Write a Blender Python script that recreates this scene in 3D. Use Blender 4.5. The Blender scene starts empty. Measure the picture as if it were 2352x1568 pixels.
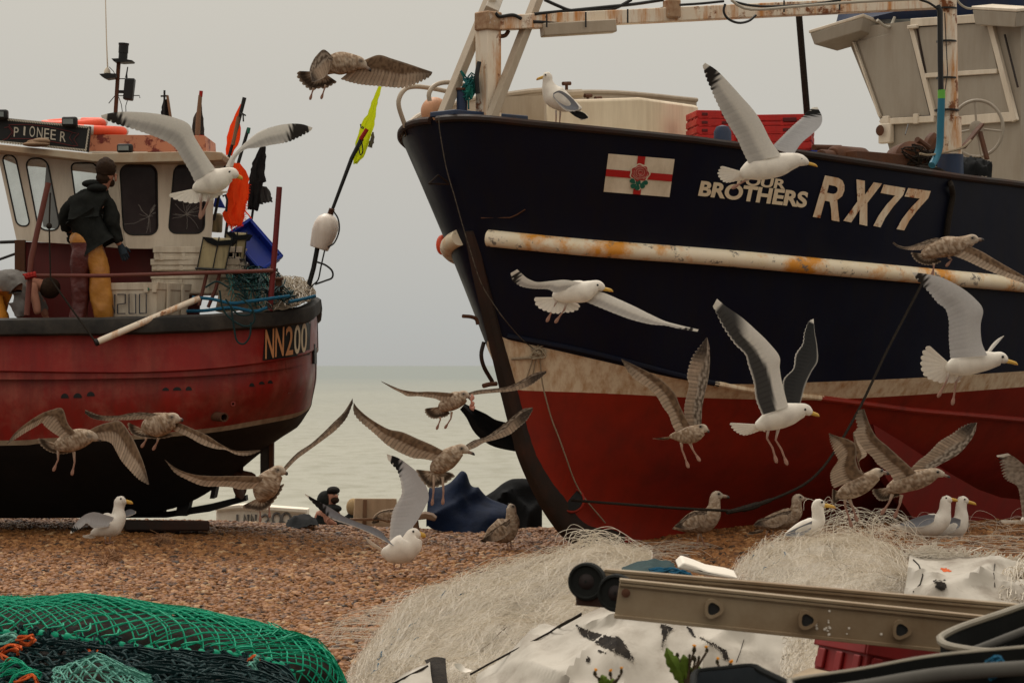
import bpy, bmesh, math, random
from mathutils import Vector, Matrix, noise
from mathutils.bvhtree import BVHTree
from mathutils.geometry import tessellate_polygon
random.seed(7)
S = bpy.context.scene
COL = S.collection
# ---------------------------------------------------------------- camera numbers
F = 6000.0; HC = 1.8; U0 = 1176.0; V0 = 838.0
def P(u, v, d):
    """point seen at (u,v) of the 2352 px wide photo, d metres away"""
    return Vector(((u-U0)*d/F, d, HC-(v-V0)*d/F))
VW = dict(A=(0,100,2.24),B=(0,700,2.24),C=(0,1200,2.24),D=(850,100,2.24),E=(1200,0,2.24),F=(2100,0,2.2126),
          G=(1100,650,2.0909),H=(2100,650,2.0903),I=(0,1500,2.138),J=(900,1350,2.066),K=(1700,1500,2.575),
          L=(2363,1450,2.379),M=(1080,1120,3.408),N=(1880,1020,3.5625),O=(2500,1240,3.5475),P=(2060,1480,3.92),
          Q=(0,300,3.409),R=(560,240,2.178),Z=(0,0,1/1.3448))
def uv(w, x, y):
    a = VW[w]; return ((a[0]+x/a[2])/1.3448, (a[1]+y/a[2])/1.3448)
def pxm(w, d): return d/(F*VW[w][2]*1.3448)          # metres per view pixel
def PV(w, x, y, d):
    u, v = uv(w, x, y); return P(u, v, d)
def lerp(a, b, t): return a+(b-a)*t
def mixc(a, b, t):
    t = max(0, min(1, t)); return tuple(a[i]+(b[i]-a[i])*t for i in range(3))
def sstep(a, b, x):
    t = max(0, min(1, (x-a)/(b-a))); return t*t*(3-2*t)
def cat(pts, n):
    """Catmull-Rom resample (arc length) of vectors to n points"""
    pts = [Vector(p) for p in pts]
    if len(pts) == 2: return [pts[0].lerp(pts[1], i/(n-1)) for i in range(n)]
    q = [pts[0]*2-pts[1]]+pts+[pts[-1]*2-pts[-2]]
    fine = []
    for i in range(1, len(q)-2):
        for k in range(12):
            t = k/12; a, b, c, d = q[i-1], q[i], q[i+1], q[i+2]
            fine.append(0.5*((2*b)+(c-a)*t+(2*a-5*b+4*c-d)*t*t+(3*b-a-3*c+d)*t*t*t))
    fine.append(pts[-1].copy())
    L = [0]
    for i in range(1, len(fine)): L.append(L[-1]+(fine[i]-fine[i-1]).length)
    out = []; j = 0
    for i in range(n):
        s = L[-1]*i/(n-1)
        while j < len(L)-2 and L[j+1] < s: j += 1
        dd = L[j+1]-L[j]
        out.append(fine[j].lerp(fine[j+1], (s-L[j])/dd if dd > 1e-9 else 0))
    return out
# ---------------------------------------------------------------- mesh builder
class MB:
    def __init__(s): s.v = []; s.f = []; s.c = []; s.m = []
    def av(s, p, c=(1,1,1)): s.v.append(Vector(p)); s.c.append(c); return len(s.v)-1
    def af(s, idx, m=0): s.f.append(tuple(idx)); s.m.append(m)
    def grid(s, rows, cu=False, m=0, col=None, caps=False):
        n = len(rows); k = len(rows[0]); b = len(s.v)
        for i, r in enumerate(rows):
            for j, p in enumerate(r): s.av(p, col(i, j) if callable(col) else (col or (1,1,1)))
        for i in range(n-1):
            for j in range(k if cu else k-1):
                j2 = (j+1) % k
                s.af((b+i*k+j, b+i*k+j2, b+(i+1)*k+j2, b+(i+1)*k+j), m(i, j) if callable(m) else m)
        if caps:
            mm = m(0, 0) if callable(m) else m
            s.af([b+j for j in range(k)][::-1], mm); s.af([b+(n-1)*k+j for j in range(k)], mm)
    def tube(s, pts, r, n=8, m=0, col=None, caps=True, flat=None):
        pts = [Vector(p) for p in pts]; rr = r if isinstance(r, (list, tuple)) else [r]*len(pts)
        rows = []; up = None
        for i, p in enumerate(pts):
            t = (pts[min(i+1, len(pts)-1)]-pts[max(i-1, 0)])
            t = t.normalized() if t.length > 1e-9 else Vector((0,0,1))
            if up is None:
                up = Vector((0,0,1)) if abs(t.z) < .9 else Vector((1,0,0))
                up = (up-t*up.dot(t)).normalized()
            else:
                up = up-t*up.dot(t)
                up = up.normalized() if up.length > 1e-6 else t.orthogonal().normalized()
            b = t.cross(up)
            fx = flat or 1
            rows.append([p+up*(rr[i]*math.cos(2*math.pi*k/n+math.pi/n))+b*(rr[i]*fx*math.sin(2*math.pi*k/n+math.pi/n)) for k in range(n)])
        s.grid(rows, True, m, col, caps)
    def lathe(s, base, axis, prof, n=20, m=0, col=None, caps=True):
        axis = Vector(axis).normalized(); a = axis.orthogonal().normalized(); b = axis.cross(a)
        rows = [[Vector(base)+axis*h+(a*math.cos(2*math.pi*k/n)+b*math.sin(2*math.pi*k/n))*r for k in range(n)] for h, r in prof]
        s.grid(rows, True, m, col, caps)
    def sphere(s, c, r, n=12, k=8, m=0, col=None, sc=(1,1,1)):
        rows = []
        for i in range(k+1):
            a = math.pi*i/k
            rr = max(math.sin(a), 1e-3)
            rows.append([Vector(c)+Vector((r*sc[0]*rr*math.cos(2*math.pi*j/n), r*sc[1]*rr*math.sin(2*math.pi*j/n), r*sc[2]*math.cos(a))) for j in range(n)])
        s.grid(rows, True, m, col, True)
    def box(s, c, size, rot=None, m=0, col=None):
        c = Vector(c); R = rot or Matrix.Identity(3)
        h = Vector(size)/2; b = len(s.v)
        for x in (-1, 1):
            for y in (-1, 1):
                for z in (-1, 1): s.av(c+R@Vector((x*h.x, y*h.y, z*h.z)), col or (1,1,1))
        for q in ((0,1,3,2),(4,6,7,5),(0,4,5,1),(2,3,7,6),(0,2,6,4),(1,5,7,3)): s.af([b+i for i in q], m)
    def hexa(s, p, m=0, col=None):
        """8 points: front 4 (loop) then back 4"""
        b = len(s.v)
        for q in p: s.av(q, col or (1,1,1))
        for q in ((0,1,2,3),(7,6,5,4),(0,4,5,1),(1,5,6,2),(2,6,7,3),(3,7,4,0)): s.af([b+i for i in q], m)
    def slab(s, outline, off, holes=(), m=0, col=None):
        """planar-ish outline (3D) with holes, given a thickness vector"""
        loops = [[Vector(p) for p in outline]]+[[Vector(p) for p in h] for h in holes]
        flat = [p for l in loops for p in l]; n = len(flat); b = len(s.v); off = Vector(off)
        for p in flat: s.av(p, col or (1,1,1))
        for p in flat: s.av(p+off, col or (1,1,1))
        for t in tessellate_polygon(loops):
            s.af([b+i for i in t], m); s.af([b+n+i for i in reversed(t)], m)
        o = 0
        for l in loops:
            k = len(l)
            for i in range(k):
                j = (i+1) % k; s.af((b+o+i, b+o+j, b+n+o+j, b+n+o+i), m)
            o += k
    def bar(s, a, b, w, h, up=(0,0,1), m=0, col=None):
        a = Vector(a); b = Vector(b); t = (b-a).normalized(); up = Vector(up); up = (up-t*up.dot(t)).normalized(); sd = t.cross(up)
        s.hexa([a+sd*w/2+up*h/2, a-sd*w/2+up*h/2, a-sd*w/2-up*h/2, a+sd*w/2-up*h/2,
                b+sd*w/2+up*h/2, b-sd*w/2+up*h/2, b-sd*w/2-up*h/2, b+sd*w/2-up*h/2], m, col)
    def build(s, name, mats, parent=None, loc=None, smooth=True, bevel=0, colors=False, recalc=True, sharp=40):
        if not isinstance(mats, (list, tuple)): mats = [mats]
        if parent is not None: L = wl(parent)
        elif loc is not None: L = Vector(loc)
        else:
            xs = [p.x for p in s.v]; ys = [p.y for p in s.v]; zs = [p.z for p in s.v]
            L = Vector(((min(xs)+max(xs))/2, (min(ys)+max(ys))/2, min(zs)))
        me = bpy.data.meshes.new(name); me.from_pydata([p-L for p in s.v], [], s.f)
        for mt in mats: me.materials.append(mt)
        me.polygons.foreach_set('material_index', s.m)
        if colors:
            at = me.color_attributes.new('Col', 'FLOAT_COLOR', 'POINT')
            at.data.foreach_set('color', [x for c in s.c for x in (c[0], c[1], c[2], 1)])
        if recalc:
            bm = bmesh.new(); bm.from_mesh(me); bmesh.ops.recalc_face_normals(bm, faces=bm.faces); bm.to_mesh(me); bm.free()
        me.validate(); me.update()
        if smooth:
            me.polygons.foreach_set('use_smooth', [True]*len(me.polygons))
            try: me.set_sharp_from_angle(angle=math.radians(sharp))
            except Exception: pass
        o = bpy.data.objects.new(name, me); COL.objects.link(o)
        if parent is not None: o.parent = parent
        else: o.location = L
        if bevel:
            md = o.modifiers.new('bevel', 'BEVEL'); md.width = bevel; md.segments = 2; md.limit_method = 'ANGLE'; md.angle_limit = math.radians(50)
        return o
def wl(o):
    L = Vector((0,0,0))
    while o is not None: L += o.location; o = o.parent
    return L
def tag(o, label=None, cat=None, group=None, kind=None):
    if label: o['label'] = label
    if cat: o['category'] = cat
    if group: o['group'] = group
    if kind: o['kind'] = kind
    return o
def empty(name, loc, label=None, cat=None, group=None):
    o = bpy.data.objects.new(name, None); o.empty_display_size = .2; COL.objects.link(o); o.location = Vector(loc)
    return tag(o, label, cat, group)
def creases(rows, amp, seed=0, k=5., n=4):
    '''sharp folds like stiff sheet, raised along the local normal'''
    rnd = random.Random(seed); D = [(Vector((rnd.uniform(-1,1), rnd.uniform(-.5,.5), rnd.uniform(-1,1))).normalized(), rnd.uniform(.6,1.5)*k, rnd.uniform(0,6)) for _ in range(n)]
    h = [[0.]*len(rows[0]) for _ in rows]
    for i, r in enumerate(rows):
        for j, p in enumerate(r):
            for q, (d, f, ph) in enumerate(D):
                w = d.dot(p)*f+ph+1.1*noise.noise(p*1.6+Vector((q*3,0,seed))); h[i][j] += (1-abs(math.sin(w)))**3*max(0, .35+1.3*noise.noise(p*1.9+Vector((0,q*5,seed))))
    for i, r in enumerate(rows):
        for j, p in enumerate(r): r[j] = p+Vector((0,-.7,.7))*amp*h[i][j]
    return rows
# ---------------------------------------------------------------- materials
def newmat(name):
    m = bpy.data.materials.new(name); m.use_nodes = True
    nt = m.node_tree; b = nt.nodes['Principled BSDF']; return m, nt, b
def nd(nt, t, **k):
    n = nt.nodes.new(t)
    for a, b in k.items():
        if a in n.inputs.keys() if isinstance(a, str) else False: n.inputs[a].default_value = b
        else: setattr(n, a, b)
    return n
def tex_noise(nt, scale, detail=6, rough=.6, stretch=None, coord='Object'):
    tc = nt.nodes.new('ShaderNodeTexCoord'); mp = nt.nodes.new('ShaderNodeMapping'); n = nt.nodes.new('ShaderNodeTexNoise')
    nt.links.new(tc.outputs[coord], mp.inputs[0]); nt.links.new(mp.outputs[0], n.inputs['Vector'])
    if stretch: mp.inputs['Scale'].default_value = stretch
    n.inputs['Scale'].default_value = scale; n.inputs['Detail'].default_value = detail; n.inputs['Roughness'].default_value = rough
    return n
def ramp(nt, src, stops):
    r = nt.nodes.new('ShaderNodeValToRGB'); nt.links.new(src, r.inputs[0])
    e = r.color_ramp.elements
    while len(e) < len(stops): e.new(.5)
    for el, (p, c) in zip(e, stops):
        el.position = p; el.color = (c, c, c, 1) if not isinstance(c, (tuple, list)) else (*c, 1)
    return r
def mixn(nt, fac, a, b, mode='MIX'):
    m = nt.nodes.new('ShaderNodeMix'); m.data_type = 'RGBA'; m.blend_type = mode
    if isinstance(fac, (int, float)): m.inputs[0].default_value = fac
    else: nt.links.new(fac, m.inputs[0])
    for i, x in ((6, a), (7, b)):
        if isinstance(x, tuple): m.inputs[i].default_value = (*x, 1)
        else: nt.links.new(x, m.inputs[i])
    return m.outputs[2]
def bump(nt, b, src, strength=.2, dist=.01):
    n = nt.nodes.new('ShaderNodeBump'); n.inputs['Strength'].default_value = strength; n.inputs['Distance'].default_value = dist
    nt.links.new(src, n.inputs['Height']); nt.links.new(n.outputs[0], b.inputs['Normal'])
def paint(name, base, fade=None, dirt=None, rust=None, rough=.5, scale=3, fade_amt=.5, dirt_amt=.4, rust_amt=.45, streak=True, bmp=.08, metal=0, grime_scale=1, dr=(.42,.72)):
    """weathered paint: faded patches, vertical grime streaks, chips of rust"""
    m, nt, b = newmat(name); c = base
    n1 = tex_noise(nt, scale, 8, .65)
    if fade: c = mixn(nt, ramp(nt, n1.outputs[0], [(.45, 0), (.45+.3/max(fade_amt, .05)*.5, fade_amt)]).outputs[0], c, fade)
    if dirt:
        n2 = tex_noise(nt, 2.2*grime_scale, 7, .7, (3, 3, .45) if streak else None)
        c = mixn(nt, ramp(nt, n2.outputs[0], [(dr[0], 0), (dr[1], dirt_amt)]).outputs[0], c, dirt)
    if rust:
        n3 = tex_noise(nt, scale*1.6, 10, .72)
        th = 1-rust_amt
        rr = ramp(nt, n3.outputs[0], [(th, 0), (min(th+.05, 1), 1)])
        c = mixn(nt, rr.outputs[0], c, rust)
    if isinstance(c, tuple): b.inputs['Base Color'].default_value = (*c, 1)
    else: nt.links.new(c, b.inputs['Base Color'])
    b.inputs['Roughness'].default_value = rough; b.inputs['Metallic'].default_value = metal
    b.inputs['Specular IOR Level'].default_value = .35
    rn = ramp(nt, n1.outputs[0], [(.3, max(rough-.12, .05)), (.7, min(rough+.15, 1))]); nt.links.new(rn.outputs[0], b.inputs['Roughness'])
    if bmp:
        n4 = tex_noise(nt, scale*6, 6, .6); bump(nt, b, n4.outputs[0], bmp, .01)
    return m
def cloth(name, base, alt=None, rough=.85, scale=8, bmp=.3, trans=0):
    m, nt, b = newmat(name); n = tex_noise(nt, scale, 8, .6)
    alt = alt or tuple(x*.65 for x in base)
    nt.links.new(mixn(nt, ramp(nt, n.outputs[0], [(.35, 0), (.7, 1)]).outputs[0], base, alt), b.inputs['Base Color'])
    b.inputs['Roughness'].default_value = rough; b.inputs['Specular IOR Level'].default_value = .15
    n2 = tex_noise(nt, scale*5, 4, .6); bump(nt, b, n2.outputs[0], bmp, .01)
    if trans:
        out = nt.nodes['Material Output']; t = nt.nodes.new('ShaderNodeBsdfTranslucent'); t.inputs[0].default_value = (*base, 1)
        ms = nt.nodes.new('ShaderNodeMixShader'); ms.inputs[0].default_value = trans
        nt.links.new(b.outputs[0], ms.inputs[1]); nt.links.new(t.outputs[0], ms.inputs[2]); nt.links.new(ms.outputs[0], out.inputs[0])
    return m
M = {}
CREAM = (.55,.47,.36); RUST = (.20,.062,.015)
M['navy'] = paint('navy_paint', (.0022,.0038,.0135), (.0045,.0062,.016), (.009,.0075,.0065), None, rough=.5, scale=1.2, fade_amt=.5, dirt_amt=.5)
M['navy'].node_tree.nodes['Principled BSDF'].inputs['Specular IOR Level'].default_value = .2
M['boat_white'] = paint('boat_white_paint', (.76,.63,.45), (.64,.50,.33), (.42,.20,.07), (.30,.12,.035), rough=.5, scale=1.2, fade_amt=.25, dirt_amt=.9, rust_amt=.34, grime_scale=2.0, bmp=.03)
M['boot_stripe'] = paint('faded_waterline_stripe', (.40,.325,.23), (.30,.23,.15), (.15,.08,.05), None, rough=.6, scale=4, dirt_amt=.8)
M['box_ink'] = paint('faded_ink', (.15,.14,.13))
M['boat_red'] = paint('boat_red_paint', (.30,.021,.009), (.20,.014,.008), (.09,.02,.011), None, rough=.5, scale=1.4, fade_amt=.7)
M['hull_red'] = paint('hull_red_paint', (.27,.013,.009), (.33,.065,.045), (.08,.013,.011), None, rough=.42, scale=3.2, fade_amt=.65, dirt_amt=.5)
M['hull_red2'] = paint('hull_red_lower', (.24,.013,.009), (.31,.075,.05), (.075,.022,.014), None, rough=.45, scale=3.6, fade_amt=.75, dirt_amt=.6)
M['black_bottom'] = paint('black_antifouling', (.006,.006,.007), (.014,.012,.011), (.02,.016,.012), None, rough=.7, scale=2)
M['rubber'] = paint('rail_rubber', (.014,.013,.012), (.035,.032,.028), (.11,.09,.07), None, rough=.75, scale=3, fade_amt=.8, dirt_amt=.45, streak=False)
M['wheel_white'] = paint('wheelhouse_white', (.70,.61,.49), (.60,.52,.41), (.36,.28,.19), None, rough=.5, scale=2, dirt_amt=.5)
M['beige'] = paint('beige_paint', (.42,.345,.26), (.35,.285,.21), (.27,.20,.13), (.18,.09,.04), rough=.5, scale=2, dirt_amt=.5, rust_amt=.26)
M['grey_panel'] = paint('grey_panel', (.34,.295,.235), (.29,.25,.20), (.22,.17,.12), None, rough=.55, scale=2, dirt_amt=.5)
M['rusty_white'] = paint('rusty_white', (.76,.66,.53), (.68,.50,.31), (.52,.22,.06), RUST, rough=.5, scale=2.6, dirt_amt=1.0, rust_amt=.45, dr=(.47,.62))
M['pipe'] = paint('rub_rail_paint', (.84,.73,.55), (.78,.60,.30), (.70,.29,.035), (.19,.165,.14), rough=.5, scale=4.5, dirt_amt=1.0, rust_amt=.425, streak=False, grime_scale=.55, dr=(.5,.6))
M['rusty_joint'] = paint('rusty_white_joint', (.42,.27,.16), (.20,.075,.025), (.10,.04,.018), (.5,.42,.34), rough=.7, scale=5, fade_amt=.9, rust_amt=.4)
M['rust'] = paint('rusty_steel', (.085,.032,.014), (.14,.05,.018), (.03,.017,.012), None, rough=.8, scale=6, bmp=.3)
M['stem'] = paint('stem_steel', (.020,.011,.007), (.085,.024,.009), (.010,.008,.007), None, rough=.65, scale=3, bmp=.25)
M['roof_edge'] = paint('roof_edge_wood', (.46,.38,.27), (.38,.22,.11), (.30,.13,.045), None, rough=.6, scale=3, fade_amt=.7, dirt_amt=.55, streak=False)
M['orange_box'] = paint('peeling_orange', (.52,.20,.11), (.46,.24,.15), None, (.16,.025,.018), rough=.6, scale=3.4, rust_amt=.48)
M['black'] = paint('black_paint', (.008,.008,.008), (.02,.019,.018), None, None, rough=.55, scale=5)
M['red_pole'] = paint('red_pole_paint', (.16,.012,.012), (.10,.02,.015), (.07,.03,.02), None, rough=.5, scale=5)
M['brown_pole'] = paint('brown_pole_paint', (.14,.035,.025), (.2,.09,.06), (.06,.03,.02), None, rough=.6, scale=5)
M['blue_paint'] = paint('deck_blue_paint', (.012,.03,.075), (.03,.045,.08), (.05,.03,.02), RUST, rough=.5, scale=4, rust_amt=.28)
M['roof_blue'] = paint('roof_blue_paint', (.010,.024,.07), (.018,.03,.07), (.05,.04,.03), None, rough=.45, scale=2)
M['wood'] = paint('weathered_wood', (.20,.12,.07), (.28,.19,.12), (.09,.05,.03), None, rough=.8, scale=4, bmp=.3)
M['wood_light'] = paint('pale_crate_wood', (.52,.41,.28), (.44,.34,.23), (.18,.12,.07), None, rough=.8, scale=4, bmp=.3)
M['white_plastic'] = paint('white_crate_plastic', (.66,.58,.46), (.56,.47,.36), (.30,.20,.12), None, rough=.55, scale=4, dirt_amt=.6)
M['tank'] = paint('cream_tank_plastic', (.78,.66,.48), (.70,.58,.41), (.40,.28,.16), None, rough=.5, scale=1.6, dirt_amt=.4)
M['red_plastic'] = paint('red_crate_plastic', (.50,.016,.012), (.38,.02,.016), (.2,.02,.015), None, rough=.45, scale=4, dirt_amt=.5)
M['blue_plastic'] = paint('blue_crate_plastic', (.006,.035,.36), (.01,.06,.42), (.02,.05,.2), None, rough=.35, scale=4)
M['orange_plastic'] = paint('orange_lifebuoy', (.85,.085,.025), (.70,.10,.05), (.45,.10,.05), None, rough=.5, scale=5)
M['band'] = paint('grey_band', (.45,.42,.38), None, None, None, rough=.5)
M['buoy_white'] = paint('white_buoy', (.78,.70,.62), (.66,.56,.47), (.4,.3,.22), None, rough=.5, scale=5, dirt_amt=.4)
M['buoy_orange'] = paint('faded_orange_buoy', (.60,.30,.16), (.55,.34,.22), (.3,.16,.1), None, rough=.6, scale=6)
M['can'] = paint('mossy_can', (.38,.31,.17), (.26,.22,.10), (.07,.06,.025), (.05,.045,.02), rough=.6, scale=6, dirt_amt=.9, rust_amt=.40)
M['orange_flag'] = cloth('orange_flag_cloth', (.95,.075,.012), (.80,.06,.012), scale=10, trans=.35)
M['yellow_flag'] = cloth('yellow_flag_cloth', (.62,.70,.012), (.50,.58,.02), scale=8, trans=.35)
M['black_flag'] = cloth('black_flag_cloth', (.010,.010,.011), (.022,.021,.02), scale=12)
M['red_flag'] = cloth('red_flag_cloth', (.35,.025,.02), scale=10)
M['blue_tarp'] = cloth('blue_tarpaulin', (.004,.013,.042), (.003,.008,.024), rough=.8, scale=6)
M['black_tarp'] = cloth('black_tarpaulin', (.006,.007,.008), (.011,.011,.011), rough=.9, scale=6)
M['white_bag'] = paint('white_woven_bag', (.43,.39,.33), (.32,.28,.23), (.17,.135,.10), None, rough=.7, scale=2.5, fade_amt=.8, dirt_amt=.8, streak=False, dr=(.5,.68), bmp=.15)
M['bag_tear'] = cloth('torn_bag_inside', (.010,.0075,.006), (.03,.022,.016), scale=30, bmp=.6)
M['rope_dark'] = cloth('dark_rope', (.012,.009,.007), (.03,.022,.015), scale=60)
M['rope_mid'] = cloth('speckled_rope', (.13,.105,.08), (.03,.025,.02), scale=40)
M['rope_pale'] = cloth('pale_rope', (.34,.27,.19), (.22,.17,.11), scale=60)
M['rope_blue'] = cloth('blue_rope', (.015,.12,.22), (.02,.08,.13), scale=60)
M['cable'] = paint('black_cable', (.010,.010,.010), (.02,.02,.02), None, None, rough=.5)
M['cable_pale'] = paint('pale_cable', (.42,.38,.31), None, None, None, rough=.5)
M['letter_white'] = paint('letter_cream', (.76,.64,.47), (.66,.50,.32), (.50,.22,.06), (.28,.08,.02), rough=.5, scale=4, dirt_amt=.9, rust_amt=.44)
M['letter_orange'] = paint('letter_orange', (.58,.26,.11), (.50,.27,.13), None, None, rough=.55, scale=8)
M['letter_cream2'] = paint('letter_cream_clean', (.72,.60,.42), (.62,.46,.28), None, None, rough=.55, scale=8)
M['marker'] = paint('marker_ink', (.035,.035,.045), None, None, None, rough=.6)
M['chalk'] = paint('chalk_white', (.52,.47,.38), (.4,.36,.29), None, None, rough=.7, scale=8)
M['thin_red'] = paint('thin_red_paint', (.16,.02,.02), None, None, None, rough=.6)
M['flag_white'] = paint('decal_white', (.80,.70,.54), (.6,.5,.36), (.42,.32,.2), None, rough=.5, scale=6, dirt_amt=.5)
M['flag_red'] = paint('decal_red', (.44,.014,.012), None, None, None, rough=.5)
M['rose_red'] = paint('decal_rose', (.42,.05,.045), (.32,.03,.03), None, None, rough=.5, scale=20)
M['rose_pale'] = paint('decal_rose_pale', (.55,.26,.2), None, None, None, rough=.5)
M['rose_green'] = paint('decal_green', (.012,.12,.075), None, None, None, rough=.5)
M['alu'] = paint('weathered_aluminium', (.31,.235,.15), (.24,.175,.105), (.16,.085,.035), None, rough=.5, scale=5, metal=.3, dirt_amt=.8, streak=False)
M['wheel_rubber'] = paint('ladder_wheel_rubber', (.015,.016,.015), (.028,.028,.026), None, None, rough=.65, scale=12)
M['hub'] = paint('wheel_hub', (.016,.009,.008), None, None, None, rough=.6)
M['tub'] = paint('dark_tub_plastic', (.006,.007,.007), (.014,.014,.013), (.03,.027,.022), None, rough=.8, scale=4, streak=False)
M['tub_rim'] = paint('tub_rim_plastic', (.21,.18,.13), (.13,.115,.09), None, None, rough=.5, scale=8)
M['lip_grey'] = paint('worn_lip_plastic', (.10,.095,.085), (.15,.14,.12), (.05,.045,.04), None, rough=.8, scale=7, streak=False)
M['tub_grey'] = paint('grey_tub_plastic', (.028,.033,.038), (.06,.062,.06), None, None, rough=.5, scale=5)
M['foam'] = paint('white_foam', (.72,.66,.57), (.6,.53,.44), None, None, rough=.7, scale=5)
M['hazeglass'] = None
def glass(name, base, rough=.12, spec=.6, var=.5):
    m, nt, b = newmat(name); n = tex_noise(nt, 3, 6, .6)
    nt.links.new(mixn(nt, ramp(nt, n.outputs[0], [(.35, 0), (.75, var)]).outputs[0], base, tuple(min(1, x*1.6+.03) for x in base)), b.inputs['Base Color'])
    b.inputs['Roughness'].default_value = rough; b.inputs['Specular IOR Level'].default_value = spec
    return m
m, nt, b = newmat('salty_window_glass'); b.inputs['Base Color'].default_value = (.5,.5,.46,1); b.inputs['Roughness'].default_value = .2
tr_ = nt.nodes.new('ShaderNodeBsdfTransparent'); tr_.inputs[0].default_value = (.93,.95,.93,1); n = tex_noise(nt, 3, 5, .6); ms = nt.nodes.new('ShaderNodeMixShader')
nt.links.new(ramp(nt, n.outputs[0], [(.35, .72), (.75, .9)]).outputs[0], ms.inputs[0]); nt.links.new(b.outputs[0], ms.inputs[1]); nt.links.new(tr_.outputs[0], ms.inputs[2]); nt.links.new(ms.outputs[0], nt.nodes['Material Output'].inputs[0])
M['glass_pale'] = m
M['glass_grey'] = glass('grey_window_glass', (.17,.175,.165), .2)
M['glass_dark'] = glass('dark_window_glass', (.022,.012,.011), .12, .16, .6)
M['glass_lamp'] = glass('lamp_glass', (.16,.18,.17), .1)
M['glass_red'] = glass('red_lamp_glass', (.10,.006,.008), .1)
for k_ in ('tub','tub_grey','wheel_rubber','lip_grey'): M[k_].node_tree.nodes['Principled BSDF'].inputs['Specular IOR Level'].default_value = .06
M['box_white'] = paint('white_box_plastic', (.86,.78,.65), (.78,.69,.56), (.5,.4,.28), None, rough=.6, dirt_amt=.3)
M['crack'] = paint('cracked_glass_lines', (.24,.21,.19), None, None, None, rough=.6)
M['skin'] = cloth('skin', (.36,.17,.11), (.30,.13,.085), rough=.55, scale=14, bmp=.05)
M['hair'] = cloth('dark_hair', (.022,.012,.007), (.045,.024,.013), scale=70, bmp=.8)
M['hair_black'] = cloth('black_hair', (.008,.007,.006), (.02,.016,.013), scale=70, bmp=.8)
M['hair_blond'] = cloth('blond_hair', (.45,.32,.17), (.32,.2,.1), scale=70, bmp=.8)
M['hoodie'] = cloth('black_hoodie', (.007,.008,.007), (.015,.016,.014), scale=14, bmp=.4)
M['glove'] = cloth('dark_glove', (.012,.018,.024), (.03,.04,.05), scale=14)
M['grey_top'] = cloth('grey_sweatshirt', (.21,.195,.18), (.15,.14,.13), scale=10, bmp=.4)
M['oil_orange'] = cloth('orange_oilskin', (.60,.24,.03), (.44,.16,.02), rough=.5, scale=9, bmp=.5)
M['boot'] = cloth('dark_boot', (.012,.012,.012))
M['leg'] = cloth('leg_flesh', (.36,.2,.15))
M['green_net'] = cloth('green_twine', (.006,.33,.18), (.006,.21,.12), rough=.6, scale=20)
M['dark_net'] = cloth('dark_teal_twine', (.008,.026,.028), (.012,.04,.042), rough=.7, scale=20)
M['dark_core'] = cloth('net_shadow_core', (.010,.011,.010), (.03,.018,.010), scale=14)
M['teal_net'] = cloth('pale_teal_twine', (.13,.36,.28), (.08,.24,.2), rough=.6, scale=20)
M['orange_twine'] = cloth('orange_twine', (.60,.11,.025), (.45,.08,.02), scale=20)
M['gill'] = cloth('gill_net_mono', (.79,.735,.645), (.68,.62,.53), rough=.4, scale=9, bmp=.1, trans=.45)
M['gill_base'] = paint('gill_net_mass', (.60,.55,.475), (.42,.375,.31), (.20,.165,.125), None, rough=.85, scale=4, fade_amt=.8, dirt_amt=.75, streak=False, dr=(.52,.68), bmp=.4)  # dark patches in the colour stand for shaded hollows of the net heap
M['gill_brown'] = cloth('brown_net_mass', (.20,.15,.10), (.10,.075,.05), rough=.8, scale=26, bmp=.8)
M['leaf'] = cloth('weed_leaf', (.17,.25,.035), (.10,.16,.025), rough=.6, scale=14, trans=.2)
M['stalk'] = cloth('weed_stem', (.075,.05,.03), scale=14)
M['bud'] = cloth('weed_bud', (.04,.032,.015), scale=30)
M['petal'] = cloth('weed_petal', (.75,.26,.008), (.8,.38,.01), scale=30)
# beam / seats / feathers
m, nt, b = newmat('feathers'); at = nt.nodes.new('ShaderNodeVertexColor'); at.layer_name = 'Col'
n = tex_noise(nt, 75, 6, .65); cc = mixn(nt, .5, at.outputs[0], ramp(nt, n.outputs[0], [(.3, .66), (.62, 1.0)]).outputs[0], 'MULTIPLY')
nt.links.new(cc, b.inputs['Base Color']); b.inputs['Roughness'].default_value = .85; b.inputs['Specular IOR Level'].default_value = .12
t = nt.nodes.new('ShaderNodeBsdfTranslucent'); nt.links.new(cc, t.inputs[0]); ms = nt.nodes.new('ShaderNodeMixShader'); ms.inputs[0].default_value = .22
nt.links.new(b.outputs[0], ms.inputs[1]); nt.links.new(t.outputs[0], ms.inputs[2]); nt.links.new(ms.outputs[0], nt.nodes['Material Output'].inputs[0])
bump(nt, b, n.outputs[0], .5, .006)
M['feathers'] = m
m, nt, b = newmat('bill'); at = nt.nodes.new('ShaderNodeVertexColor'); at.layer_name = 'Col'
nt.links.new(at.outputs[0], b.inputs['Base Color']); b.inputs['Roughness'].default_value = .4; M['bill'] = m
M['white_feathers'] = M['feathers'].copy(); M['white_feathers'].name = 'white_feathers'
for q_ in M['white_feathers'].node_tree.nodes:
    if q_.type == 'MIX' and q_.blend_type == 'MULTIPLY': q_.inputs[0].default_value = .22
    if q_.type == 'BUMP': q_.inputs['Strength'].default_value = .2
M['red_dark'] = paint('dark_red_crate_plastic', (.26,.012,.012), (.20,.02,.018), (.1,.015,.012), None, rough=.55, scale=4, dirt_amt=.6)  # darker red for the crate beneath the ladder
M['eye'] = paint('eye_dark', (.012,.010,.008), rough=.2, bmp=0)
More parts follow.
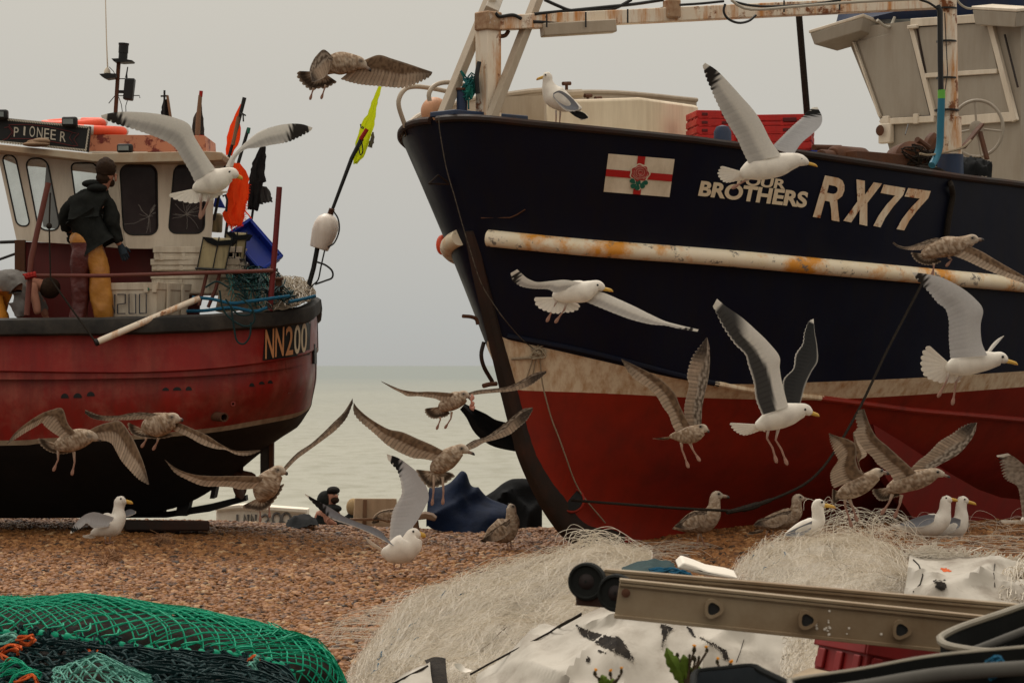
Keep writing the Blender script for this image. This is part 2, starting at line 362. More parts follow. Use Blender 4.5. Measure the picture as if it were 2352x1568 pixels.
# ================================================================= SETTING
def gz(x, d):
    z = (.03+.16*sstep(.2, 2.6, x))*sstep(15, 24, d)+.11*sstep(.5, -4.5, x)*sstep(17, 25, d)
    if d > 27.6: z -= .085*(d-27.6)*sstep(27.6, 30, d)+.10*max(0, d-36)
    return z+(.03*noise.noise(Vector((x*.45, d*.45, 0)))+.022*noise.noise(Vector((x*1.1, d*.8, 4))))*sstep(45, 30, d)
def gpt(u, v, lo=13., hi=32.):
    """where the sight line through (u,v) meets the beach"""
    d = lo
    while d < hi:
        p = P(u, v, d)
        if p.z <= gz(p.x, d): return p
        d += .05
    return P(u, v, hi)
def beach():
    mb = MB(); rows = []
    ds = [-3+i*.45 for i in range(100)]+[42+i*1.5 for i in range(14)]
    for d in ds:
        xs = [-60, -40, -25]+[-14+i*.4 for i in range(71)]+[25, 40, 60]
        rows.append([Vector((x, d, gz(x, d)-.028)) for x in xs])
    mb.grid(rows)
    m, nt, b = newmat('shingle_ground')
    tc = nt.nodes.new('ShaderNodeTexCoord'); vo = nt.nodes.new('ShaderNodeTexVoronoi'); nt.links.new(tc.outputs['Object'], vo.inputs['Vector']); vo.inputs['Scale'].default_value = 24
    sx = nt.nodes.new('ShaderNodeSeparateColor'); nt.links.new(vo.outputs['Color'], sx.inputs[0])
    c = ramp(nt, sx.outputs[0], [(0, (.018,.010,.006)), (.5, (.045,.022,.011)), (1, (.09,.045,.02))])  # ground tones kept dark to stand for shade in gaps between pebbles
    nt.links.new(c.outputs[0], b.inputs['Base Color']); b.inputs['Roughness'].default_value = .9
    bump(nt, b, vo.outputs['Distance'], .8, -.03)
    tag(mb.build('beach', m, loc=(0,0,0)), kind='structure')
def pebbles():
    mb = MB(); rows = []
    for i in range(45):
        d = 12.8+i*.42
        rows.append([Vector((d*(-.225+.45*j/30), d, gz(d*(-.225+.45*j/30), d)-.018)) for j in range(31)])
    mb.grid(rows)
    m, nt, b = newmat('pebble_stone')
    oi = nt.nodes.new('ShaderNodeObjectInfo')
    c = ramp(nt, oi.outputs['Random'], [(0, (.035,.018,.009)), (.10, (.11,.046,.017)), (.3, (.205,.084,.025)), (.5, (.285,.118,.035)), (.64, (.21,.09,.032)), (.84, (.35,.155,.05)), (.96, (.40,.21,.085)), (1, (.46,.31,.17))])
    n = tex_noise(nt, 30, 5, .6)
    nt.links.new(mixn(nt, .6, c.outputs[0], ramp(nt, n.outputs[0], [(.3, .6), (.7, 1.0)]).outputs[0], 'MULTIPLY'), b.inputs['Base Color'])
    b.inputs['Roughness'].default_value = .6; b.inputs['Specular IOR Level'].default_value = .3
    o = mb.build('pebbles', m, loc=(0,0,0)); tag(o, kind='stuff'); o['label'] = 'brown and tan shingle pebbles covering the beach'; o['category'] = 'pebbles'
    g = bpy.data.node_groups.new('scatter', 'GeometryNodeTree')
    g.interface.new_socket('Geometry', in_out='INPUT', socket_type='NodeSocketGeometry'); g.interface.new_socket('Geometry', in_out='OUTPUT', socket_type='NodeSocketGeometry')
    N = g.nodes; L = g.links
    gi = N.new('NodeGroupInput'); go = N.new('NodeGroupOutput')
    dp = N.new('GeometryNodeDistributePointsOnFaces'); dp.distribute_method = 'RANDOM'; dp.inputs['Density'].default_value = 1380; dp.inputs['Seed'].default_value = 3
    ic = N.new('GeometryNodeMeshIcoSphere'); ic.inputs['Radius'].default_value = 1; ic.inputs['Subdivisions'].default_value = 3
    sp = N.new('GeometryNodeSetPosition'); nz = N.new('ShaderNodeTexNoise'); nz.inputs['Scale'].default_value = .9; nz.inputs['Detail'].default_value = 1
    vm = N.new('ShaderNodeVectorMath'); vm.operation = 'SUBTRACT'; vm.inputs[1].default_value = (.5,.5,.5)
    vs = N.new('ShaderNodeVectorMath'); vs.operation = 'SCALE'; vs.inputs['Scale'].default_value = 1.1
    L.new(nz.outputs['Color'], vm.inputs[0]); L.new(vm.outputs[0], vs.inputs[0]); L.new(ic.outputs[0], sp.inputs[0]); L.new(vs.outputs[0], sp.inputs['Offset'])
    sh = N.new('GeometryNodeSetShadeSmooth'); L.new(sp.outputs[0], sh.inputs[0])
    sm = N.new('GeometryNodeSetMaterial'); sm.inputs['Material'].default_value = m; L.new(sh.outputs[0], sm.inputs[0])
    io = N.new('GeometryNodeInstanceOnPoints')
    r1 = N.new('FunctionNodeRandomValue'); r1.data_type = 'FLOAT_VECTOR'; r1.inputs[0].default_value = (.72,.55,.45); r1.inputs[1].default_value = (1.35,1.0,.9)
    r2 = N.new('FunctionNodeRandomValue'); r2.data_type = 'FLOAT'; r2.inputs[2].default_value = 0; r2.inputs[3].default_value = 1
    pw = N.new('ShaderNodeMath'); pw.operation = 'POWER'; pw.inputs[1].default_value = 2.6; L.new(r2.outputs[1], pw.inputs[0])
    mr = N.new('ShaderNodeMath'); mr.operation = 'MULTIPLY_ADD'; mr.inputs[1].default_value = .028; mr.inputs[2].default_value = .0118; L.new(pw.outputs[0], mr.inputs[0])
    sv = N.new('ShaderNodeVectorMath'); sv.operation = 'SCALE'; L.new(r1.outputs[0], sv.inputs[0]); L.new(mr.outputs[0], sv.inputs['Scale'])
    r3 = N.new('FunctionNodeRandomValue'); r3.data_type = 'FLOAT_VECTOR'; r3.inputs[0].default_value = (-.5,-.5,0); r3.inputs[1].default_value = (.5,.5,6.28)
    L.new(gi.outputs[0], dp.inputs[0]); L.new(dp.outputs['Points'], io.inputs['Points']); L.new(sm.outputs[0], io.inputs['Instance'])
    L.new(sv.outputs[0], io.inputs['Scale']); L.new(r3.outputs[0], io.inputs['Rotation']); L.new(io.outputs[0], go.inputs[0])
    md = o.modifiers.new('scatter', 'NODES'); md.node_group = g
def sea():
    mb = MB(); ys = [40, 60, 90, 140, 220, 400, 800, 2000, 6000, 15000]
    mb.grid([[Vector((x, y, -3.2)) for x in (-9000, -600, -100, -30, 0, 30, 100, 600, 9000)] for y in ys])
    m, nt, b = newmat('sea_water')
    n = tex_noise(nt, .9, 7, .62, (.75, .32, 1)); n2 = tex_noise(nt, .06, 4, .5, (.4, .12, 1))
    c = mixn(nt, ramp(nt, n2.outputs[0], [(.35, 0), (.7, 1)]).outputs[0], (.31,.30,.235), (.255,.25,.205))
    c = mixn(nt, ramp(nt, n.outputs[0], [(.46, 0), (.68, .8)]).outputs[0], c, (.20,.19,.13))
    sy = nt.nodes.new('ShaderNodeSeparateXYZ'); tc = nt.nodes.new('ShaderNodeTexCoord'); nt.links.new(tc.outputs['Object'], sy.inputs[0])
    dv_ = nt.nodes.new('ShaderNodeMath'); dv_.operation = 'DIVIDE'; nt.links.new(sy.outputs['Y'], dv_.inputs[0]); dv_.inputs[1].default_value = 4000
    c = mixn(nt, ramp(nt, dv_.outputs[0], [(.03, 0), (.25, 1)]).outputs[0], c, (.165,.19,.175))       # bluer and darker far out
    nt.links.new(c, b.inputs['Base Color']); b.inputs['Roughness'].default_value = .5; b.inputs['Specular IOR Level'].default_value = .25
    bump(nt, b, n.outputs[0], .6, .5)
    tag(mb.build('sea', m, loc=(0,0,0)), kind='structure')
beach(); pebbles(); sea()
# ---------------------------------------------------------------- world, sun, camera
W = bpy.data.worlds.new('World'); S.world = W; W.use_nodes = True; nt = W.node_tree
bg = nt.nodes['Background']; sky = nt.nodes.new('ShaderNodeTexSky'); sky.sky_type = 'NISHITA'; sky.sun_disc = False
SE, SR = math.radians(56), math.radians(-25)
sky.sun_elevation = SE; sky.sun_rotation = SR; sky.air_density = 2; sky.dust_density = 1
hs = nt.nodes.new('ShaderNodeHueSaturation'); hs.inputs['Saturation'].default_value = .1; nt.links.new(sky.outputs[0], hs.inputs['Color'])
tc = nt.nodes.new('ShaderNodeTexCoord'); sx = nt.nodes.new('ShaderNodeSeparateXYZ'); nt.links.new(tc.outputs['Generated'], sx.inputs[0])
cl = nt.nodes.new('ShaderNodeTexNoise'); cl.inputs['Scale'].default_value = 2.2; cl.inputs['Detail'].default_value = 5
nt.links.new(tc.outputs['Generated'], cl.inputs['Vector'])
ad = nt.nodes.new('ShaderNodeMath'); ad.operation = 'MULTIPLY_ADD'; ad.inputs[1].default_value = .05; nt.links.new(cl.outputs[0], ad.inputs[0]); nt.links.new(sx.outputs['Z'], ad.inputs[2])
rp = ramp(nt, ad.outputs[0], [(0, (3.9,3.9,3.7)), (.035, (4.15,4.18,3.98)), (.09, (4.75,4.6,4.2)), (.17, (5.5,5.2,4.55)), (.45, (10.0,9.3,8.1)), (1, (16.5,15.4,13.8))])
ov = mixn(nt, .06, rp.outputs[0], mixn(nt, 1.0, hs.outputs[0], (12.,12.,12.), 'DARKEN'))
mr = nt.nodes.new('ShaderNodeMapRange'); mr.inputs[1].default_value = -1; mr.inputs[2].default_value = 1; mr.inputs[3].default_value = .74; mr.inputs[4].default_value = 1.08
nt.links.new(sx.outputs['Y'], mr.inputs[0]); cb = nt.nodes.new('ShaderNodeCombineColor')
for q in range(3): nt.links.new(mr.outputs[0], cb.inputs[q])
nt.links.new(mixn(nt, 1.0, ov, cb.outputs[0], 'MULTIPLY'), bg.inputs['Color']); bg.inputs['Strength'].default_value = .1
sl = bpy.data.lights.new('sun', 'SUN'); sl.energy = 1.5; sl.angle = math.radians(14); sl.color = (1,.95,.88)
so = bpy.data.objects.new('sun', sl); COL.objects.link(so)
dv = Vector((math.sin(SR)*math.cos(SE), math.cos(SR)*math.cos(SE), math.sin(SE)))   # towards the sun
so.rotation_euler = dv.to_track_quat('Z', 'Y').to_euler(); so.location = (0,-5,30)
cam = bpy.data.cameras.new('camera'); co = bpy.data.objects.new('camera', cam); COL.objects.link(co)
co.location = (0,0,HC); co.rotation_euler = (math.radians(90), 0, 0)
cam.sensor_width = 36; cam.lens = 36*F/2352; cam.shift_y = 54/2352; cam.clip_end = 40000; cam.clip_start = .1
cam.dof.use_dof = True; cam.dof.focus_distance = 20; cam.dof.aperture_fstop = 16
S.camera = co
S.view_settings.view_transform = 'Standard'; S.view_settings.look = 'None'; S.view_settings.exposure = 0; S.view_settings.gamma = 1
# ================================================================= HULLS
class Hull:
    def __init__(s, O, A, N):
        s.O = Vector(O); s.A = Vector(A).normalized(); s.N = Vector(N).normalized()
    def PB(s, u, v, b):
        """point seen at (u,v), b metres off the boat's centre plane towards the camera"""
        e = P(u, v, 1.)-Vector((0,0,HC))
        d = (b+s.N.dot(s.O-Vector((0,0,HC))))/s.N.dot(e)
        return P(u, v, d)
    def curve(s, px, B, L, q, b0=.05, n=60):
        tip = s.PB(px[0][0], px[0][1], b0); fine = cat([Vector((x, y, 0)) for x, y in px], 90); out = []
        for w in fine:
            lo, hi = 12., 45.
            for _ in range(50):
                d = (lo+hi)/2; p = P(w.x, w.y, d); t = max(0, min(1, s.A.dot(p-tip)/L))
                b = b0+B*max(0, 1-(1-t)**2)**q
                if s.N.dot(p-s.O) > b: lo = d
                else: hi = d
            p = P(w.x, w.y, d)
            p = p-s.N*(s.N.dot(p-s.O)-b); out.append(p)
        out[0] = tip
        return cat(out, n)
    def mirror(s, p): return p-s.N*(2*s.N.dot(p-s.O))
    def loft(s, curves, sub=4):
        rows = []; k = len(curves); n = len(curves[0])
        cols = [cat([c[i] for c in curves], (k-1)*sub+1) if False else s.col([c[i] for c in curves], sub) for i in range(n)]
        return [[cols[i][r] for i in range(n)] for r in range((k-1)*sub+1)]
    def col(s, pts, sub):
        q = [pts[0]*2-pts[1]]+list(pts)+[pts[-1]*2-pts[-2]]; out = []
        for i in range(1, len(q)-2):
            for k in range(sub):
                t = k/sub; a, b, c, d = q[i-1], q[i], q[i+1], q[i+2]
                cr = 0.5*((2*b)+(c-a)*t+(2*a-5*b+4*c-d)*t*t+(3*b-a-3*c+d)*t*t*t)
                out.append(cr.lerp(b.lerp(c, t), .35))
        out.append(pts[-1].copy()); return out
def bvh_of(mb): return BVHTree.FromPolygons([tuple(p) for p in mb.v], mb.f)
def caster(tree, fallback=26.):
    eye = Vector((0,0,HC))
    def f(u, v, off=.006):
        dr = (P(u, v, 10)-eye).normalized(); h = tree.ray_cast(eye, dr)
        p = h[0] if h[0] is not None else P(u, v, fallback)
        return p-dr*off
    return f
def bil(q, x, y):
    """q = TL,TR,BR,BL pixel corners; x,y in 0..1 (y up)"""
    a = (lerp(q[3][0], q[2][0], x), lerp(q[3][1], q[2][1], x)); b = (lerp(q[0][0], q[1][0], x), lerp(q[0][1], q[1][1], x))
    return (lerp(a[0], b[0], y), lerp(a[1], b[1], y))
def text_mesh(txt, q, cast, off, bold=0., ext=.0, spacing=1.0, thick=.004):
    cu = bpy.data.curves.new('t', 'FONT'); cu.body = txt; cu.size = 1; cu.offset = bold; cu.resolution_u = 6; cu.space_character = spacing
    ob = bpy.data.objects.new('t', cu); COL.objects.link(ob)
    me = bpy.data.meshes.new_from_object(ob)
    mb = MB()
    xs = [v.co.x for v in me.vertices]; ys = [v.co.y for v in me.vertices]; x0, x1, y0, y1 = min(xs), max(xs), min(ys), max(ys)
    bm = bmesh.new(); bm.from_mesh(me); bmesh.ops.remove_doubles(bm, verts=bm.verts, dist=1e-4); bmesh.ops.triangulate(bm, faces=bm.faces)
    bm.verts.index_update(); n = len(bm.verts); bm.verts.ensure_lookup_table(); bm.faces.ensure_lookup_table()
    for v in bm.verts:
        u_, v_ = bil(q, (v.co.x-x0)/(x1-x0), (v.co.y-y0)/(y1-y0)); mb.av(cast(u_, v_, off))
    for f in bm.faces: mb.af([v.index for v in f.verts])
    bm.free(); bpy.data.objects.remove(ob); bpy.data.meshes.remove(me); bpy.data.curves.remove(cu)
    return mb
def merge(mbs):
    r = MB()
    for a in mbs:
        b = len(r.v); r.v += a.v; r.c += a.c; r.f += [tuple(i+b for i in f) for f in a.f]; r.m += a.m
    return r
def decal_poly(pts, cast, off, sub=None):
    mb = MB(); n = len(pts)
    cx = sum(p[0] for p in pts)/n; cy = sum(p[1] for p in pts)/n
    c = mb.av(cast(cx, cy, off)); ids = [mb.av(cast(p[0], p[1], off)) for p in pts]
    for i in range(n): mb.af((c, ids[i], ids[(i+1) % n]))
    return mb
def decal_quad(q, cast, off, nx=8, ny=4):
    mb = MB(); mb.grid([[cast(*bil(q, i/nx, j/ny), off) for i in range(nx+1)] for j in range(ny+1)]); return mb
def rrect(x0, y0, x1, y1, r, n=5, skew=0, top=None):
    """rounded rect (view px), skew = x shift from bottom to top"""
    out = []
    for cx, cy, a0 in ((x1-r, y0+r, -90), (x1-r, y1-r, 0), (x0+r, y1-r, 90), (x0+r, y0+r, 180)):
        for i in range(n+1):
            a = math.radians(a0+90*i/n); x = cx+r*math.cos(a); y = cy+r*math.sin(a)
            out.append((x+skew*(y1-y)/(y1-y0), y))
    return out
def crate(mb, c, size, rot, wall=.02, bands=True):
    """open fish crate: floor, four walls with ribs, rim and hand holes left as recesses"""
    c = Vector(c); X, Y, Z = size; R = rot
    def b(p, s): mb.box(c+R@Vector(p), s, R)
    b((0,0,-Z/2+wall/2), (X-.004, Y-.004, wall))
    for sx in (-1, 1):
        b((sx*(X/2-wall/2), 0, 0), (wall, Y, Z))
    for sy in (-1, 1):
        b((0, sy*(Y/2-wall/2), 0), (X-2*wall-.002, wall, Z-.006))
    b_ = .012
    for sy in (-1, 1):
        b((0, sy*(Y/2+b_/2), Z/2-.03), (X+.02, b_, .06)); 
        if bands:
            for k in (-.42, -.16, .16, .42): b((k*X, sy*(Y/2+b_/2), -.03), (.035, b_*.9, Z-.07))
            b((0, sy*(Y/2+b_/2), -Z/2+.025), (X*.98, b_*.8, .03))
    for sx in (-1, 1):
        b((sx*(X/2+b_/2), 0, Z/2-.03), (b_, Y, .06))
        if bands:
            for k in (-.35, 0, .35): b((sx*(X/2+b_/2), k*Y, -.03), (b_*.9, .035, Z-.07))
def rotz(a): return Matrix.Rotation(math.radians(a), 3, 'Z')
# ================================================================= RED BOAT
HR = Hull((0,26.5,0), (-1,0,0), (0,-1,0))
def cB(l): return [uv('B', x, y) for x, y in l]
r_rail = HR.curve(cB([(2180,548),(2130,597),(2000,622),(1850,640),(1300,673),(640,690),(0,694),(-1800,684)]), 1.5, 1.25, .42)
h1 = HR.curve(cB([(2192,640),(2120,672),(1850,705),(1300,740),(640,752),(0,757),(-1800,750)]), 1.45, 1.25, .42)
h2 = HR.curve(cB([(2196,830),(2140,868),(2050,893),(1830,935),(1500,975),(1100,1000),(700,1005),(0,995),(-1800,960)]), 1.46, 1.25, .42)
h2b = HR.curve(cB([(2184,848),(2125,884),(2040,908),(1830,947),(1500,986),(1100,1011),(700,1016),(0,1006),(-1800,971)]), 1.43, 1.25, .42)
h3 = HR.curve(cB([(2180,1050),(2120,1085),(1800,1150),(1100,1200),(0,1220),(-1800,1200)]), 1.43, 1.25, .42)
h4 = HR.curve(cB([(2150,1235),(2060,1285),(1800,1335),(1450,1393),(900,1440),(300,1463),(0,1478),(-1800,1480)]), 1.34, 1.5, .55)
h5 = HR.curve(cB([(2138,1262),(2040,1318),(1800,1368),(1450,1425),(900,1473),(300,1497),(0,1513),(-1800,1515)]), 1.31, 1.5, .57)
h6 = HR.curve(cB([(2050,1390),(1900,1430),(1500,1500),(1000,1580),(0,1640),(-1800,1640)]), 1.12, 1.7, .7)
h7 = HR.curve(cB([(1890,1480),(1700,1640),(1500,1790),(1150,1960),(500,2000),(0,2010),(-1800,2010)]), .35, 2., 1.)
RED = empty('fishing_boat', (-4,26.5,gz(-4,26.5)), 'red hulled fishing boat with cream wheelhouse and black rubber rail, hauled up on the shingle', 'boat')
hm = MB(); strips = [([r_rail,h1,h2],0,3),([h2,h2b],0,1),([h2b,h3,h4],1,4),([h4,h5],2,2),([h5,h6,h7],3,4)]
for cs, mi, sub in strips:
    rows = HR.loft(cs, sub); hm.grid(rows, m=mi); hm.grid([[HR.mirror(p) for p in r] for r in rows], m=mi)
castR = caster(bvh_of(hm), 25)
hull_o = hm.build('hull', [M['hull_red'], M['hull_red2'], M['boot_stripe'], M['black_bottom']], RED, sharp=28)
mb = MB()                                        # rubber rail: a rounded fat strip along the gunwale
for mir in (0, 1):
    rows = []
    for i, p in enumerate(r_rail):
        t = (r_rail[min(i+1, 59)]-r_rail[max(i-1, 0)]).normalized(); out = t.cross(Vector((0,0,1))).normalized()
        if out.dot(HR.N) < 0 and i > 3: out = -out
        if i <= 3: out = Vector((1,-.25*i,0)).normalized()
        hgt = .088; w = .06
        sec = [(-.05, hgt*.9), (.3*w, hgt), (w*.9, hgt*.75), (w*1.05, 0), (w*.9, -hgt*.75), (.3*w, -hgt), (-.05, -hgt*.9)]
        r = [p+out*a+Vector((0,0,b+.006*noise.noise(p*4))) for a, b in sec]
        rows.append([HR.mirror(q) for q in r] if mir else r)
    mb.grid(rows, True)
mb.build('rubber_rail', M['rubber'], RED)
mb = MB(); near = [p+Vector((0,0,-.5)) for p in r_rail]; mb.grid([near, [HR.mirror(p) for p in near]])
mb.build('deck', M['wood'], RED)
# inside face of the far bulwark
mb = MB(); a = [HR.mirror(p)+Vector((0,-.03,0)) for p in r_rail]; mb.grid([a, [p+Vector((0,0,-.5)) for p in a]]); mb.build('bulwark', M['wheel_white'], RED)
# number plate + writing
mb = decal_quad(cB([(1836,690),(2152,645),(2142,885),(1818,925)]), castR, .012, 14, 6); plate = mb.build('number_plate', M['black'], RED)
for ch, q, mt in (('N',[(1836,712),(1902,703),(1900,906),(1834,914)],'letter_orange'),('N',[(1912,702),(1978,692),(1972,893),(1908,902)],'letter_orange'),
                  ('2',[(1990,692),(2044,685),(2042,884),(1986,892)],'letter_orange'),('0',[(2052,684),(2098,676),(2096,876),(2050,884)],'letter_cream2'),('0',[(2104,672),(2148,664),(2144,866),(2102,874)],'letter_cream2')):
    q = [(1838+(x-1838)*.93, y) for x, y in q]
    text_mesh(ch, cB(q), castR, .02, .012).build('letter', M[mt], plate)
# hull fittings
for x0, x1, y0, y1, st in ((420,476,1152,1186,0),(507,567,1150,1184,0),(600,656,1140,1172,0),(1122,1170,1112,1134,1),(1196,1256,1108,1132,1),(1284,1328,1104,1132,1),(1724,1762,1080,1106,0),(1790,1832,1070,1090,0),(1852,1888,1062,1084,0)):
    n = 8; pts = [(x0, y1), (x1, y1)]+[( (x0+x1)/2+(x1-x0)/2*math.cos(math.pi*k/n), y0+(y1-y0)*(1-math.sin(math.pi*k/n))) for k in range(n+1)]
    decal_poly(cB(pts), castR, .006).build('freeing_port', M['black'], RED)
p0 = castR(*uv('B', 1490, 1312), 0.); p1 = PV('B', 1552, 1318, p0.y-.16); ax = p1-p0
mb = MB(); mb.lathe(p0-ax*.5, ax, [(0,.045),(ax.length*1.5,.045),(ax.length*1.5,.033),(ax.length*.8,.033)], 20, caps=True); mb.build('exhaust_pipe', M['rust'], RED)
c = castR(*uv('B', 1614, 1224), .004); mb = MB(); mb.lathe(c, (0,-1,0), [(0,.024),(.02,.024),(.02,.012),(0,.012)], 14); mb.build('outlet', M['hull_red2'], RED)
c = castR(*uv('B', 2175, 880), .01); mb = MB(); mb.box(c, (.03,.3,.2)); mb.build('freeing_port', M['black'], RED)
mb = MB(); q = cB([(1975,915),(1982,1000),(1990,1150),(2080,1140),(2170,1112)]); mb.tube([castR(a, b, .0) for a, b in q], .004, 6); mb.build('plate_seam', M['hull_red2'], RED)
# keel, rudder, propeller
def zc(x, y, d): return PV('C', x, y, d)
mb = MB(); mb.slab([zc(-1800,860,26.4), zc(1150,855,26.4), zc(1450,800,26.4), zc(1700,738,26.4), zc(1705,775,26.4), zc(1450,850,26.4), zc(1150,892,26.4), zc(-1800,900,26.4)], (0,.2,0)); mb.build('keel', M['black_bottom'], RED)
mb = MB(); mb.slab([zc(1800,360,26.43), zc(1888,350,26.43), zc(1886,600,26.43), zc(1870,690,26.43), zc(1800,720,26.43)], (0,.08,0)); ru = mb.build('rudder', M['rubber'], RED, bevel=.01)
mb = MB(); mb.slab([zc(1862,350,26.40), zc(1890,350,26.40), zc(1888,720,26.40), zc(1862,720,26.40)], (0,.14,0)); mb.build('rudder_stock', M['rust'], ru)
mb = MB(); hub = zc(1660,600,26.5); mb.lathe(hub+Vector((-.3,0,0)), (1,0,0), [(0,.05),(.3,.06),(.42,.035),(.46,.01)], 14)
for k in range(4):
    a = math.radians(40+90*k); rad = Vector((0, math.cos(a), math.sin(a))); tg = Vector((.5, -math.sin(a)*.8, math.cos(a)*.8))
    prof = [(.05,.05),(.14,.10),(.22,.115),(.29,.08),(.32,.01)]
    mb.grid([[hub+rad*r-tg*w*s+Vector((.012*q,0,0)) for s, q in ((-1,0),(-.3,1),(.3,1),(1,0),(.3,-1),(-.3,-1))] for r, w in prof], True, caps=True)
mb.build('propeller', M['rust'], RED)
mb = MB()
for x0, x1, y0, y1 in ((1115,1165,640,860),(1250,1330,700,880),(1490,1520,560,760)):
    mb = MB(); mb.slab([zc(x0,y0,26.3), zc(x1,y0,26.3), zc(x1-40,y1,26.3), zc(x0-40,y1,26.3)], (0,.3,0)); mb.build('shaft_bracket', M['black_bottom'], RED)
# ---- wheelhouse
def wd(x): return lerp(25.95, 25.6, x/800) if x < 800 else lerp(25.6, 25.95, (x-800)/690)
def WA(x, y, o=0): return PV('A', x, y, wd(x)+o)
wins = [(rrect(22,848,112,1338,34,skew=0),'glass_pale',110), (rrect(252,872,415,1368,45),'glass_pale',0), (rrect(520,905,670,1250,30),'glass_pale',0)]
def skw(pts, k, y1): return [(x+(y-y1)*k, y) for x, y in pts]
w1 = skw(rrect(118,850,210,1340,40), .215, 1340); w2 = skw(rrect(268,872,420,1370,60), .19, 1370); w3 = skw(rrect(545,905,720,1330,36), .13, 1330)
w2 = [(x, y) for x, y in w2]
w4 = skw(rrect(865,918,1092,1400,62), .06, 1400); w4 = [(x+(22 if x > 980 else 0)*(1400-y)/482-(8 if x < 980 else 0), y) for x, y in w4]
w5 = skw(rrect(1165,918,1412,1390,55), -.03, 1390); w5 = [(x+(28 if x < 1290 else 0)*(1390-y)/472, y) for x, y in w5]
WH = M['wheel_white']
mb = MB(); mb.slab([WA(-25,815), WA(800,890), WA(868,1495), WA(460,1462), WA(115,1440)], (0,.05,0), [[WA(*p) for p in w] for w in (w1, w2, w3)])
mb.slab([WA(802,890), WA(1492,870), WA(1456,1500), WA(870,1495)], (0,.05,0), [[WA(*p) for p in w] for w in (w4, w5)])
wall = mb.build('wheelhouse', WH, RED, sharp=30)
mb = MB(); mb.hexa([WA(800,870,1.5), WA(1480,872,1.5), WA(1450,1500,1.5), WA(830,1500,1.5), WA(800,870,1.54), WA(1480,872,1.54), WA(1450,1500,1.54), WA(830,1500,1.54)]); mb.hexa([WA(800,880,.06), WA(830,880,.06), WA(862,1495,.06), WA(832,1495,.06), WA(800,880,1.5), WA(830,880,1.5), WA(862,1495,1.5), WA(832,1495,1.5)])  # second box is an added partition keeping the right-hand windows dark
mb.hexa([WA(1485,872,.05), WA(1492,872,.05), WA(1458,1500,.05), WA(1450,1500,.05), WA(1480,872,1.5), WA(1487,872,1.5), WA(1455,1500,1.5), WA(1448,1500,1.5)])
mb.build('back_wall', WH, RED)
mb = MB(); mb.hexa([WA(115,1446,.03), WA(1400,1500,.03), WA(1380,2000,.03), WA(130,2000,.03), WA(115,1446,1.5), WA(1400,1500,1.5), WA(1380,2000,1.5), WA(130,2000,1.5)])
mb.build('wheelhouse_base', paint('dark_red_base', (.13,.012,.010), (.09,.02,.016), (.05,.02,.015), None, scale=3), RED)
mb = MB(); mb.box(WA(140,1700,-.05), (.10,.06,.75)); mb.build('door_post', M['rust'], RED)
for w, mt in ((w1,'glass_pale'),(w2,'glass_pale'),(w3,'glass_pale'),(w4,'glass_dark'),(w5,'glass_dark')):
    mb = MB(); mb.slab([WA(x, y, .022) for x, y in w], (0,.008,0)); g = mb.build('window', M[mt], RED)
    mb = MB(); loop = [WA(x, y, -.002) for x, y in w]; mb.tube(loop+[loop[0], loop[1]], .008, 6); mb.build('window_seal', M['black'], g)
    if w is w2:
        mb = MB(); mb.slab([WA(*p, .018) for p in ((322,905),(372,900),(405,1000),(418,1180),(418,1330),(395,1362),(300,1345),(290,1280))], (0,.003,0)); mb.build('dark_panel', M['glass_grey'], g)
    if w is w4 or w is w5:
        mb = MB(); cx, cy = (1030,1275) if w is w4 else (1290,1260); rnd = random.Random(4 if w is w4 else 9)
        bx = (830,1085,940,1395) if w is w4 else (1185,1405,940,1380)
        for k in range(17):
            a = rnd.uniform(0, 6.28); Lg = rnd.uniform(40, 190); pts = []
            for s in range(6):
                r = Lg*s/5; x = cx+r*math.cos(a+.05*s)+rnd.uniform(-3,3); y = cy+r*math.sin(a+.05*s)+rnd.uniform(-3,3)
                if bx[0] < x < bx[1] and bx[2] < y < bx[3]: pts.append(WA(x, y, .018))
            if len(pts) > 1: mb.tube(pts, .0022, 4)
        mb.build('crack', M['crack'], g)
mb = MB(); ol = [(-160,762),(0,776),(300,806),(611,836),(700,836),(941,832),(1430,822),(1535,830),(1548,850),(1535,884),(1480,888),(941,901),(760,902),(657,895),(300,852),(0,819),(-160,806)]
mb.slab([PV('A', x, y, 25.42) for x, y in ol], (0,2.1,0)); roof = mb.build('wheelhouse_roof', M['roof_edge'], RED, bevel=.02)
mb = MB(); mb.slab([PV('A', x, y, 25.75) for x, y in ((625,708),(1245,712),(1420,716),(1425,826),(1245,829),(618,826))], (0,.9,0)); mb.build('roof_box', M['orange_box'], RED, bevel=.012)
mb = MB(); mb.slab([PV('A', x, y, 25.72) for x, y in ((606,822),(800,824),(1020,826),(1020,834),(606,833))], (0,.02,0)); mb.build('trim_strip', M['foam'], RED)
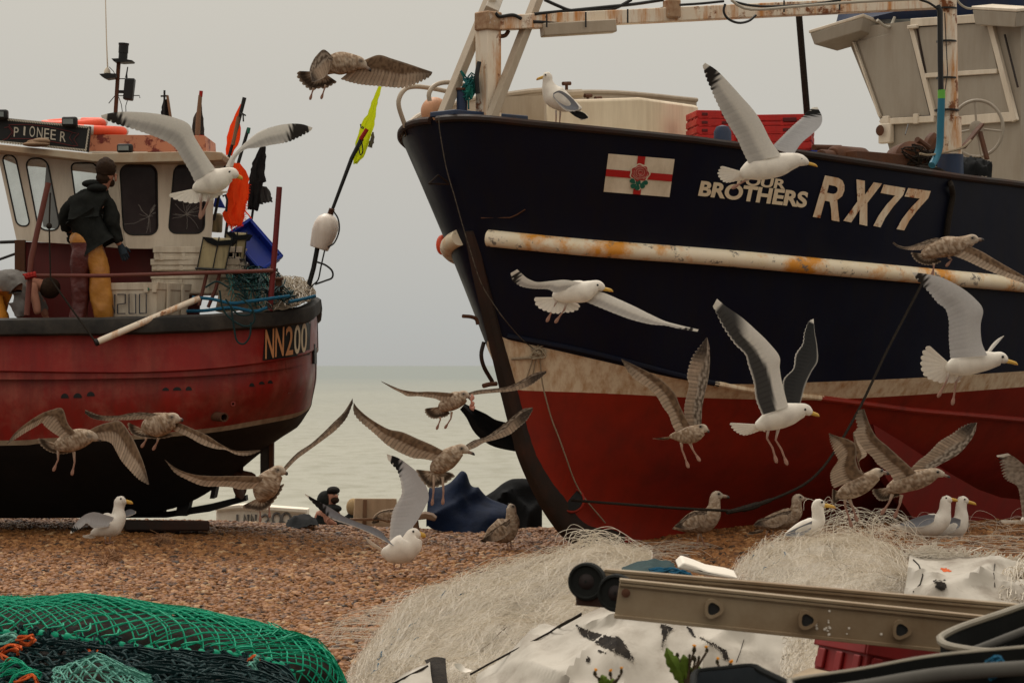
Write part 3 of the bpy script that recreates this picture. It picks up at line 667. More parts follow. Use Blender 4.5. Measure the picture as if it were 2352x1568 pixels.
# sign board
mb = MB(); mb.slab([PV('A', x, y, 25.50) for x, y in ((-60,588),(40,592),(628,650),(612,828),(-60,752))], (0,.05,0)); sign = mb.build('name_board', M['black'], RED, bevel=.006)
flat = lambda d: (lambda u, v, off=.0: P(u, v, d-off))
qA = lambda l: [uv('A', x, y) for x, y in l]
for ch, x0, x1, ya, yb in (('P',96,128,655,722),('I',163,175,650,712),('O',204,242,648,722),('N',256,294,656,728),('E',306,340,664,734),('E',350,386,672,742),('R',416,456,686,756)):
    text_mesh(ch, qA([(x0+2,ya),(x1+2,ya+4),(x1-2,yb+4),(x0-2,yb)]), flat(25.49), 0., .0).build('letter', M['chalk'], sign)
mb = MB()
for a in ([(60,640),(180,638),(320,650),(500,690),(480,730),(520,790),(380,760),(240,738),(70,735),(95,690),(60,640)],[(30,660),(60,655),(85,690),(50,735),(20,745)],[(500,695),(545,700),(510,740),(540,785),(490,785)]):
    mb.tube([PV('A', x, y, 25.49) for x, y in a], .0035, 4)
mb.build('painted_outline', M['thin_red'], sign)
mb = MB()
def whip(a, b, n):
    for k in range(n):
        x0 = lerp(a[0], b[0], k/n); y0 = lerp(a[1], b[1], k/n); x1 = lerp(a[0], b[0], (k+.8)/n); y1 = lerp(a[1], b[1], (k+.8)/n)
        nx, ny = (0, 13) if abs(b[0]-a[0]) > abs(b[1]-a[1]) else (22, 4)
        mb.tube([PV('A', x0, y0, 25.488), PV('A', x1+nx*.3, y1+ny, 25.488)], .0075, 4)
    mb.tube([PV('A', *a, 25.487), PV('A', *b, 25.487)], .003, 4)
whip((50,598),(620,652),34); whip((0,752),(600,812),32); whip((612,660),(590,815),8)
mb.build('rope_whipping', M['chalk'], sign)
def flood(x0, x1, y0, y1, d, par):
    c = PV('A', (x0+x1)/2, (y0+y1)/2, d); w = (x1-x0)*pxm('A', d); h = (y1-y0)*pxm('A', d)
    mb = MB(); mb.box(c+Vector((0,.05,0)), (w,.09,h)); o = mb.build('floodlight', M['black'], par, bevel=.02)
    mb = MB(); mb.box(c+Vector((-.01,0,0)), (w*.68,.012,h*.5)); mb.build('lens', M['glass_lamp'], o)
flood(424,530,582,652,25.4,RED); flood(-60,50,532,602,25.4,RED); flood(806,914,770,832,25.5,RED)
# mast with lamp
mb = MB(); mb.bar(PV('A',797,600,26.2), PV('A',822,196,26.2), .036, .036, (0,1,0)); mast = mb.build('mast', M['rust'], RED)
mb = MB(); mb.slab([PV('A',x,y,26.1) for x, y in ((770,182),(830,180),(915,194),(910,203),(840,207),(785,200))], (0,.2,0)); mb.build('crosstree', M['black'], mast); mb = MB(); mb.slab([PV('A',x,y,26.1) for x, y in ((685,288),(745,284),(802,286),(802,314),(735,322),(705,308))], (0,.16,0)); mb.build('bracket', M['black'], mast); mb = MB()
mb.bar(PV('A',805,412,26.2), PV('A',880,412,26.2), .02, .03); mb.build('bracket', M['black'], mast); mb = MB(); mb.tube([PV('A',815,322,26.2), PV('A',930,322,26.2)], .005, 6); mb.build('spreader', M['black'], mast); mb = MB(); mb.tube([PV('A',752,492,26.2), PV('A',795,440,26.2), PV('A',965,438,26.2), PV('A',968,455,26.2)], .005, 6)
mb.build('spreader', M['black'], mast)
c = PV('A',850,190,26.2); k = pxm('A',26.2)
mb = MB(); mb.lathe(c, (.06,0,1), [(0,.045),(45*k,.045),(46*k,.049),(100*k,.049),(101*k,.053),(114*k,.053),(118*k,.01)], 18, m=lambda i, j: 1 if i == 3 else 0); mb.build('lamp', [M['black'], M['glass_red']], mast)
mb = MB(); mb.lathe(PV('A',742,284,26.2), (0,0,1), [(0,.035),(.03,.03),(.06,.01)], 12); mb.tube([PV('A',745,262,26.2), PV('A',737,60,26.2), PV('A',730,-230,26.2)], [.008,.006,.005], 8); mb.build('antenna', M['wheel_white'], mast)
mb = MB(); mb.slab([PV('A',x,y,26.1) for x, y in ((862,316),(930,318),(912,470),(848,462))], (0,.12,0)); mb.build('signal_box', M['black'], mast, bevel=.012)
mb = MB(); mb.tube([PV('A',874,316,26.16), PV('A',876,290,26.16), PV('A',884,240,26.16)], [.014,.008,.006], 8); mb.build('aerial', M['black'], mast)
for a in ([(755,240),(785,270),(798,300)],[(822,450),(840,500),(848,560)],[(882,470),(870,510),(872,560)]): mb = MB(); mb.tube([PV('A',x,y,26.16) for x, y in a], .004, 5); mb.build('cable', M['cable'], mast)
# red stanchions and rail of the red boat
mb = MB(); mb.tube([PV('R',660,735,25.3), PV('R',630,1150,25.3), PV('R',596,1568,25.3)], .028, 12); post = mb.build('stanchion', M['red_pole'], RED)
mb = MB(); mb.tube([PV('A',334,1040,25.05), PV('A',215,1568,25.05), PV('B',185,612,25.05)], .027, 12); mb.build('stanchion', M['brown_pole'], RED)
mb = MB(); mb.tube([PV('B',200,338,25.02), PV('B',700,340,25.0), PV('B',1340,322,25.1), PV('B',1890,304,25.27)], .02, 10); mb.build('guard_rail', M['brown_pole'], RED)
c = PV('B',212,338,25.0); mb = MB()
for k in range(4): mb.lathe(c+Vector((-.055+.028*k,0,-.012+.006*k)), (1,0,.2), [(0,.03),(.012,.033),(.024,.03)], 10)
mb.tube([c+Vector((.05,-.03,0)), c+Vector((-.03,-.035,-.02)), c+Vector((-.07,-.03,.012))], .008, 6); mb.build('red_lashing', M['red_flag'], RED)
mb = MB(); b0 = PV('R',655,1560,25.6); mb.lathe(b0, (0,0,1), [(0,.032),(.29,.032),(.29,.05),(.31,.05),(.315,.03)], 16); mb.build('bollard', M['rust'], RED)
mb = MB(); mb.tube([PV('A',0,1452,26.3), PV('A',110,1448,26.3)], .018, 8); mb.tube([PV('A',-30,1580,26.3), PV('A',110,1530,26.3)], .014, 8); mb.build('side_rail', M['black'], RED)
# ---- things on the red boat
def torus(mb, c, R, r, tilt, n=40, k=14, bands=True):
    Rm = tilt
    def col(i, j): return (1,1,1)
    rows = []
    for i in range(n+1):
        a = 2*math.pi*i/n
        rows.append([Vector(c)+Rm@Vector(((R+r*math.cos(2*math.pi*j/k))*math.cos(a), (R+r*math.cos(2*math.pi*j/k))*math.sin(a), r*.8*math.sin(2*math.pi*j/k))) for j in range(k)])
    mb.grid(rows, True, (lambda i, j: 1 if (bands and i % 10 in (0, 9)) else 0))
for (x, y, d, tx, ty, lab) in ((505,634,26.25,8,-2,'orange lifebuoy with grey bands lying uppermost on the wheelhouse roof'),(648,676,26.05,5,3,'orange lifebuoy lying under the other ring, against the peeling orange roof box')):
    mb = MB(); torus(mb, PV('A',x,y,d), .285, .062, Matrix.Rotation(math.radians(tx),3,'X')@Matrix.Rotation(math.radians(ty),3,'Y')); tag(mb.build('lifebuoy', [M['orange_plastic'], M['band']]), lab, 'lifebuoy', 'lifebuoys on the wheelhouse roof')
mb = MB(); c = PV('A',250,775,25.36); mb.sphere(c+Vector((0,0,.0)), .135, 20, 10, sc=(1,.55,.2)); mb.sphere(c+Vector((.045,.02,.03)), .095, 16, 10, sc=(.95,.8,.36)); mb.sphere(c+Vector((-.03,.02,.022)), .07, 16, 10, sc=(.95,.8,.36)); tag(mb.build('cloth_cap', cloth('cap_cloth', (.28,.18,.11), (.2,.13,.08))), 'brown cloth cap lying on the wheelhouse roof edge below the PIONEER sign', 'cap')
def flagsheet(name, view, cols, d, mt, par, wave=.04, rows=10, thick=.006, seed=1):
    """cloth from a left edge and a right edge polyline (view px), rippled in depth"""
    Ls = cat([Vector((x, y, 0)) for x, y in cols[0]], rows); Rs = cat([Vector((x, y, 0)) for x, y in cols[1]], rows); n = 14
    mb = MB(); fr = []; bk = []
    for i in range(rows):
        r = []
        for j in range(n):
            q = Ls[i].lerp(Rs[i], j/(n-1)); wd_ = (Rs[i]-Ls[i]).length*pxm(view, d); o = min(wave, .10*wd_)*(math.sin(j*.95+i*.22+seed)+.5*math.sin(j*2.1-i*.5+seed*2))*(.35+.65*i/rows)
            ej = (9*noise.noise(Vector((i*.9, j*.3, seed*3.3))) if j in (0, n-1) and 1 < i else 0)+(12*noise.noise(Vector((j*1.3, seed, 1))) if i == rows-1 else 0)
            r.append(PV(view, q.x+ej, q.y+(ej if i == rows-1 else 0), d+o))
        fr.append(r)
    mb.grid(fr)
    return mb.build(name, M[mt] if isinstance(mt, str) else mt, par, recalc=False)
def pole(view, pts, r, d, name, mt, par):
    mb = MB(); mb.tube([PV(view, *(p if len(p) == 2 else p[:2]), d+(p[2] if len(p) > 2 else 0)) for p in pts], r, 10); return mb.build(name, M[mt], par)
def marker(lab, loc): return empty('flag_marker', loc, lab, 'flag marker', 'flag markers on the red boat')
f = marker('pair of dark poles with furled black flag behind the wheelhouse roof', PV('A',1150,620,26.9))
pole('A', [(1138,402),(1136,640)], .011, 26.9, 'pole', 'black', f); pole('A', [(1158,438),(1182,600),(1184,660)], .014, 26.9, 'pole', 'wood', f); pole('A', [(1112,442),(1160,440)], .010, 26.9, 'toggle', 'black', f)
flagsheet('flag', 'A', ([(1130,470),(1115,560),(1118,620)],[(1160,460),(1180,560),(1186,620)]), 26.92, 'black_flag', f)
f = marker('tapered brown pole with red tip carrying dark and red flags', PV('A',1370,830,26.9))
pole('A', [(1386,436),(1372,600),(1362,830)], [.02,.026,.03], 26.8, 'pole', 'wood', f); pole('A', [(1392,406),(1388,446)], .019, 26.8, 'pole_tip', 'red_flag', f)
flagsheet('flag', 'A', ([(1378,520),(1340,590),(1326,680),(1330,760)],[(1396,500),(1404,580),(1410,640),(1414,720)]), 26.86, cloth('grey_flag_cloth', (.12,.11,.10), (.03,.03,.03)), f, seed=3)
flagsheet('flag', 'A', ([(1350,706),(1362,760),(1378,800)],[(1412,712),(1416,770),(1416,815)]), 26.78, 'red_flag', f, seed=5)
f = marker('leaning black pole with narrow orange flag, tallest of the flag poles at the stern', PV('A',1480,1300,26.0))
pole('A', [(1692,452),(1640,660),(1590,840),(1550,960),(1480,1300)], [.021,.018,.016,.015,.015], 26.1, 'pole', 'black', f); pole('A', [(1650,585),(1612,780)], .019, 26.08, 'pole_sleeve', 'wood', f)
flagsheet('flag', 'A', ([(1664,496),(1612,600),(1568,730),(1562,850)],[(1676,500),(1662,600),(1664,740),(1600,850)]), 26.14, 'orange_flag', f, .03, seed=2)
mb = MB(); mb.tube([PV('A',1660,560,26.05), PV('A',1700,576,26.03), PV('A',1682,560,26.03), PV('A',1684,618,26.03)], .008, 6); mb.build('lashing', M['cable'], f)
f = marker('black pole with green tip and large frayed orange flag hanging by the crates', PV('A',1570,1400,25.7))
pole('A', [(1718,668),(1650,900),(1600,1100),(1560,1420)], [.017,.017,.016,.015], 25.95, 'pole', 'black', f); pole('A', [(1722,660),(1714,700)], .019, 25.95, 'pole_tip', 'rose_green', f)
flagsheet('flag', 'A', ([(1618,905),(1600,1020),(1562,1130),(1575,1200),(1540,1250),(1560,1310),(1600,1345)],[(1660,905),(1715,985),(1722,1040),(1718,1130),(1700,1220),(1688,1290),(1672,1335)]), 25.85, 'orange_flag', f, .05, 22, seed=4)
mb = MB(); rnd = random.Random(3)
for k in range(40):
    t = k/39; x = lerp(1575,1680,t)+rnd.uniform(-4,4); y = 1328+rnd.uniform(-6,8); mb.tube([PV('A',x,y,25.85), PV('A',x+rnd.uniform(-6,6),y+rnd.uniform(8,26),25.85)], .003, 3)
for k in range(26):
    y = lerp(1050,1300,k/25); x = lerp(1722,1684,k/25); mb.tube([PV('A',x-4,y,25.85), PV('A',x+rnd.uniform(6,18),y+rnd.uniform(0,14),25.84)], .003, 3)
mb.tube([PV('A',1690,1230,25.85), PV('A',1722,1265,25.84), PV('A',1738,1288,25.84)], .007, 5); mb.tube([PV('A',1600,1340,25.85), PV('A',1606,1375,25.84)], .006, 5)
mb.build('fringe', M['orange_flag'], f)
mb = MB(); mb.tube([PV('A',1565,1240,25.8), PV('A',1572,1160,25.8), PV('A',1560,1125,25.8), PV('A',1540,1135,25.8)], .012, 8); mb.build('hook', M['black'], f)
f = marker('ragged black flag drooping from a black pole, nearest the dark red stanchion', PV('A',1760,1300,26.5))
pole('A', [(1822,780),(1790,960),(1740,1300)], .013, 26.5, 'pole', 'black', f)
flagsheet('flag', 'A', ([(1800,790),(1750,900),(1725,1000),(1720,1090),(1712,1200),(1710,1222)],[(1840,790),(1838,900),(1830,980),(1845,1030),(1815,1060),(1790,1240)]), 26.45, 'black_flag', f, .04, 22, seed=6)
flagsheet('flag', 'A', ([(1790,1060),(1780,1130),(1790,1195)],[(1845,1068),(1872,1110),(1886,1172)]), 26.5, cloth('dark_grey_flag', (.06,.058,.055)), f, .03, seed=7)
# can floats
def canfloat(x0, x1, y0, y1, d, skew, lab):
    c0 = PV('R',(x0+x1)/2,y1,d); root = empty('can_float', c0, lab, 'float', 'square can floats at the stern')
    R_ = lambda x, y, o=0: PV('R', x, y, d+o)
    mb = MB(); mb.hexa([R_(x0+skew,y0),R_(x1+skew*.9,y0+8),R_(x1,y1),R_(x0,y1-10),R_(x0+skew,y0,.26),R_(x1+skew*.9,y0+8,.26),R_(x1,y1,.26),R_(x0,y1-10,.26)]); mb.build('can', M['can'], root, bevel=.02)
    mb = MB(); mb.slab([R_(x0+skew-6,y0-2,-.02),R_(x0+skew+60,y0+4,-.02),R_((x0+x1)/2+skew,y0+26,-.02),R_(x1+skew+14,y0+16,-.02),R_(x1+skew*.6,y0+52,-.02),R_((x0+x1)/2+skew-20,y0+58,-.02),R_(x0+skew+30,y0+36,-.02)], (0,.3,0)); mb.build('lid', M['black_tarp'], root)
    mb = MB()
    for t in (.02,.55,.98): mb.tube([R_(lerp(x0,x1,t)+skew*1.0,y0,-.012), R_(lerp(x0,x1,t),y1,-.012)], .0065, 6)
    mb.tube([R_(x0-6,y1-14,-.012), R_(x1+4,y1-2,-.012)], .012, 6); mb.build('cage', M['cable'], root)
    return root
r = canfloat(275,424,1036,1228,25.7,22,'square yellowed can float with black lid, tucked behind the mossy one')
mb = MB(); mb.tube([PV('R',300,1200,25.68), PV('R',296,1246,25.68), PV('R',318,1252,25.68), PV('R',334,1240,25.68), PV('R',328,1216,25.68)], .008, 6); mb.build('handle', M['black'], r)
r = canfloat(100,300,1072,1296,25.35,45,'square mossy can float in a wire cage, nearest one above the guard rail')
for a in ([(176,1300),(120,1532)],[(262,1300),(232,1420),(180,1545)]):
    mb = MB(); mb.tube([PV('R',x,y,25.45) for x, y in a], .018, 8); mb.build('pole', M['brown_pole'], r)
mb = MB(); mb.lathe(PV('R',238,1040,26.2), (0.05,0,1), [(0,.05),(.01,.056),(.17,.056),(.19,.03)], 14); tag(mb.build('plastic_drum', M['can']), 'small mossy plastic drum standing behind the can floats', 'drum')
# blue crates
mb = MB(); Rr = Matrix.Rotation(math.radians(-12),3,'Z')@Matrix.Rotation(math.radians(48),3,'Y')@Matrix.Rotation(math.radians(55),3,'X')
crate(mb, PV('R',492,1140,26.1), (.50,.28,.14), Rr, bands=False); tag(mb.build('fish_crate', M['blue_plastic'], bevel=.006), 'blue plastic fish crate tipped on edge beside the stern stanchion', 'crate')
mb = MB(); mb.hexa([PV('R',x,y,26.3) for x, y in ((228,800),(262,806),(300,880),(214,870))]+[PV('R',x,y,26.5) for x, y in ((228,800),(262,806),(300,880),(214,870))]); tag(mb.build('blue_sheet', M['blue_plastic'], bevel=.01), 'scrap of folded blue plastic sheet behind the orange flag', 'sheet')
# white crates
k = pxm('B',25.8); labs = ['white fish crate at the bottom of the stack beside the wheelhouse','white fish crate in the middle of the stack beside the wheelhouse','white fish crate on top of the stack beside the wheelhouse']
for i, (yc, hh, dx) in enumerate(((398,150,0),(272,84,-6),(195,100,4))):
    mb = MB(); crate(mb, PV('B',1385+dx,yc,25.95), (.86,.5,hh*k), rotz(-6+3*i)); tag(mb.build('fish_crate', M['white_plastic'], bevel=.004), labs[i], 'crate', 'white fish crates stacked on the red boat')
mb = MB(); Rr = rotz(-26); X, Y, Z = .55, .56, .33; c = PV('B',1035,510,25.45)
def tp(x, y, z): s = 1+.07*(z/Z); return c+Rr@Vector((x*s, y*s, z))
q = [(-X/2,-Y/2),(X/2,-Y/2),(X/2,Y/2),(-X/2,Y/2)]
mb.grid([[tp(x*.97,y*.97,-Z/2) for x, y in q],[tp(x,y,Z*.28) for x, y in q],[tp(x*1.03,y*1.03,Z*.29) for x, y in q],[tp(x*1.03,y*1.03,Z/2) for x, y in q],[tp(x*.95,y*.95,Z/2) for x, y in q],[tp(x*.9,y*.9,-Z*.45) for x, y in q]], True, caps=True)
for sx in (.12,.44):
    p = Rr@Vector((X*.53,-Y/2+Y*(.3 if sx < .2 else .75),0)); mb.box(c+p, (.02,.05,Z*.9), Rr)
for sx in (-.02,.30): mb.box(c+Rr@Vector((X*.30+sx*.3,-Y*.53,Z*.40-.03)), (.05,.02,.07), Rr)
nc = mb.build('fish_crate', M['white_plastic'], bevel=.006); tag(nc, 'white fish crate marked N200 standing by the fisherman\'s legs', 'crate')
def faceq(fx, fz): return c+Rr@Vector((X*(fx-.5)*1.0, -Y/2*1.04-.012, Z*(fz-.5)))
mb2 = MB()
for ch, x0, x1 in (('N',.03,.14),('2',.20,.36),('0',.44,.58),('0',.66,.80)):
    seg = {'N':[[(0,0),(0,1),(1,0),(1,1)]],'2':[[(0,1),(1,1),(1,.52),(0,.48),(0,0),(1,0)]],'0':[[(0,0),(0,1),(1,1),(1,0),(0,0)]]}[ch]
    for sg in seg: mb2.tube([faceq(lerp(x0,x1,a), lerp(.1,.66,b)) for a, b in sg], .0075, 4)
mb2.build('letter', M['marker'], nc)
mb = MB(); p = faceq(.83,.80); mb.box(p, (.03,.004,.03), Rr@Matrix.Rotation(math.radians(45),3,'Y')); mb.build('green_mark', M['rose_green'], nc)
mb = MB(); mb.hexa([PV('B',x,y,26.2) for x, y in ((1700,262),(1700,330),(1872,318),(1872,148))]+[PV('B',x,y,26.6) for x, y in ((1700,262),(1700,330),(1872,318),(1872,148))]); tag(mb.build('wooden_box', M['wood_light'], bevel=.01), 'tan wooden box corner behind the dark red stanchion', 'box')
# stern net heap, ropes
def strands(mb, fn, n, seglen, r, seed, step=.02, off=(0,.03), wander=.35, dirs=None, col=None):
    rnd = random.Random(seed)
    for _ in range(n):
        a = rnd.random(); b = rnd.random(); th = rnd.uniform(0, 6.28) if dirs is None else rnd.gauss(*dirs); o = rnd.uniform(*off); ph = rnd.uniform(0, 6.28); pts = []
        for k in range(seglen):
            pts.append(fn(a, b, o+.4*off[1]*math.sin(k*.5+ph)))
            th += rnd.uniform(-wander, wander); a += step*math.cos(th); b += step*math.sin(th)
            if not (-.02 < a < 1.02 and -.02 < b < 1.02): break
        if len(pts) > 2: mb.tube(pts, r, 3, caps=False)
def surf_fn(rows, up=Vector((0,-.5,.86))):
    nr = len(rows); nc_ = len(rows[0])
    def fn(a, b, o):
        a = max(0, min(.9999, a))*(nc_-1); b = max(0, min(.9999, b))*(nr-1); i = int(b); j = int(a); fb = b-i; fa = a-j
        i2 = min(i+1, nr-1); j2 = min(j+1, nc_-1)
        p = rows[i][j].lerp(rows[i][j2], fa).lerp(rows[i2][j].lerp(rows[i2][j2], fa), fb)
        return p+up*o
    return fn
def relief(rows_px, nc_, nr, amp=.0, freq=3., seed=0):
    """smooth heap surface through rows of (u,v,d)"""
    rr = [cat([P(*q) for q in r], nc_) for r in rows_px]
    cols = [cat([r[j] for r in rr], nr) for j in range(nc_)]
    out = [[cols[j][i].copy() for j in range(nc_)] for i in range(nr)]
    for i in range(nr):
        for j in range(nc_):
            p = out[i][j]; nz = noise.fractal(Vector((p.x*freq, p.y*freq+seed*7.1, p.z*freq)), .9, 2.1, 4)
            out[i][j] = p+Vector((0,-.5,.8))*amp*nz
    return out
def uvd(w, l): return [(*uv(w, a[0], a[1]), a[2]) for a in l]
net = empty('net_heap', PV('R',560,1568,25.6), 'heap of teal and brown netting piled on the stern deck of the red boat', 'fishing net')
rows = relief([uvd('R',[(230,1580,25.15),(420,1575,25.15),(620,1565,25.3),(800,1530,25.6),(900,1480,26.1)]), uvd('R',[(250,1420,25.3),(420,1440,25.3),(600,1470,25.5),(760,1450,25.8),(905,1440,26.2)]), uvd('R',[(250,1350,25.7),(380,1335,25.7),(520,1330,25.9),(680,1365,26.1),(880,1420,26.4)]), uvd('R',[(250,1400,26.2),(380,1360,26.4),(520,1350,26.6),(700,1380,26.7),(880,1440,26.8)])], 40, 26, .05, 5)
mb = MB(); mb.grid(rows); mb.build('net_mass', M['gill_brown'], net)
fn = surf_fn(rows)
mb = MB(); strands(mb, lambda a, b, o: fn(.3+.7*a, b, o), 260, 26, .0035, 3, .02, (0,.05)); mb.build('brown_mesh', M['gill'], net)
mb = MB(); strands(mb, lambda a, b, o: fn(.05+.42*a, b, o), 170, 26, .005, 5, .03, (.0,.06), dirs=(1.2,.5)); mb.build('teal_mesh', cloth('stern_teal_twine', (.05,.16,.145), (.02,.07,.07), scale=20), net)
mb = MB(); strands(mb, lambda a, b, o: fn(.12+.5*a, .55*b, o+.05), 60, 30, .008, 8, .03, (.0,.05)); mb.build('dark_mesh', M['dark_net'], net)
mb = MB()
for l in ([(1290,585),(1420,580),(1600,560),(1760,585),(1850,560)],[(1330,490),(1460,500),(1600,530),(1700,520),(1850,500),(2000,480)],[(2000,520),(2100,500),(2180,480)]):
    mb.tube(cat([PV('B',x,y,25.15+.5*max(0,x-1850)/350) for x, y in l], 24), .017, 8)
tag(mb.build('rope', M['rope_blue']), 'thick blue rope lying along the stern gunwale under the net heap', 'rope')
mb = MB()
for l in ([(1520,440),(1540,560),(1600,640),(1700,690),(1760,650),(1740,560),(1650,480)],[(1600,560),(1620,700),(1640,790),(1690,810),(1730,750),(1735,660)],[(1560,500),(1640,600),(1720,610),(1750,580)],[(1420,420),(1500,380),(1580,420)]):
    mb.tube(cat([PV('B',x,y,24.93) for x, y in l], 26), .009, 7)
tag(mb.build('rope', M['dark_net']), 'dark green rope looping over the rubber rail near the stern', 'rope')
mb = MB(); mb.tube([PV('B',665,800,24.72), PV('B',1380,495,25.1)], .032, 14); b_ = mb.build('boom_pole', M['rusty_white']); tag(b_, 'long off-white pole lashed outside the red boat above its side', 'pole')
mb = MB(); a = PV('B',665,800,24.72); ax = (PV('B',1380,495,25.1)-a).normalized(); mb.lathe(a-ax*.012, ax, [(0,.036),(.03,.036)], 14); mb.build('end_cap', M['black'], b_)
mb = MB(); mb.tube([PV('B',660,795,24.70), PV('B',500,575,24.85), PV('B',350,360,24.95)], .009, 7); mb.tube([PV('B',350,360,24.95), PV('B',342,60,25.0), PV('A',340,1350,25.0), PV('A',348,1110,25.0)], .008, 7); mb.sphere(PV('A',340,1340,25.0), .03, 10, 6); tag(mb.build('rope', M['rope_dark']), 'thin dark rope holding the off-white pole up to the leaning stanchion', 'rope')
# dan buoy with yellow flag
db = empty('dan_buoy', PV('R',835,1470,26.2), 'leaning dan buoy with white float and yellow flag at the stern of the red boat', 'marker buoy')
pole('D', [(600,735),(530,870),(392,1236)], [.024,.021,.017], 26.2, 'pole', 'black', db); pole('D', [(636,670),(590,742)], .022, 26.18, 'pole_tip', 'red_flag', db)
pole('R', [(920,1120),(890,1280),(838,1468)], .025, 26.2, 'pole', 'black', db)
c = PV('R',925,1150,26.2); ax = (PV('R',1003,916,26.2)-c).normalized()
mb = MB(); mb.lathe(c, ax, [(0,.02),(.0,.085),(.005,.095),(.16,.125),(.24,.127),(.31,.105),(.35,.06),(.365,.02)], 28); mb.build('float', M['buoy_white'], db)
mb = MB()
for k_ in range(5): mb.lathe(c+ax*(.362+.012*k_), ax, [(0,.026),(.006,.034),(.012,.026)], 12)
mb.build('rope_binding', M['rust'], db)
mb = MB(); mb.tube(cat([PV('R',x,y,26.07) for x, y in ((1025,900),(1055,950),(1062,1030),(1030,1110),(985,1140))], 20), .008, 7); mb.tube(cat([PV('R',x,y,26.1) for x, y in ((965,1160),(940,1270),(920,1360),(880,1400),(860,1450))], 20), .008, 7); mb.tube(cat([PV('R',x,y,26.1) for x, y in ((915,1240),(970,1260),(1015,1300),(1015,1345),(970,1365),(900,1390))], 24), .010, 7); mb.build('rope', M['cable'], db)
flagsheet('flag', 'D', ([(715,372),(672,470),(640,560),(590,640),(560,760),(545,850),(540,915)],[(737,375),(705,510),(700,560),(680,660),(650,745),(620,850),(560,905)]), 26.25, 'yellow_flag', db, .03, 20, seed=2)
flagsheet('flag', 'D', ([(672,690),(650,760),(640,790)],[(682,690),(684,750),(670,800)]), 26.3, cloth('grey_cloth', (.16,.14,.13)), db, .02, seed=4)
mb = MB(); mb.tube(cat([PV('D',x,y,26.15) for x, y in ((598,750),(606,820),(590,850),(580,800),(596,760))], 16), .007, 6); mb.build('cord', M['cable'], db); mb = MB(); mb.tube(cat([PV('D',x,y,26.15) for x, y in ((590,635),(596,660),(612,665),(604,650))], 10), .007, 6); mb.build('cord', M['cable'], db)
# timber under the stern
for i, (x0, x1, y0, y1, lab) in enumerate(((860,1450,905,985,'dark timber baulk lying on the shingle under the stern of the red boat'),)):
    mb = MB(); mb.hexa([zc(x0,y0,25.9),zc(x1,y0+8,25.7),zc(x1,y1,25.7),zc(x0,y1,25.9),zc(x0,y0,26.3),zc(x1,y0+8,26.1),zc(x1,y1,26.1),zc(x0,y1,26.3)]); tag(mb.build('timber_baulk', M['black_bottom' if i else 'stem'], bevel=.02), lab, 'timber')
# ================================================================= BLUE BOAT
TH = math.radians(42)
HB = Hull((.683,25,0), (math.cos(TH), math.sin(TH), 0), (math.sin(TH), -math.cos(TH), 0))
b_rail = HB.curve([(1005,275),(1030,272),(1071,271),(1130,274),(1224,284),(1390,300),(1586,320),(1640,327),(1830,351),(1965,371),(2207,407),(2352,425),(2700,476)], 2.2, 4.5, .5, n=80)
b1 = HB.curve([(1085,530),(1120,545),(1351,569),(1636,590),(1917,615),(2352,654),(2700,684)], 2.1, 4.8, .6, n=80)
b2 = HB.curve([(1145,770),(1165,779),(1280,805),(1405,834),(1576,873),(1704,882),(1882,877),(2095,868),(2352,852),(2700,828)], 1.95, 5, .75, n=80)
b3 = HB.curve([(1178,893),(1190,896),(1387,903),(1572,912),(1739,917),(1882,918),(2095,907),(2352,888),(2700,856)], 1.85, 5, .8, n=80)
b4 = HB.curve([(1215,1045),(1300,1050),(1500,1060),(1800,1065),(2100,1055),(2352,1045),(2700,1030)], 1.2, 5, .95, n=80)
b5 = HB.curve([(1285,1180),(1400,1186),(1600,1192),(1800,1194),(2100,1190),(2352,1180),(2700,1170)], .32, 5, 1.05, n=80)
b6 = HB.curve([(1345,1243),(1500,1246),(1800,1247),(2100,1247),(2352,1245),(2700,1243)], .1, 5, 1., n=80)
BLUE = empty('fishing_boat', (2.5,26.2,gz(2.5,26.2)), 'large navy blue fishing boat with white stripe and red bottom, RX77 on its side', 'boat')
hm = MB(); near = MB()
HBR = None
for cs, mi, sub in (([b_rail,b1,b2],0,6),([b2,b3],1,4),([b3,b4,b5,b6],2,5)):
    rows = HB.loft(cs, sub); hm.grid(rows, m=mi); near.grid(rows); HBR = rows if mi == 0 else HBR; hm.grid([[HB.mirror(p) for p in r] for r in rows], m=mi)
castB = caster(bvh_of(near), 25.5)
for sp_ in (HB.loft([b_rail,b1,b2], 6), HB.loft([b2,b3], 4), HB.loft([b3,b4,b5,b6], 5)):
    k_ = 0 if sp_[0][0] == b_rail[0] else (1 if (sp_[0][0]-b2[0]).length < 1e-6 else 2); hm.grid([[r[0], HB.mirror(r[0])] for r in sp_], m=k_)
hm.build('hull', [M['navy'], M['boat_white'], M['boat_red']], BLUE, sharp=50)
mb = MB(); ins = lambda p, k: p-HB.N*min(k, max(0, HB.N.dot(p-HB.O)-.01))+HB.A*k*.5
nr = [ins(p, .06) for p in HBR[3]]; mb.grid([nr, [HB.mirror(p) for p in nr]]); mb.build('deck', M['grey_panel'], BLUE)
mb = MB()
for f_ in (lambda p: p, HB.mirror):
    mb.tube([f_(p)+Vector((0,0,.0)) for p in b_rail], .035, 8)
mb.build('rail_capping', M['stem'], BLUE)
mb = MB()          # inner side of both bulwarks
for f_ in (lambda p: p, HB.mirror):
    mb.grid([[f_(ins(p, .05)) for p in r] for r in HBR[:4]])
mb.build('bulwark', M['beige'], BLUE)
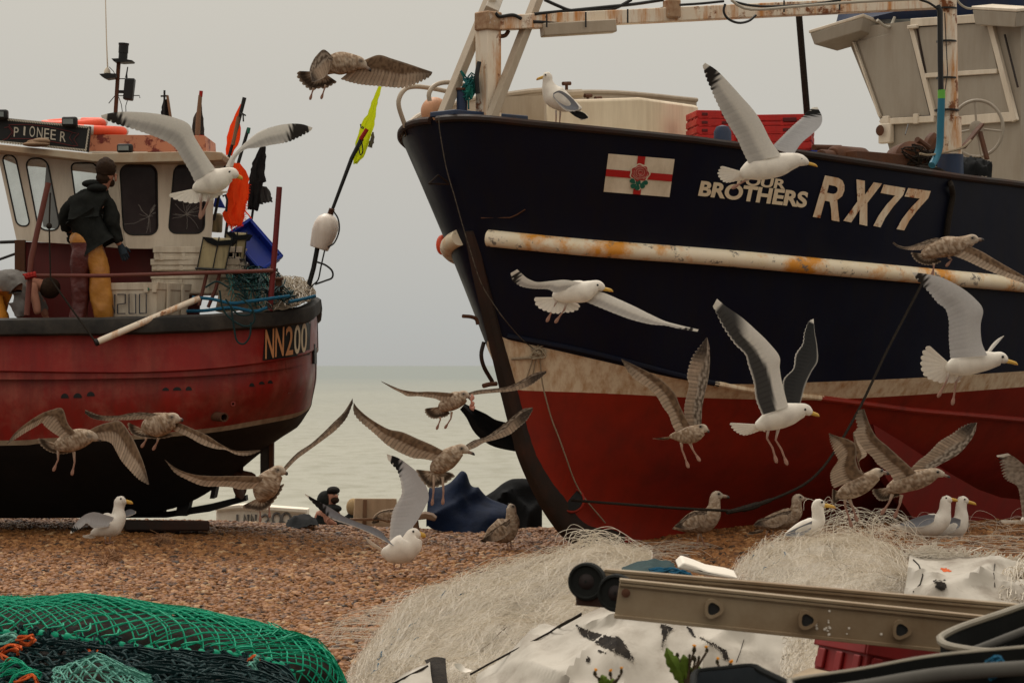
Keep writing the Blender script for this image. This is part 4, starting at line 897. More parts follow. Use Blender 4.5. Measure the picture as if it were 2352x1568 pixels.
# stem bar
mb = MB(); sp = [HB.PB(u, v, 0) for u, v in ((1086,528),(1108,640),(1140,775),(1172,910),(1196,1000),(1225,1080),(1275,1175),(1330,1232),(1420,1246))]
sp = cat(sp, 50); rows = []
for i, p in enumerate(sp):
    t = (sp[min(i+1,49)]-sp[max(i-1,0)]).normalized(); fw = HB.N.cross(t).normalized()
    if fw.dot(HB.A) > 0 or abs(fw.dot(HB.A)) < .2 and fw.z > 0: fw = -fw
    w = .085; q = .06 if i > 26 else .05
    rows.append([p+HB.N*w+fw*q*.6, p+HB.N*w*.6+fw*q*1.3, p-HB.N*w*.6+fw*q*1.3, p-HB.N*w+fw*q*.6, p-HB.N*w-fw*.12, p+HB.N*w-fw*.12])
mb.grid(rows, True, caps=True); mb.build('stem', M['stem'], BLUE)
# rub rails
mb = MB(); rb = [p+HB.N*.03 for p in b1]
k0 = 2
mb.tube([castB(w.x, w.y, .035) for w in cat([Vector((a, b, 0)) for a, b in ((1122,547),(1351,569),(1636,590),(1917,615),(2352,654),(2560,674))], 60)], .078, 16)
rubp = mb.build('rub_rail', M['pipe'], BLUE)
mb = MB(); far = [HB.mirror(p)-HB.N*.03 for p in b1[0:]]
mb.tube([HB.mirror(p) for p in b1[1:50]], .078, 16); mb.build('rub_rail', M['pipe'], BLUE)
mb = MB(); mb.tube([castB(w.x, w.y, .01) for w in cat([Vector((a, b, 0)) for a, b in ((1166,772),(1351,809),(1576,866),(1650,882))], 40)], .028, 8); mb.build('spray_rail', M['navy'], BLUE)
mb = MB(); mb.tube([castB(w.x, w.y, .01) for w in cat([Vector((a, b, 0)) for a, b in ((1640,880),(1729,896),(1800,905),(1890,914))], 30)], .027, 8); mb.build('spray_rail', M['boat_white'], BLUE)
mb = MB(); mb.tube([castB(w.x, w.y, .01) for w in cat([Vector((a, b, 0)) for a, b in ((1885,914),(1990,927),(2095,941),(2220,952),(2352,964),(2560,980))], 40)], .03, 8); mb.build('spray_rail', M['boat_red'], BLUE)
# writing
GL = {'R': ([(0,0),(0,1),(.60,1),(.80,.96),(.93,.86),(.97,.74),(.93,.60),(.76,.49),(.84,.34),(1.02,0),(.72,0),(.60,.26),(.48,.42),(.28,.42),(.28,0)],[(.28,.80),(.28,.61),(.55,.61),(.66,.65),(.69,.71),(.66,.77),(.55,.80)]),
      'X': ([(0,0),(.31,.50),(.02,1),(.34,1),(.51,.68),(.68,1),(1,1),(.70,.51),(1,0),(.67,0),(.50,.33),(.33,0)],), '7': ([(0,1),(1,1),(1,.83),(.74,.52),(.58,.24),(.53,0),(.22,0),(.28,.26),(.44,.55),(.66,.79),(0,.79)],)}
def glyph(t, q, cast, off):
    mb = MB(); L = [[Vector((x, y, 0)) for x, y in l] for l in GL[t]]
    for l in L:
        for p in l: mb.av(cast(*bil(q, p.x, p.y), off))
    for tr in tessellate_polygon(L): mb.af(tr)
    return mb
for t, q, off, bo, mt in (('FOUR',[(1697,401),(1808,413),(1803,435),(1692,424)],.012,.035,'letter_cream2'),('BROTHERS',[(1611,415),(1858,441),(1851,478),(1603,450)],.012,.04,'letter_cream2'),
                      ('R',[(1895,403),(1946,413),(1927,509),(1867,498)],.014,.035,'letter_white'),('X',[(1966,412),(2026,422),(1992,519),(1937,507)],.014,.035,'letter_white'),
                      ('7',[(2030,424),(2080,432),(2048,528),(1994,516)],.014,.05,'letter_white'),('7',[(2086,432),(2138,439),(2104,534),(2046,524)],.014,.05,'letter_white')):
    text_mesh(t, q, castB, off, bo).build('lettering' if len(t) > 1 else 'letter', M[mt], BLUE) if len(t) > 1 else glyph(t, q, castB, off).build('letter', M[mt], BLUE)
eq = lambda l: [uv('E', x, y) for x, y in l]
FQ = eq([(1522,1064),(1980,1102),(1944,1364),(1488,1327)])
fl = decal_quad(FQ, castB, .010).build('flag_decal', M['flag_white'], BLUE)
def fp(x, y): return bil(FQ, x, y)
mb = merge([decal_quad([fp(0,.595),fp(1,.595),fp(1,.41),fp(0,.41)], castB, .016), decal_quad([fp(.445,1),fp(.56,1),fp(.56,.6),fp(.445,.6)], castB, .016, 3, 3), decal_quad([fp(.445,.405),fp(.56,.405),fp(.56,0),fp(.445,0)], castB, .016, 3, 3)]); mb.build('cross', M['flag_red'], fl)
def blob(cx, cy, r, k, amp, ph=0, n=40): return [fp(cx+r*.62*(1+amp*math.cos(k*a+ph))*math.cos(a), cy+r*(1+amp*math.cos(k*a+ph))*math.sin(a)) for a in [2*math.pi*i/n for i in range(n)]]
merge([decal_poly(blob(.51,.56,.245,7,.06), castB, .020), decal_poly(blob(.50,.27,.15,5,.12), castB, .0195)]).build('rose_outline', M['flag_white'], fl)
rose = decal_poly(blob(.51,.56,.21,7,.08), castB, .024).build('rose', M['rose_red'], fl)
mb = MB(); 
for r, a0, a1 in ((.16,.2,2.6),(.155,2.9,5.6),(.11,1,4.2),(.1,4.4,7),(.055,0,5.5),(.19,3.5,4.6),(.185,5.2,6.2)):
    mb.tube([castB(*fp(.515+r*.62*math.cos(a0+(a1-a0)*i/14), .58+r*math.sin(a0+(a1-a0)*i/14)), .027) for i in range(15)], .0035, 4)
mb.build('petal_line', M['rose_pale'], rose)
mb = MB(); lv = []
for cx, cy, an in ((.42,.33,2.5),(.44,.22,3.8),(.50,.19,4.6),(.565,.24,5.4),(.60,.32,.2),(.50,.30,1.5)):
    pts = []
    for i in range(16):
        a = 2*math.pi*i/16; x = .05*math.cos(a); y = .05*math.sin(a)*abs(math.cos(a/2))
        pts.append(fp(cx+x*math.cos(an)-y*math.sin(an), cy+1.6*(x*math.sin(an)+y*math.cos(an))))
    lv.append(decal_poly(pts, castB, .024))
merge(lv).build('rose_leaf', M['rose_green'], fl)
# hawse eye, chains, weld marks
e = uv('J', 1790, 400); c = castB(*e, 0.)
nrm = (HB.N*.75-HB.A*.62).normalized()
mb = MB(); mb.lathe(c-nrm*.02, nrm, [(0,.115),(.03,.125),(.045,.113),(.045,.105),(.02,.098)], 26, caps=False); h = mb.build('hauling_eye', M['boat_red'], BLUE)
mb = MB(); mb.lathe(c+nrm*.012, nrm, [(0,.10),(.003,.001)], 22, caps=False); mb.build('eye_hole', M['black'], h)
mb = MB(); mb.tube([castB(w[0], w[1], .004) for w in [uv('E',640,1508),uv('E',840,1506),uv('E',890,1485),uv('E',945,1450)]], .006, 5); mb.build('welded_step', M['rust'], BLUE)
mb = MB(); tri = [HB.mirror(castB(*q, .0)) for q in ()]
a = [HB.PB(*uv('E',x,y), -.05) for x, y in ((278,1272),(345,1212),(410,1262),(418,1275),(278,1272))]; mb.tube(a, .009, 6); mb.build('anchor_bracket', M['stem'], BLUE)
mb = MB(); mb.tube(cat([HB.PB(*uv('G',x,y), .0) for x, y in ((690,682),(740,686),(775,700),(786,735))], 12), .018, 8); mb.build('rubbing_bracket', M['rust'], BLUE); mb = MB(); mb.tube(cat([HB.PB(*uv('G',x,y), .0) for x, y in ((822,1132),(860,1122),(905,1118))], 8), .022, 8); mb.build('rubbing_bracket', M['rust'], BLUE)
mb = MB(); mb.tube(cat([HB.PB(*uv('G',x,y), -.25) for x, y in ((825,850),(808,930),(826,1010),(880,1105))], 14), .02, 8); mb.build('side_hoop', M['stem'], BLUE)
# bilge keel (pale red fin low on the side) and lower plating
mb = MB(); o_ = [uv('O',x,y) for x, y in ((700,250),(1000,430),(1500,760),(1850,960),(2100,1050),(2400,1080),(2800,1090),(2800,1520),(1250,1520),(1130,1270),(1000,1080),(840,830),(770,560))]
mb.slab([HB.PB(u, v, 1.52-.5*(v-1000)/250) for u, v in o_], HB.N*-.14+HB.A*.05); mb.build('bilge_keel', paint('bilge_red_paint', (.24,.022,.018), (.2,.03,.026), (.12,.03,.024), None, scale=1.5), BLUE)
# whaleback / far bulwark at the bow
lo = [(928,318),(945,300),(975,285),(1010,276),(1080,272),(1150,278),(1280,292),(1420,306),(1600,322)]
hi = [(934,290),(962,266),(1000,254),(1040,240),(1090,226),(1145,221),(1280,213),(1420,213),(1600,230)]
def bb(i): return (-.55,-.7,-.85,-.95,-1.05,-1.2,-1.4,-1.5,-1.6)[i]
L_ = cat([HB.PB(*p, bb(i)) for i, p in enumerate(lo)], 40); H_ = cat([HB.PB(*p, bb(i)-.06) for i, p in enumerate(hi)], 40)
mb = MB(); mb.grid([L_, H_]); mb.grid([[p-HB.N*.05 for p in L_], [p-HB.N*.05 for p in H_]]); mb.tube(H_, .025, 8); mb.build('bow_shelter', M['beige'], BLUE)
mb = MB(); mb.hexa([HB.PB(*uv('E',x,y), -.3) for x, y in ((760,670),(1075,660),(1080,860),(760,850))]+[HB.PB(*uv('E',x,y), -.4) for x, y in ((760,670),(1075,660),(1080,860),(760,850))]); mb.build('shelter_side', M['beige'], BLUE)
mb = MB()
for l, b in (([(118,880),(72,740),(78,670),(120,615),(190,600),(300,612),(400,632)],-.5),([(285,700),(280,650),(310,600),(365,575),(440,572),(530,590),(625,612)],-.2)):
    mb.tube(cat([HB.PB(*uv('E',x,y), b) for x, y in l], 30), .022, 10)
mb.build('bow_hoop', M['beige'], BLUE)
# bitts
for x0, x1, yt, yb in ((470,545,612,800),(615,690,652,805)):
    p = HB.PB(*uv('E',(x0+x1)/2,yb+25), .12); t = HB.PB(*uv('E',(x0+x1)/2,yt), .12); r = (x1-x0)/2*pxm('E', p.y); h = t.z-p.z
    mb = MB(); mb.lathe(p, (0,0,1), [(0,r),(h-.02,r),(h-.019,r*1.28),(h,r*1.28),(h+.004,r*.9)], 20, m=lambda i, j: 1 if i >= 2 else 0); mb.build('bollard', [M['blue_paint'], M['rust']], BLUE)
mb = MB(); p = HB.PB(*uv('E',590,800), .15); mb.box(p+Vector((.05,.1,.0)), (.9,.35,.05), rotz(42)); mb.build('bow_plate', M['blue_paint'], BLUE, bevel=.01)
# gantry
def barB(a, b, w, h, ba, bb_, up=(0,0,1)):
    mb = MB(); mb.bar(HB.PB(*a, ba), HB.PB(*b, bb_), w, h, up); return mb
ga = uv('E',692,815); gt = uv('E',690,110)
mb = barB(ga, gt, .17, .17, .25, .25, HB.A); mb.build('gantry_post', M['rusty_white'], BLUE, bevel=.008)
mb = barB(uv('E',712,165), (2180,4), .155, .13, .27, 1.95, (0,0,1)); mb.build('gantry_beam', M['rusty_white'], BLUE, bevel=.008)
mb = MB(); p = HB.PB(*uv('E',690,150), .27); mb.box(p, (.185,.185,.17), rotz(42)); mb.build('gantry_joint', M['rusty_joint'], BLUE, bevel=.015); mb = MB(); mb.box(HB.PB(1543,22,.95), (.13,.15,.175), rotz(20)); mb.build('gantry_joint', M['rusty_joint'], BLUE, bevel=.015)
for a, b, n_ in (((1014,272),(1137,-30),0),((1128,272),(1245,-30),1)):
    mb = barB(a, b, .095, .075, .42 if n_ else .05, .35 if n_ else .1, HB.A); mb.build('brace', M['beige'], BLUE, bevel=.006)
mb = barB(uv('E',700,100), uv('E',760,-60), .13, .13, .2, -.2, HB.A); mb.build('brace', M['grey_panel'], BLUE, bevel=.006)
pb0 = HB.PB(2182,362,1.97); pb1 = HB.PB(2176,-30,1.97)
mb = MB(); mb.tube([pb0, HB.PB(2181,270,1.97), HB.PB(2180,268,1.97), pb1], [.115,.115,.092,.088], 18); mb.build('gantry_post', M['rusty_white'], BLUE)
mb = MB(); mb.lathe(HB.PB(2183,402,1.97), (0,0,1), [(0,.13),(.2,.125)], 18); mb.build('post_foot', M['blue_paint'], BLUE)
pf = lambda x, y, b: HB.PB(*uv('F',x,y), b)
mb = MB(); mb.tube([pf(1762,40,2.08), pf(1778,80,2.1), pf(1780,400,2.1), pf(1784,620,2.1)], .028, 8); mb.tube([pf(1810,90,2.1), pf(1830,500,2.1), pf(1800,700,2.12)], .005, 5)
for y in (60,285,535,755):
    c = pf(1822,y,1.97); mb.lathe(c-Vector((0,0,.008)), (0,0,1), [(0,.10 if y < 700 else .12),(.016,.10 if y < 700 else .12)], 18)
mb.tube([pf(1560,850,1.9), pf(1540,920,2.0)], .006, 5)
mb.build('cable', M['cable'], BLUE)
mb = MB(); mb.tube(cat([pf(1788,670,2.1), pf(1782,850,2.1), pf(1775,1000,2.1), pf(1750,1080,2.1), pf(1722,1130,2.12)], 18), .036, 10); mb.build('hose', paint('teal_hose', (.012,.13,.20)), BLUE)
mb = MB(); mb.tube([pf(1788,615,2.1), pf(1788,675,2.1)], .037, 10); mb.build('hose_joint', paint('green_tape', (.12,.4,.05)), BLUE)
mb = MB()
for l in ([(740,90),(770,115),(860,105),(920,130)],[(1000,152),(1150,158),(1330,155),(1500,130),(1700,95),(1900,60),(2000,25)],[(1010,98),(1200,80),(1500,50),(1700,30),(1900,0)],[(1080,0),(1180,45),(1270,75),(1420,70),(1560,60),(1680,0)]):
    mb.tube(cat([HB.PB(*uv('E',x,y), .36+.55*(x-740)/1260) for x, y in l], 30), .016, 7)
for l in ([(0,35),(150,25),(300,10)],[(360,10),(480,38),(640,45),(900,30),(1100,0)],[(310,30),(300,80),(330,130),(400,158),(470,145),(520,105)],[(1640,0),(1700,20),(1760,60)]):
    mb.tube(cat([pf(x,y,1.25+.9*x/1880) for x, y in l], 24), .012, 7)
mb.build('beam_cable', M['cable'], BLUE)
mb = MB(); mb.tube(cat([pf(x,y,1.28+.9*x/1880) for x, y in ((350,0),(430,55),(560,65),(800,45),(1200,15),(1700,-10))], 30), .014, 7); mb.build('beam_cable', M['cable_pale'], BLUE)
mb = MB()
for x, y0, y1, w in ((1095,100,190,'E'),(1365,85,190,'E'),(1655,65,160,'E'),(712,5,85,'F'),(1092,0,70,'F')):
    u, v0 = uv(w, x, y0); u, v1 = uv(w, x, y1); b = .3+1.68*(u-1124)/1056
    mb.tube([HB.PB(u, v0, b+.09), HB.PB(u, v1, b+.09)], .009, 6)
mb.build('cable_tie', M['cable'], BLUE)
mb = barB(uv('E',1060,212), uv('E',1565,182), .14, .12, .48, .80); lt = mb.build('work_light', M['beige'], BLUE, bevel=.012)
mb = barB(uv('E',1062,232), uv('E',1560,205), .11, .05, .48, .80); mb.build('lamp_cover', M['wood'], lt)
mb = MB(); mb.tube(cat([HB.PB(*uv('E',x,y), .3) for x, y in ((745,225),(770,250),(810,245),(830,215))], 12), .02, 7); mb.build('shackle', M['rust'], BLUE)
mb = MB(); mb.tube([HB.PB(*uv('E',x,y), .3) for x, y in ((748,250),(750,320),(756,384))], .010, 6); mb.tube(cat([HB.PB(*uv('E',x,y), .28) for x, y in ((628,430),(612,520),(614,600),(618,650))], 12), .022, 7); tag(mb.build('rope', M['cable']), 'thick black rope hanging down the bow post of the gantry', 'rope')
rnd = random.Random(2); mb = MB(); c = HB.PB(*uv('E',560,605), .2)
for k in range(26): mb.tube(cat([c+Vector((rnd.gauss(0,.03), rnd.gauss(0,.02), rnd.gauss(0,.055))) for _ in range(5)], 14), .008, 6)
mb.tube(cat([HB.PB(*uv('E',x,y), .2) for x, y in ((630,510),(590,570),(565,620),(555,665))], 10), .012, 6); tag(mb.build('rope_knot', cloth('green_blue_rope', (.02,.16,.12), (.015,.06,.10))), 'tangle of green and blue rope knotted beside the bow bollards', 'rope')
mb = MB(); mb.tube(cat([pf(x,y,.6) for x, y in ((812,85),(828,280),(848,520),(868,760),(872,830))], 20), .034, 10); tag(mb.build('hanging_rope', M['rope_dark']), 'thick dark rope hanging from the gantry beam to the deck', 'rope')
# wheelhouse
def pw(x, y, o=0):
    u, v = uv('F', x, y); return HB.PB(u, v, -1.05+(u-1955)/340*2.0)-HB.A*o
W_ = MB(); G = M['grey_panel']
W_.slab([pw(1090,200), pw(2330,60), pw(2330,850), pw(2330,1300), pw(1480,1260), pw(1445,1075), pw(1400,900), pw(1165,310)], HB.A*.08)
wh = W_.build('wheelhouse', M['grey_panel'], BLUE, sharp=25)
mb = MB(); tr = pw(2330,60); br = pw(2330,1300); mb.hexa([tr, tr+HB.A*2.6+HB.N*.1, br+HB.A*2.6+HB.N*.1, br, tr-HB.N*.4, tr+HB.A*2.6-HB.N*.4, br+HB.A*2.6-HB.N*.4, br-HB.N*.4]); mb.build('wheelhouse_side', M['grey_panel'], BLUE)
for q, o, mt in (([(1225,285),(1590,195),(1740,790),(1410,815)],.03,'grey_panel'),([(1640,190),(2120,155),(2190,495),(1710,530)],.045,'grey_panel'),([(1725,545),(2195,505),(2285,775),(1770,800)],.03,'grey_panel')):
    mb = MB(); mb.slab([pw(x,y,o) for x, y in q], HB.A*.028); mb.build('window_board', M[mt], wh, bevel=.006)
mb = MB()
for a, b, w in (((1600,180),(1755,800),.06),((1205,290),(1385,800),.02),((2140,165),(2310,830),.07),((1600,160),(2160,125),.09),((1700,520),(2190,490),.05),((1395,835),(1760,815),.07),((1905,830),(2290,800),.10),((1390,825),(1420,870),.03)):
    mb.bar(pw(*a,.04), pw(*b,.04), .05, w, (0,0,1))
mb.build('window_frame', M['wheel_white'], wh, bevel=.006)
mb = MB()
for a in ([(1205,290),(1380,790)],[(1590,195),(1735,790)],[(1410,820),(1740,795)],[(2130,180),(2290,790)],[(1640,190),(1700,520)],[(2240,240),(2330,600)],[(2150,150),(1620,185)]):
    mb.tube([pw(x,y,.05) for x, y in a], .012, 5)
mb.build('panel_gap', M['stem'], wh)
mb = MB(); mb.box(pw(1625,190,.08), (.13,.05,.04), rotz(-48)); mb.box(pw(2130,165,.08), (.13,.05,.05), rotz(-48)); mb.box(pw(1435,830,.06), (.09,.04,.11), rotz(-48)); mb.box(pw(1640,815,.06), (.07,.04,.11), rotz(-48)); mb.build('hinge', M['wheel_white'], wh, bevel=.008)
c = pw(1430,915,.05); mb = MB(); mb.box(c, (.17,.08,.22), rotz(-48)); bx = mb.build('socket_box', M['wheel_white'], wh, bevel=.015)
mb = MB(); mb.lathe(c-HB.A*.06+Vector((-.03,0,.03)), -HB.A, [(0,.06),(.004,.04),(.005,.01)], 14); mb.build('socket', M['rust'], bx)
mb = MB(); mb.slab([pf(1090,70,-1.3), pf(1060,185,-1.3), pf(1240,135,-.9), pf(1600,130,-.3), pf(2400,85,1.1), pf(2500,85,1.3), pf(2500,-160,1.3), pf(1140,-160,-1.3)], HB.A*2.6); mb.build('wheelhouse_roof', M['roof_blue'], BLUE)
def flo(pts, b, nm, hgt):
    mb = MB(); top = [HB.PB(*uv('F',x,y), b)-HB.A*o for x, y, o in pts]; mb.hexa([top[0],top[1],top[2],top[3]]+[p-Vector((0,0,hgt)) for p in top]); o = mb.build('floodlight', M['wheel_white'], BLUE, bevel=.01); return o
mb = MB(); f4 = [pf(1022,225,-1.25)-HB.A*.35, pf(1395,112,-.75)-HB.A*.35, pf(1460,165,-.75)-HB.A*.12, pf(1110,265,-1.25)-HB.A*.12]
dn = Vector((0,0,.035)); mb.hexa(f4+[p-dn for p in f4]); fo = mb.build('floodlight', M['wheel_white'], BLUE, bevel=.008)
mb = MB(); cc = sum(f4, Vector())/4; g4 = [cc+(p-cc)*.97-dn*1.05 for p in f4]; h4_ = [cc+(p-cc)*.86-Vector((0,0,.17)) for p in f4]; mb.hexa(g4+h4_); mb.build('lamp_body', M['grey_panel'], fo, bevel=.01)
mb = MB(); f4 = [pf(2190,72,.75)-HB.A*.5, pf(2215,40,.75)-HB.A*.2, pf(2520,60,1.4)-HB.A*.2, pf(2500,90,1.4)-HB.A*.5]; mb.hexa(f4+[p-dn for p in f4]); fo = mb.build('floodlight', M['wheel_white'], BLUE, bevel=.008)
mb = MB(); cc = sum(f4, Vector())/4; g4 = [cc+(p-cc)*.97-dn*1.05 for p in f4]; h4_ = [cc+(p-cc)*.88-Vector((0,0,.2)) for p in f4]; mb.hexa(g4+h4_); mb.build('lamp_body', M['grey_panel'], fo, bevel=.01)
mb = MB(); mb.tube(cat([pf(x,y,-.5)-HB.A*.2 for x, y in ((1430,150),(1480,190),(1520,190),(1548,130))], 14), .018, 7); mb.tube(cat([pf(x,y,.6)-HB.A*.3 for x, y in ((2010,0),(2030,40),(2070,70),(2110,78))], 14), .012, 7); mb.tube(cat([pf(x,y,.6)-HB.A*.3 for x, y in ((2190,90),(2140,120),(2125,140))], 8), .012, 7); mb.build('lamp_cable', M['cable_pale'], BLUE)
# deck gear
mb = MB(); t0 = HB.PB(*uv('E',1750,672), -.2); R42 = rotz(42)
def tank():
    mb = MB(); fr = [uv('E',x,y) for x, y in ((1065,752),(1090,692),(1750,672),(1750,915),(1065,900))]
    A3 = [HB.PB(*p, .15) for p in fr]; 
    q = [HB.PB(*uv('E',x,y), b) for x, y, b in ((1085,695,.55),(1750,672,.55),(1750,960,.55),(1085,930,.55))]
    rt = [HB.PB(*uv('E',2146,728), -.55), HB.PB(*uv('E',2146,990), -.55)]
    bk = q[0]+(rt[0]-q[1]); 
    mb.hexa([q[0],q[1],q[2],q[3], q[0]+(rt[0]-q[1]), rt[0], rt[1], q[3]+(rt[1]-q[2])]); return mb
tag(tank().build('fish_tank', M['tank'], bevel=.03), 'big cream plastic fish box on the foredeck of the blue boat', 'fish box')
def redcrate(x0, y0, x1, y1, b, lab, ya):
    p = [HB.PB(*uv('F',x,y), b) for x, y in ((x0,y0),(x1,y0))]; c = HB.PB(*uv('F',(x0+x1)/2,(y0+y1)/2), b-.2); h = (y1-y0)*pxm('F', c.y); w = (x1-x0)*pxm('F', c.y)
    mb = MB(); crate(mb, c, (w*.98, .5, h), rotz(ya), bands=True)
    for k in (-.3, .25): mb.box(c+rotz(ya)@Vector((k*w, -.262, h*.05)), (w*.16, .02, h*.34), rotz(ya), m=1)
    tag(mb.build('fish_crate', [M['red_plastic'], paint('red_crate_hole', (.10,.006,.006))], bevel=.004), lab, 'crate', 'red fish crates stacked on the blue boat')
for i, (y0, y1) in enumerate(((772,832),(830,885),(884,940),(938,1000))):
    redcrate(80, y0, 330, y1, .55, ('top','second','third','bottom')[i]+' red fish crate of the short-ended stack next to the cream fish box', 8)
for i, (y0, y1) in enumerate(((800,880),(878,938),(936,992),(990,1042))):
    redcrate(335, y0+ (0), 905, y1, .6, ('top','second','third','bottom')[i]+' red fish crate of the long-sided stack behind the raised gull wing', -10)
mb = MB(); p = pf(845,1062,.62); mb.box(p, (.7,.45,.07), rotz(-10)); tag(mb.build('plastic_tray', M['blue_plastic'], bevel=.01), 'blue plastic tray under the long-sided red crates', 'tray')
mb = MB(); p = HB.PB(*uv('F',292,975), 1.0); mb.lathe(p, (0,0,1), [(-.1,.085),(.10,.085),(.15,.06),(.165,.01)], 18); mb.build('vent_cowl', M['blue_paint'], BLUE)
mb = MB(); mb.tube([pf(915,1008,1.0), pf(1098,1012,1.0)], .03, 10); mb.tube([pf(975,1060,1.0), pf(975,1012,1.0)], .045, 10); mb.build('cleat', M['rust'], BLUE)
mb = MB(); mb.lathe(pf(1150,1092,1.2), HB.A, [(-.25,.10),(-.2,.13),(.2,.13),(.25,.10)], 18); mb.lathe(pf(1030,1082,1.2), HB.A, [(-.15,.08),(.15,.08)], 14); mb.box(pf(1330,1120,1.3), (.9,.3,.2), R42); mb.build('net_winch', M['rust'], BLUE, bevel=.01)
mb = MB(); mb.lathe(pf(1560,1110,1.3), (.3,-.9,.1), [(-.2,.16),(-.15,.2),(.1,.2),(.16,.14)], 20); mb.tube([pf(1592,990,1.4), pf(1650,1080,1.4)], .028, 8); mb.tube([pf(1620,955,1.4), pf(1700,1010,1.4)], .032, 8); mb.tube(cat([pf(x,y,1.35) for x, y in ((1640,1120),(1700,1000),(1730,950),(1760,1010),(1740,1120))], 16), .07, 8); wn = mb.build('winch_head', M['rust'], BLUE)
rnd = random.Random(12); mb = MB()
for k in range(34):
    c = pf(rnd.uniform(1590,1700), rnd.uniform(1020,1130), 1.5); mb.tube(cat([c+Vector((rnd.gauss(0,.07), rnd.gauss(0,.03), rnd.gauss(0,.05))) for _ in range(4)], 10), .008, 5)
mb.build('rope_scrap', M['rope_dark'], wn)
mb = MB(); rnd = random.Random(5); c0 = pf(2000,1150,1.6); rows = relief([[(*uv('F',1880,1230),25.6),(*uv('F',2000,1235),25.7),(*uv('F',2130,1225),25.8)],[(*uv('F',1890,1120),25.7),(*uv('F',2020,1110),25.75),(*uv('F',2135,1130),25.85)],[(*uv('F',1900,1080),26.0),(*uv('F',2020,1075),26.05),(*uv('F',2120,1120),26.1)]], 20, 14, .06, 9, 3)
mb.grid(rows); tag(mb.build('net_bundle', M['black_tarp']), 'ragged dark bundle of netting at the foot of the gantry post', 'net bundle')
# hand wheel
c = pf(2030,880,1.35); ax = (-HB.A*.8+HB.N*.55).normalized(); a_ = Vector((0,0,1)); b_ = ax.cross(a_).normalized(); rad = 172*pxm('F', c.y)
mb = MB(); mb.tube([c+(a_*math.cos(t)*1.12+b_*math.sin(t)*1.02)*rad for t in [2*math.pi*i/40 for i in range(42)]], .018, 10); hw = mb.build('hand_wheel', M['grey_panel'], BLUE)
mb = MB()
for t in (.1, 1.75, 3.3, 4.6): mb.tube([c, c+(a_*math.cos(t)*1.1+b_*math.sin(t))*rad], .012, 8)
mb.build('spoke', M['grey_panel'], hw)
mb = MB(); mb.lathe(c+ax*-.05, ax, [(0,.07),(.12,.075),(.13,.05)], 16); mb.build('hub', M['grey_panel'], hw)
mb = MB(); mb.bar(pf(2065,850,1.5), pf(1935,1010,1.6), .05, .03); mb.bar(pf(2050,900,1.5), pf(2100,1090,1.6), .05, .03); mb.build('lever', M['rust'], BLUE, bevel=.005)
mb = MB(); mb.tube(cat([pf(x,y,2.1) for x, y in ((1640,1050),(1700,1060),(1800,1045),(1930,1010),(1990,960))], 20), .012, 6); tag(mb.build('rope', M['rope_pale']), 'frayed pale rope lashed round the foot of the aft gantry post', 'rope')
mb = MB(); mb.tube(cat([castB(*uv('F',x,y), .05) for x, y in ((1640,1150),(1750,1160),(1810,1190),(1850,1260),(1865,1340),(1850,1430),(1835,1520),(1825,1600),(1815,1650))], 40), .028, 9); tag(mb.build('rope', M['rope_dark']), 'dark rope hung over the rail beside the registration letters', 'rope')
# T handles, hatch rim
mb = MB()
for x, y0, y1, w in ((1232,580,690,50),(1380,664,700,46),(1450,682,700,40)):
    mb.tube([HB.PB(*uv('E',x,y1), -.3), HB.PB(*uv('E',x,y0), -.3)], .016, 8); mb.tube([HB.PB(*uv('E',x-w/2,y0), -.3), HB.PB(*uv('E',x+w/2,y0-2), -.3)], .02, 8)
mb.build('hatch_handle', M['rust'], BLUE)
mb = MB(); mb.tube(cat([HB.PB(*uv('E',x,y), -.35) for x, y in ((780,662),(950,638),(1080,628),(1200,640),(1310,640))], 20), .03, 8); mb.tube([HB.PB(*uv('E',1190,655), -.3), HB.PB(*uv('E',1330,648), -.3)], .045, 8); mb.build('hatch_rim', M['beige'], BLUE)
mb = MB(); mb.sphere(HB.PB(*uv('E',320,770), -.35), 98*pxm('E',24), 24, 16); tag(mb.build('buoy', M['buoy_orange']), 'faded orange round buoy lying inside the bow of the blue boat', 'buoy')
mb = MB(); mb.sphere(HB.PB(*uv('G',556,222), -.95), .075, 16, 10, sc=(.8,.8,1.3)); tag(mb.build('buoy', M['orange_plastic']), 'red buoy just showing behind the stem at the white rub rail', 'buoy')
# ropes on the bow
mb = MB(); l = [(1008,268),(1010,300),(1025,385),(1045,455),(1063,519),(1080,575),(1105,650),(1135,700),(1160,735),(1200,780),(1234,807)]
pts = [HB.PB(u, v, .25+.35*sstep(900,1234,u)) for u, v in l]; pts[-1] = castB(1234, 807, .03); pts[-2] = pts[-1]+(castB(1200, 780, .06)-pts[-1])*1.
mb = MB(); mb.tube(cat(pts, 60), .005, 7); tag(mb.build('rope', M['rope_mid']), 'thin speckled rope hanging from the bow top to the ring on the white stripe', 'rope')
mb = MB(); c = castB(1237, 812, .04); rnd = random.Random(8)
for k in range(14): mb.tube(cat([c+Vector((rnd.gauss(0,.03), rnd.gauss(0,.015), rnd.gauss(0,.03))) for _ in range(4)], 10), .009, 6)
for l in ([(1226,815),(1216,850),(1205,880)],[(1232,818),(1226,850),(1222,872)],[(1240,820),(1246,880),(1258,930),(1268,965),(1282,1000),(1300,1050),(1318,1100),(1340,1140),(1390,1200)]): mb.tube(cat([castB(u, v, .04) for u, v in l], 24), .007, 7)
mb.tube([castB(1222,822,.02), castB(1175,824,.02)], .012, 7)
tag(mb.build('rope_knot', M['rope_pale']), 'knotted speckled rope tied on the white stripe, tails hanging down the red bow', 'rope')
mb = MB(); p0 = HB.PB(2118,652,2.35); p1 = P(1868,1108,25.0-.9); p2 = P(1780,1146,24.0)
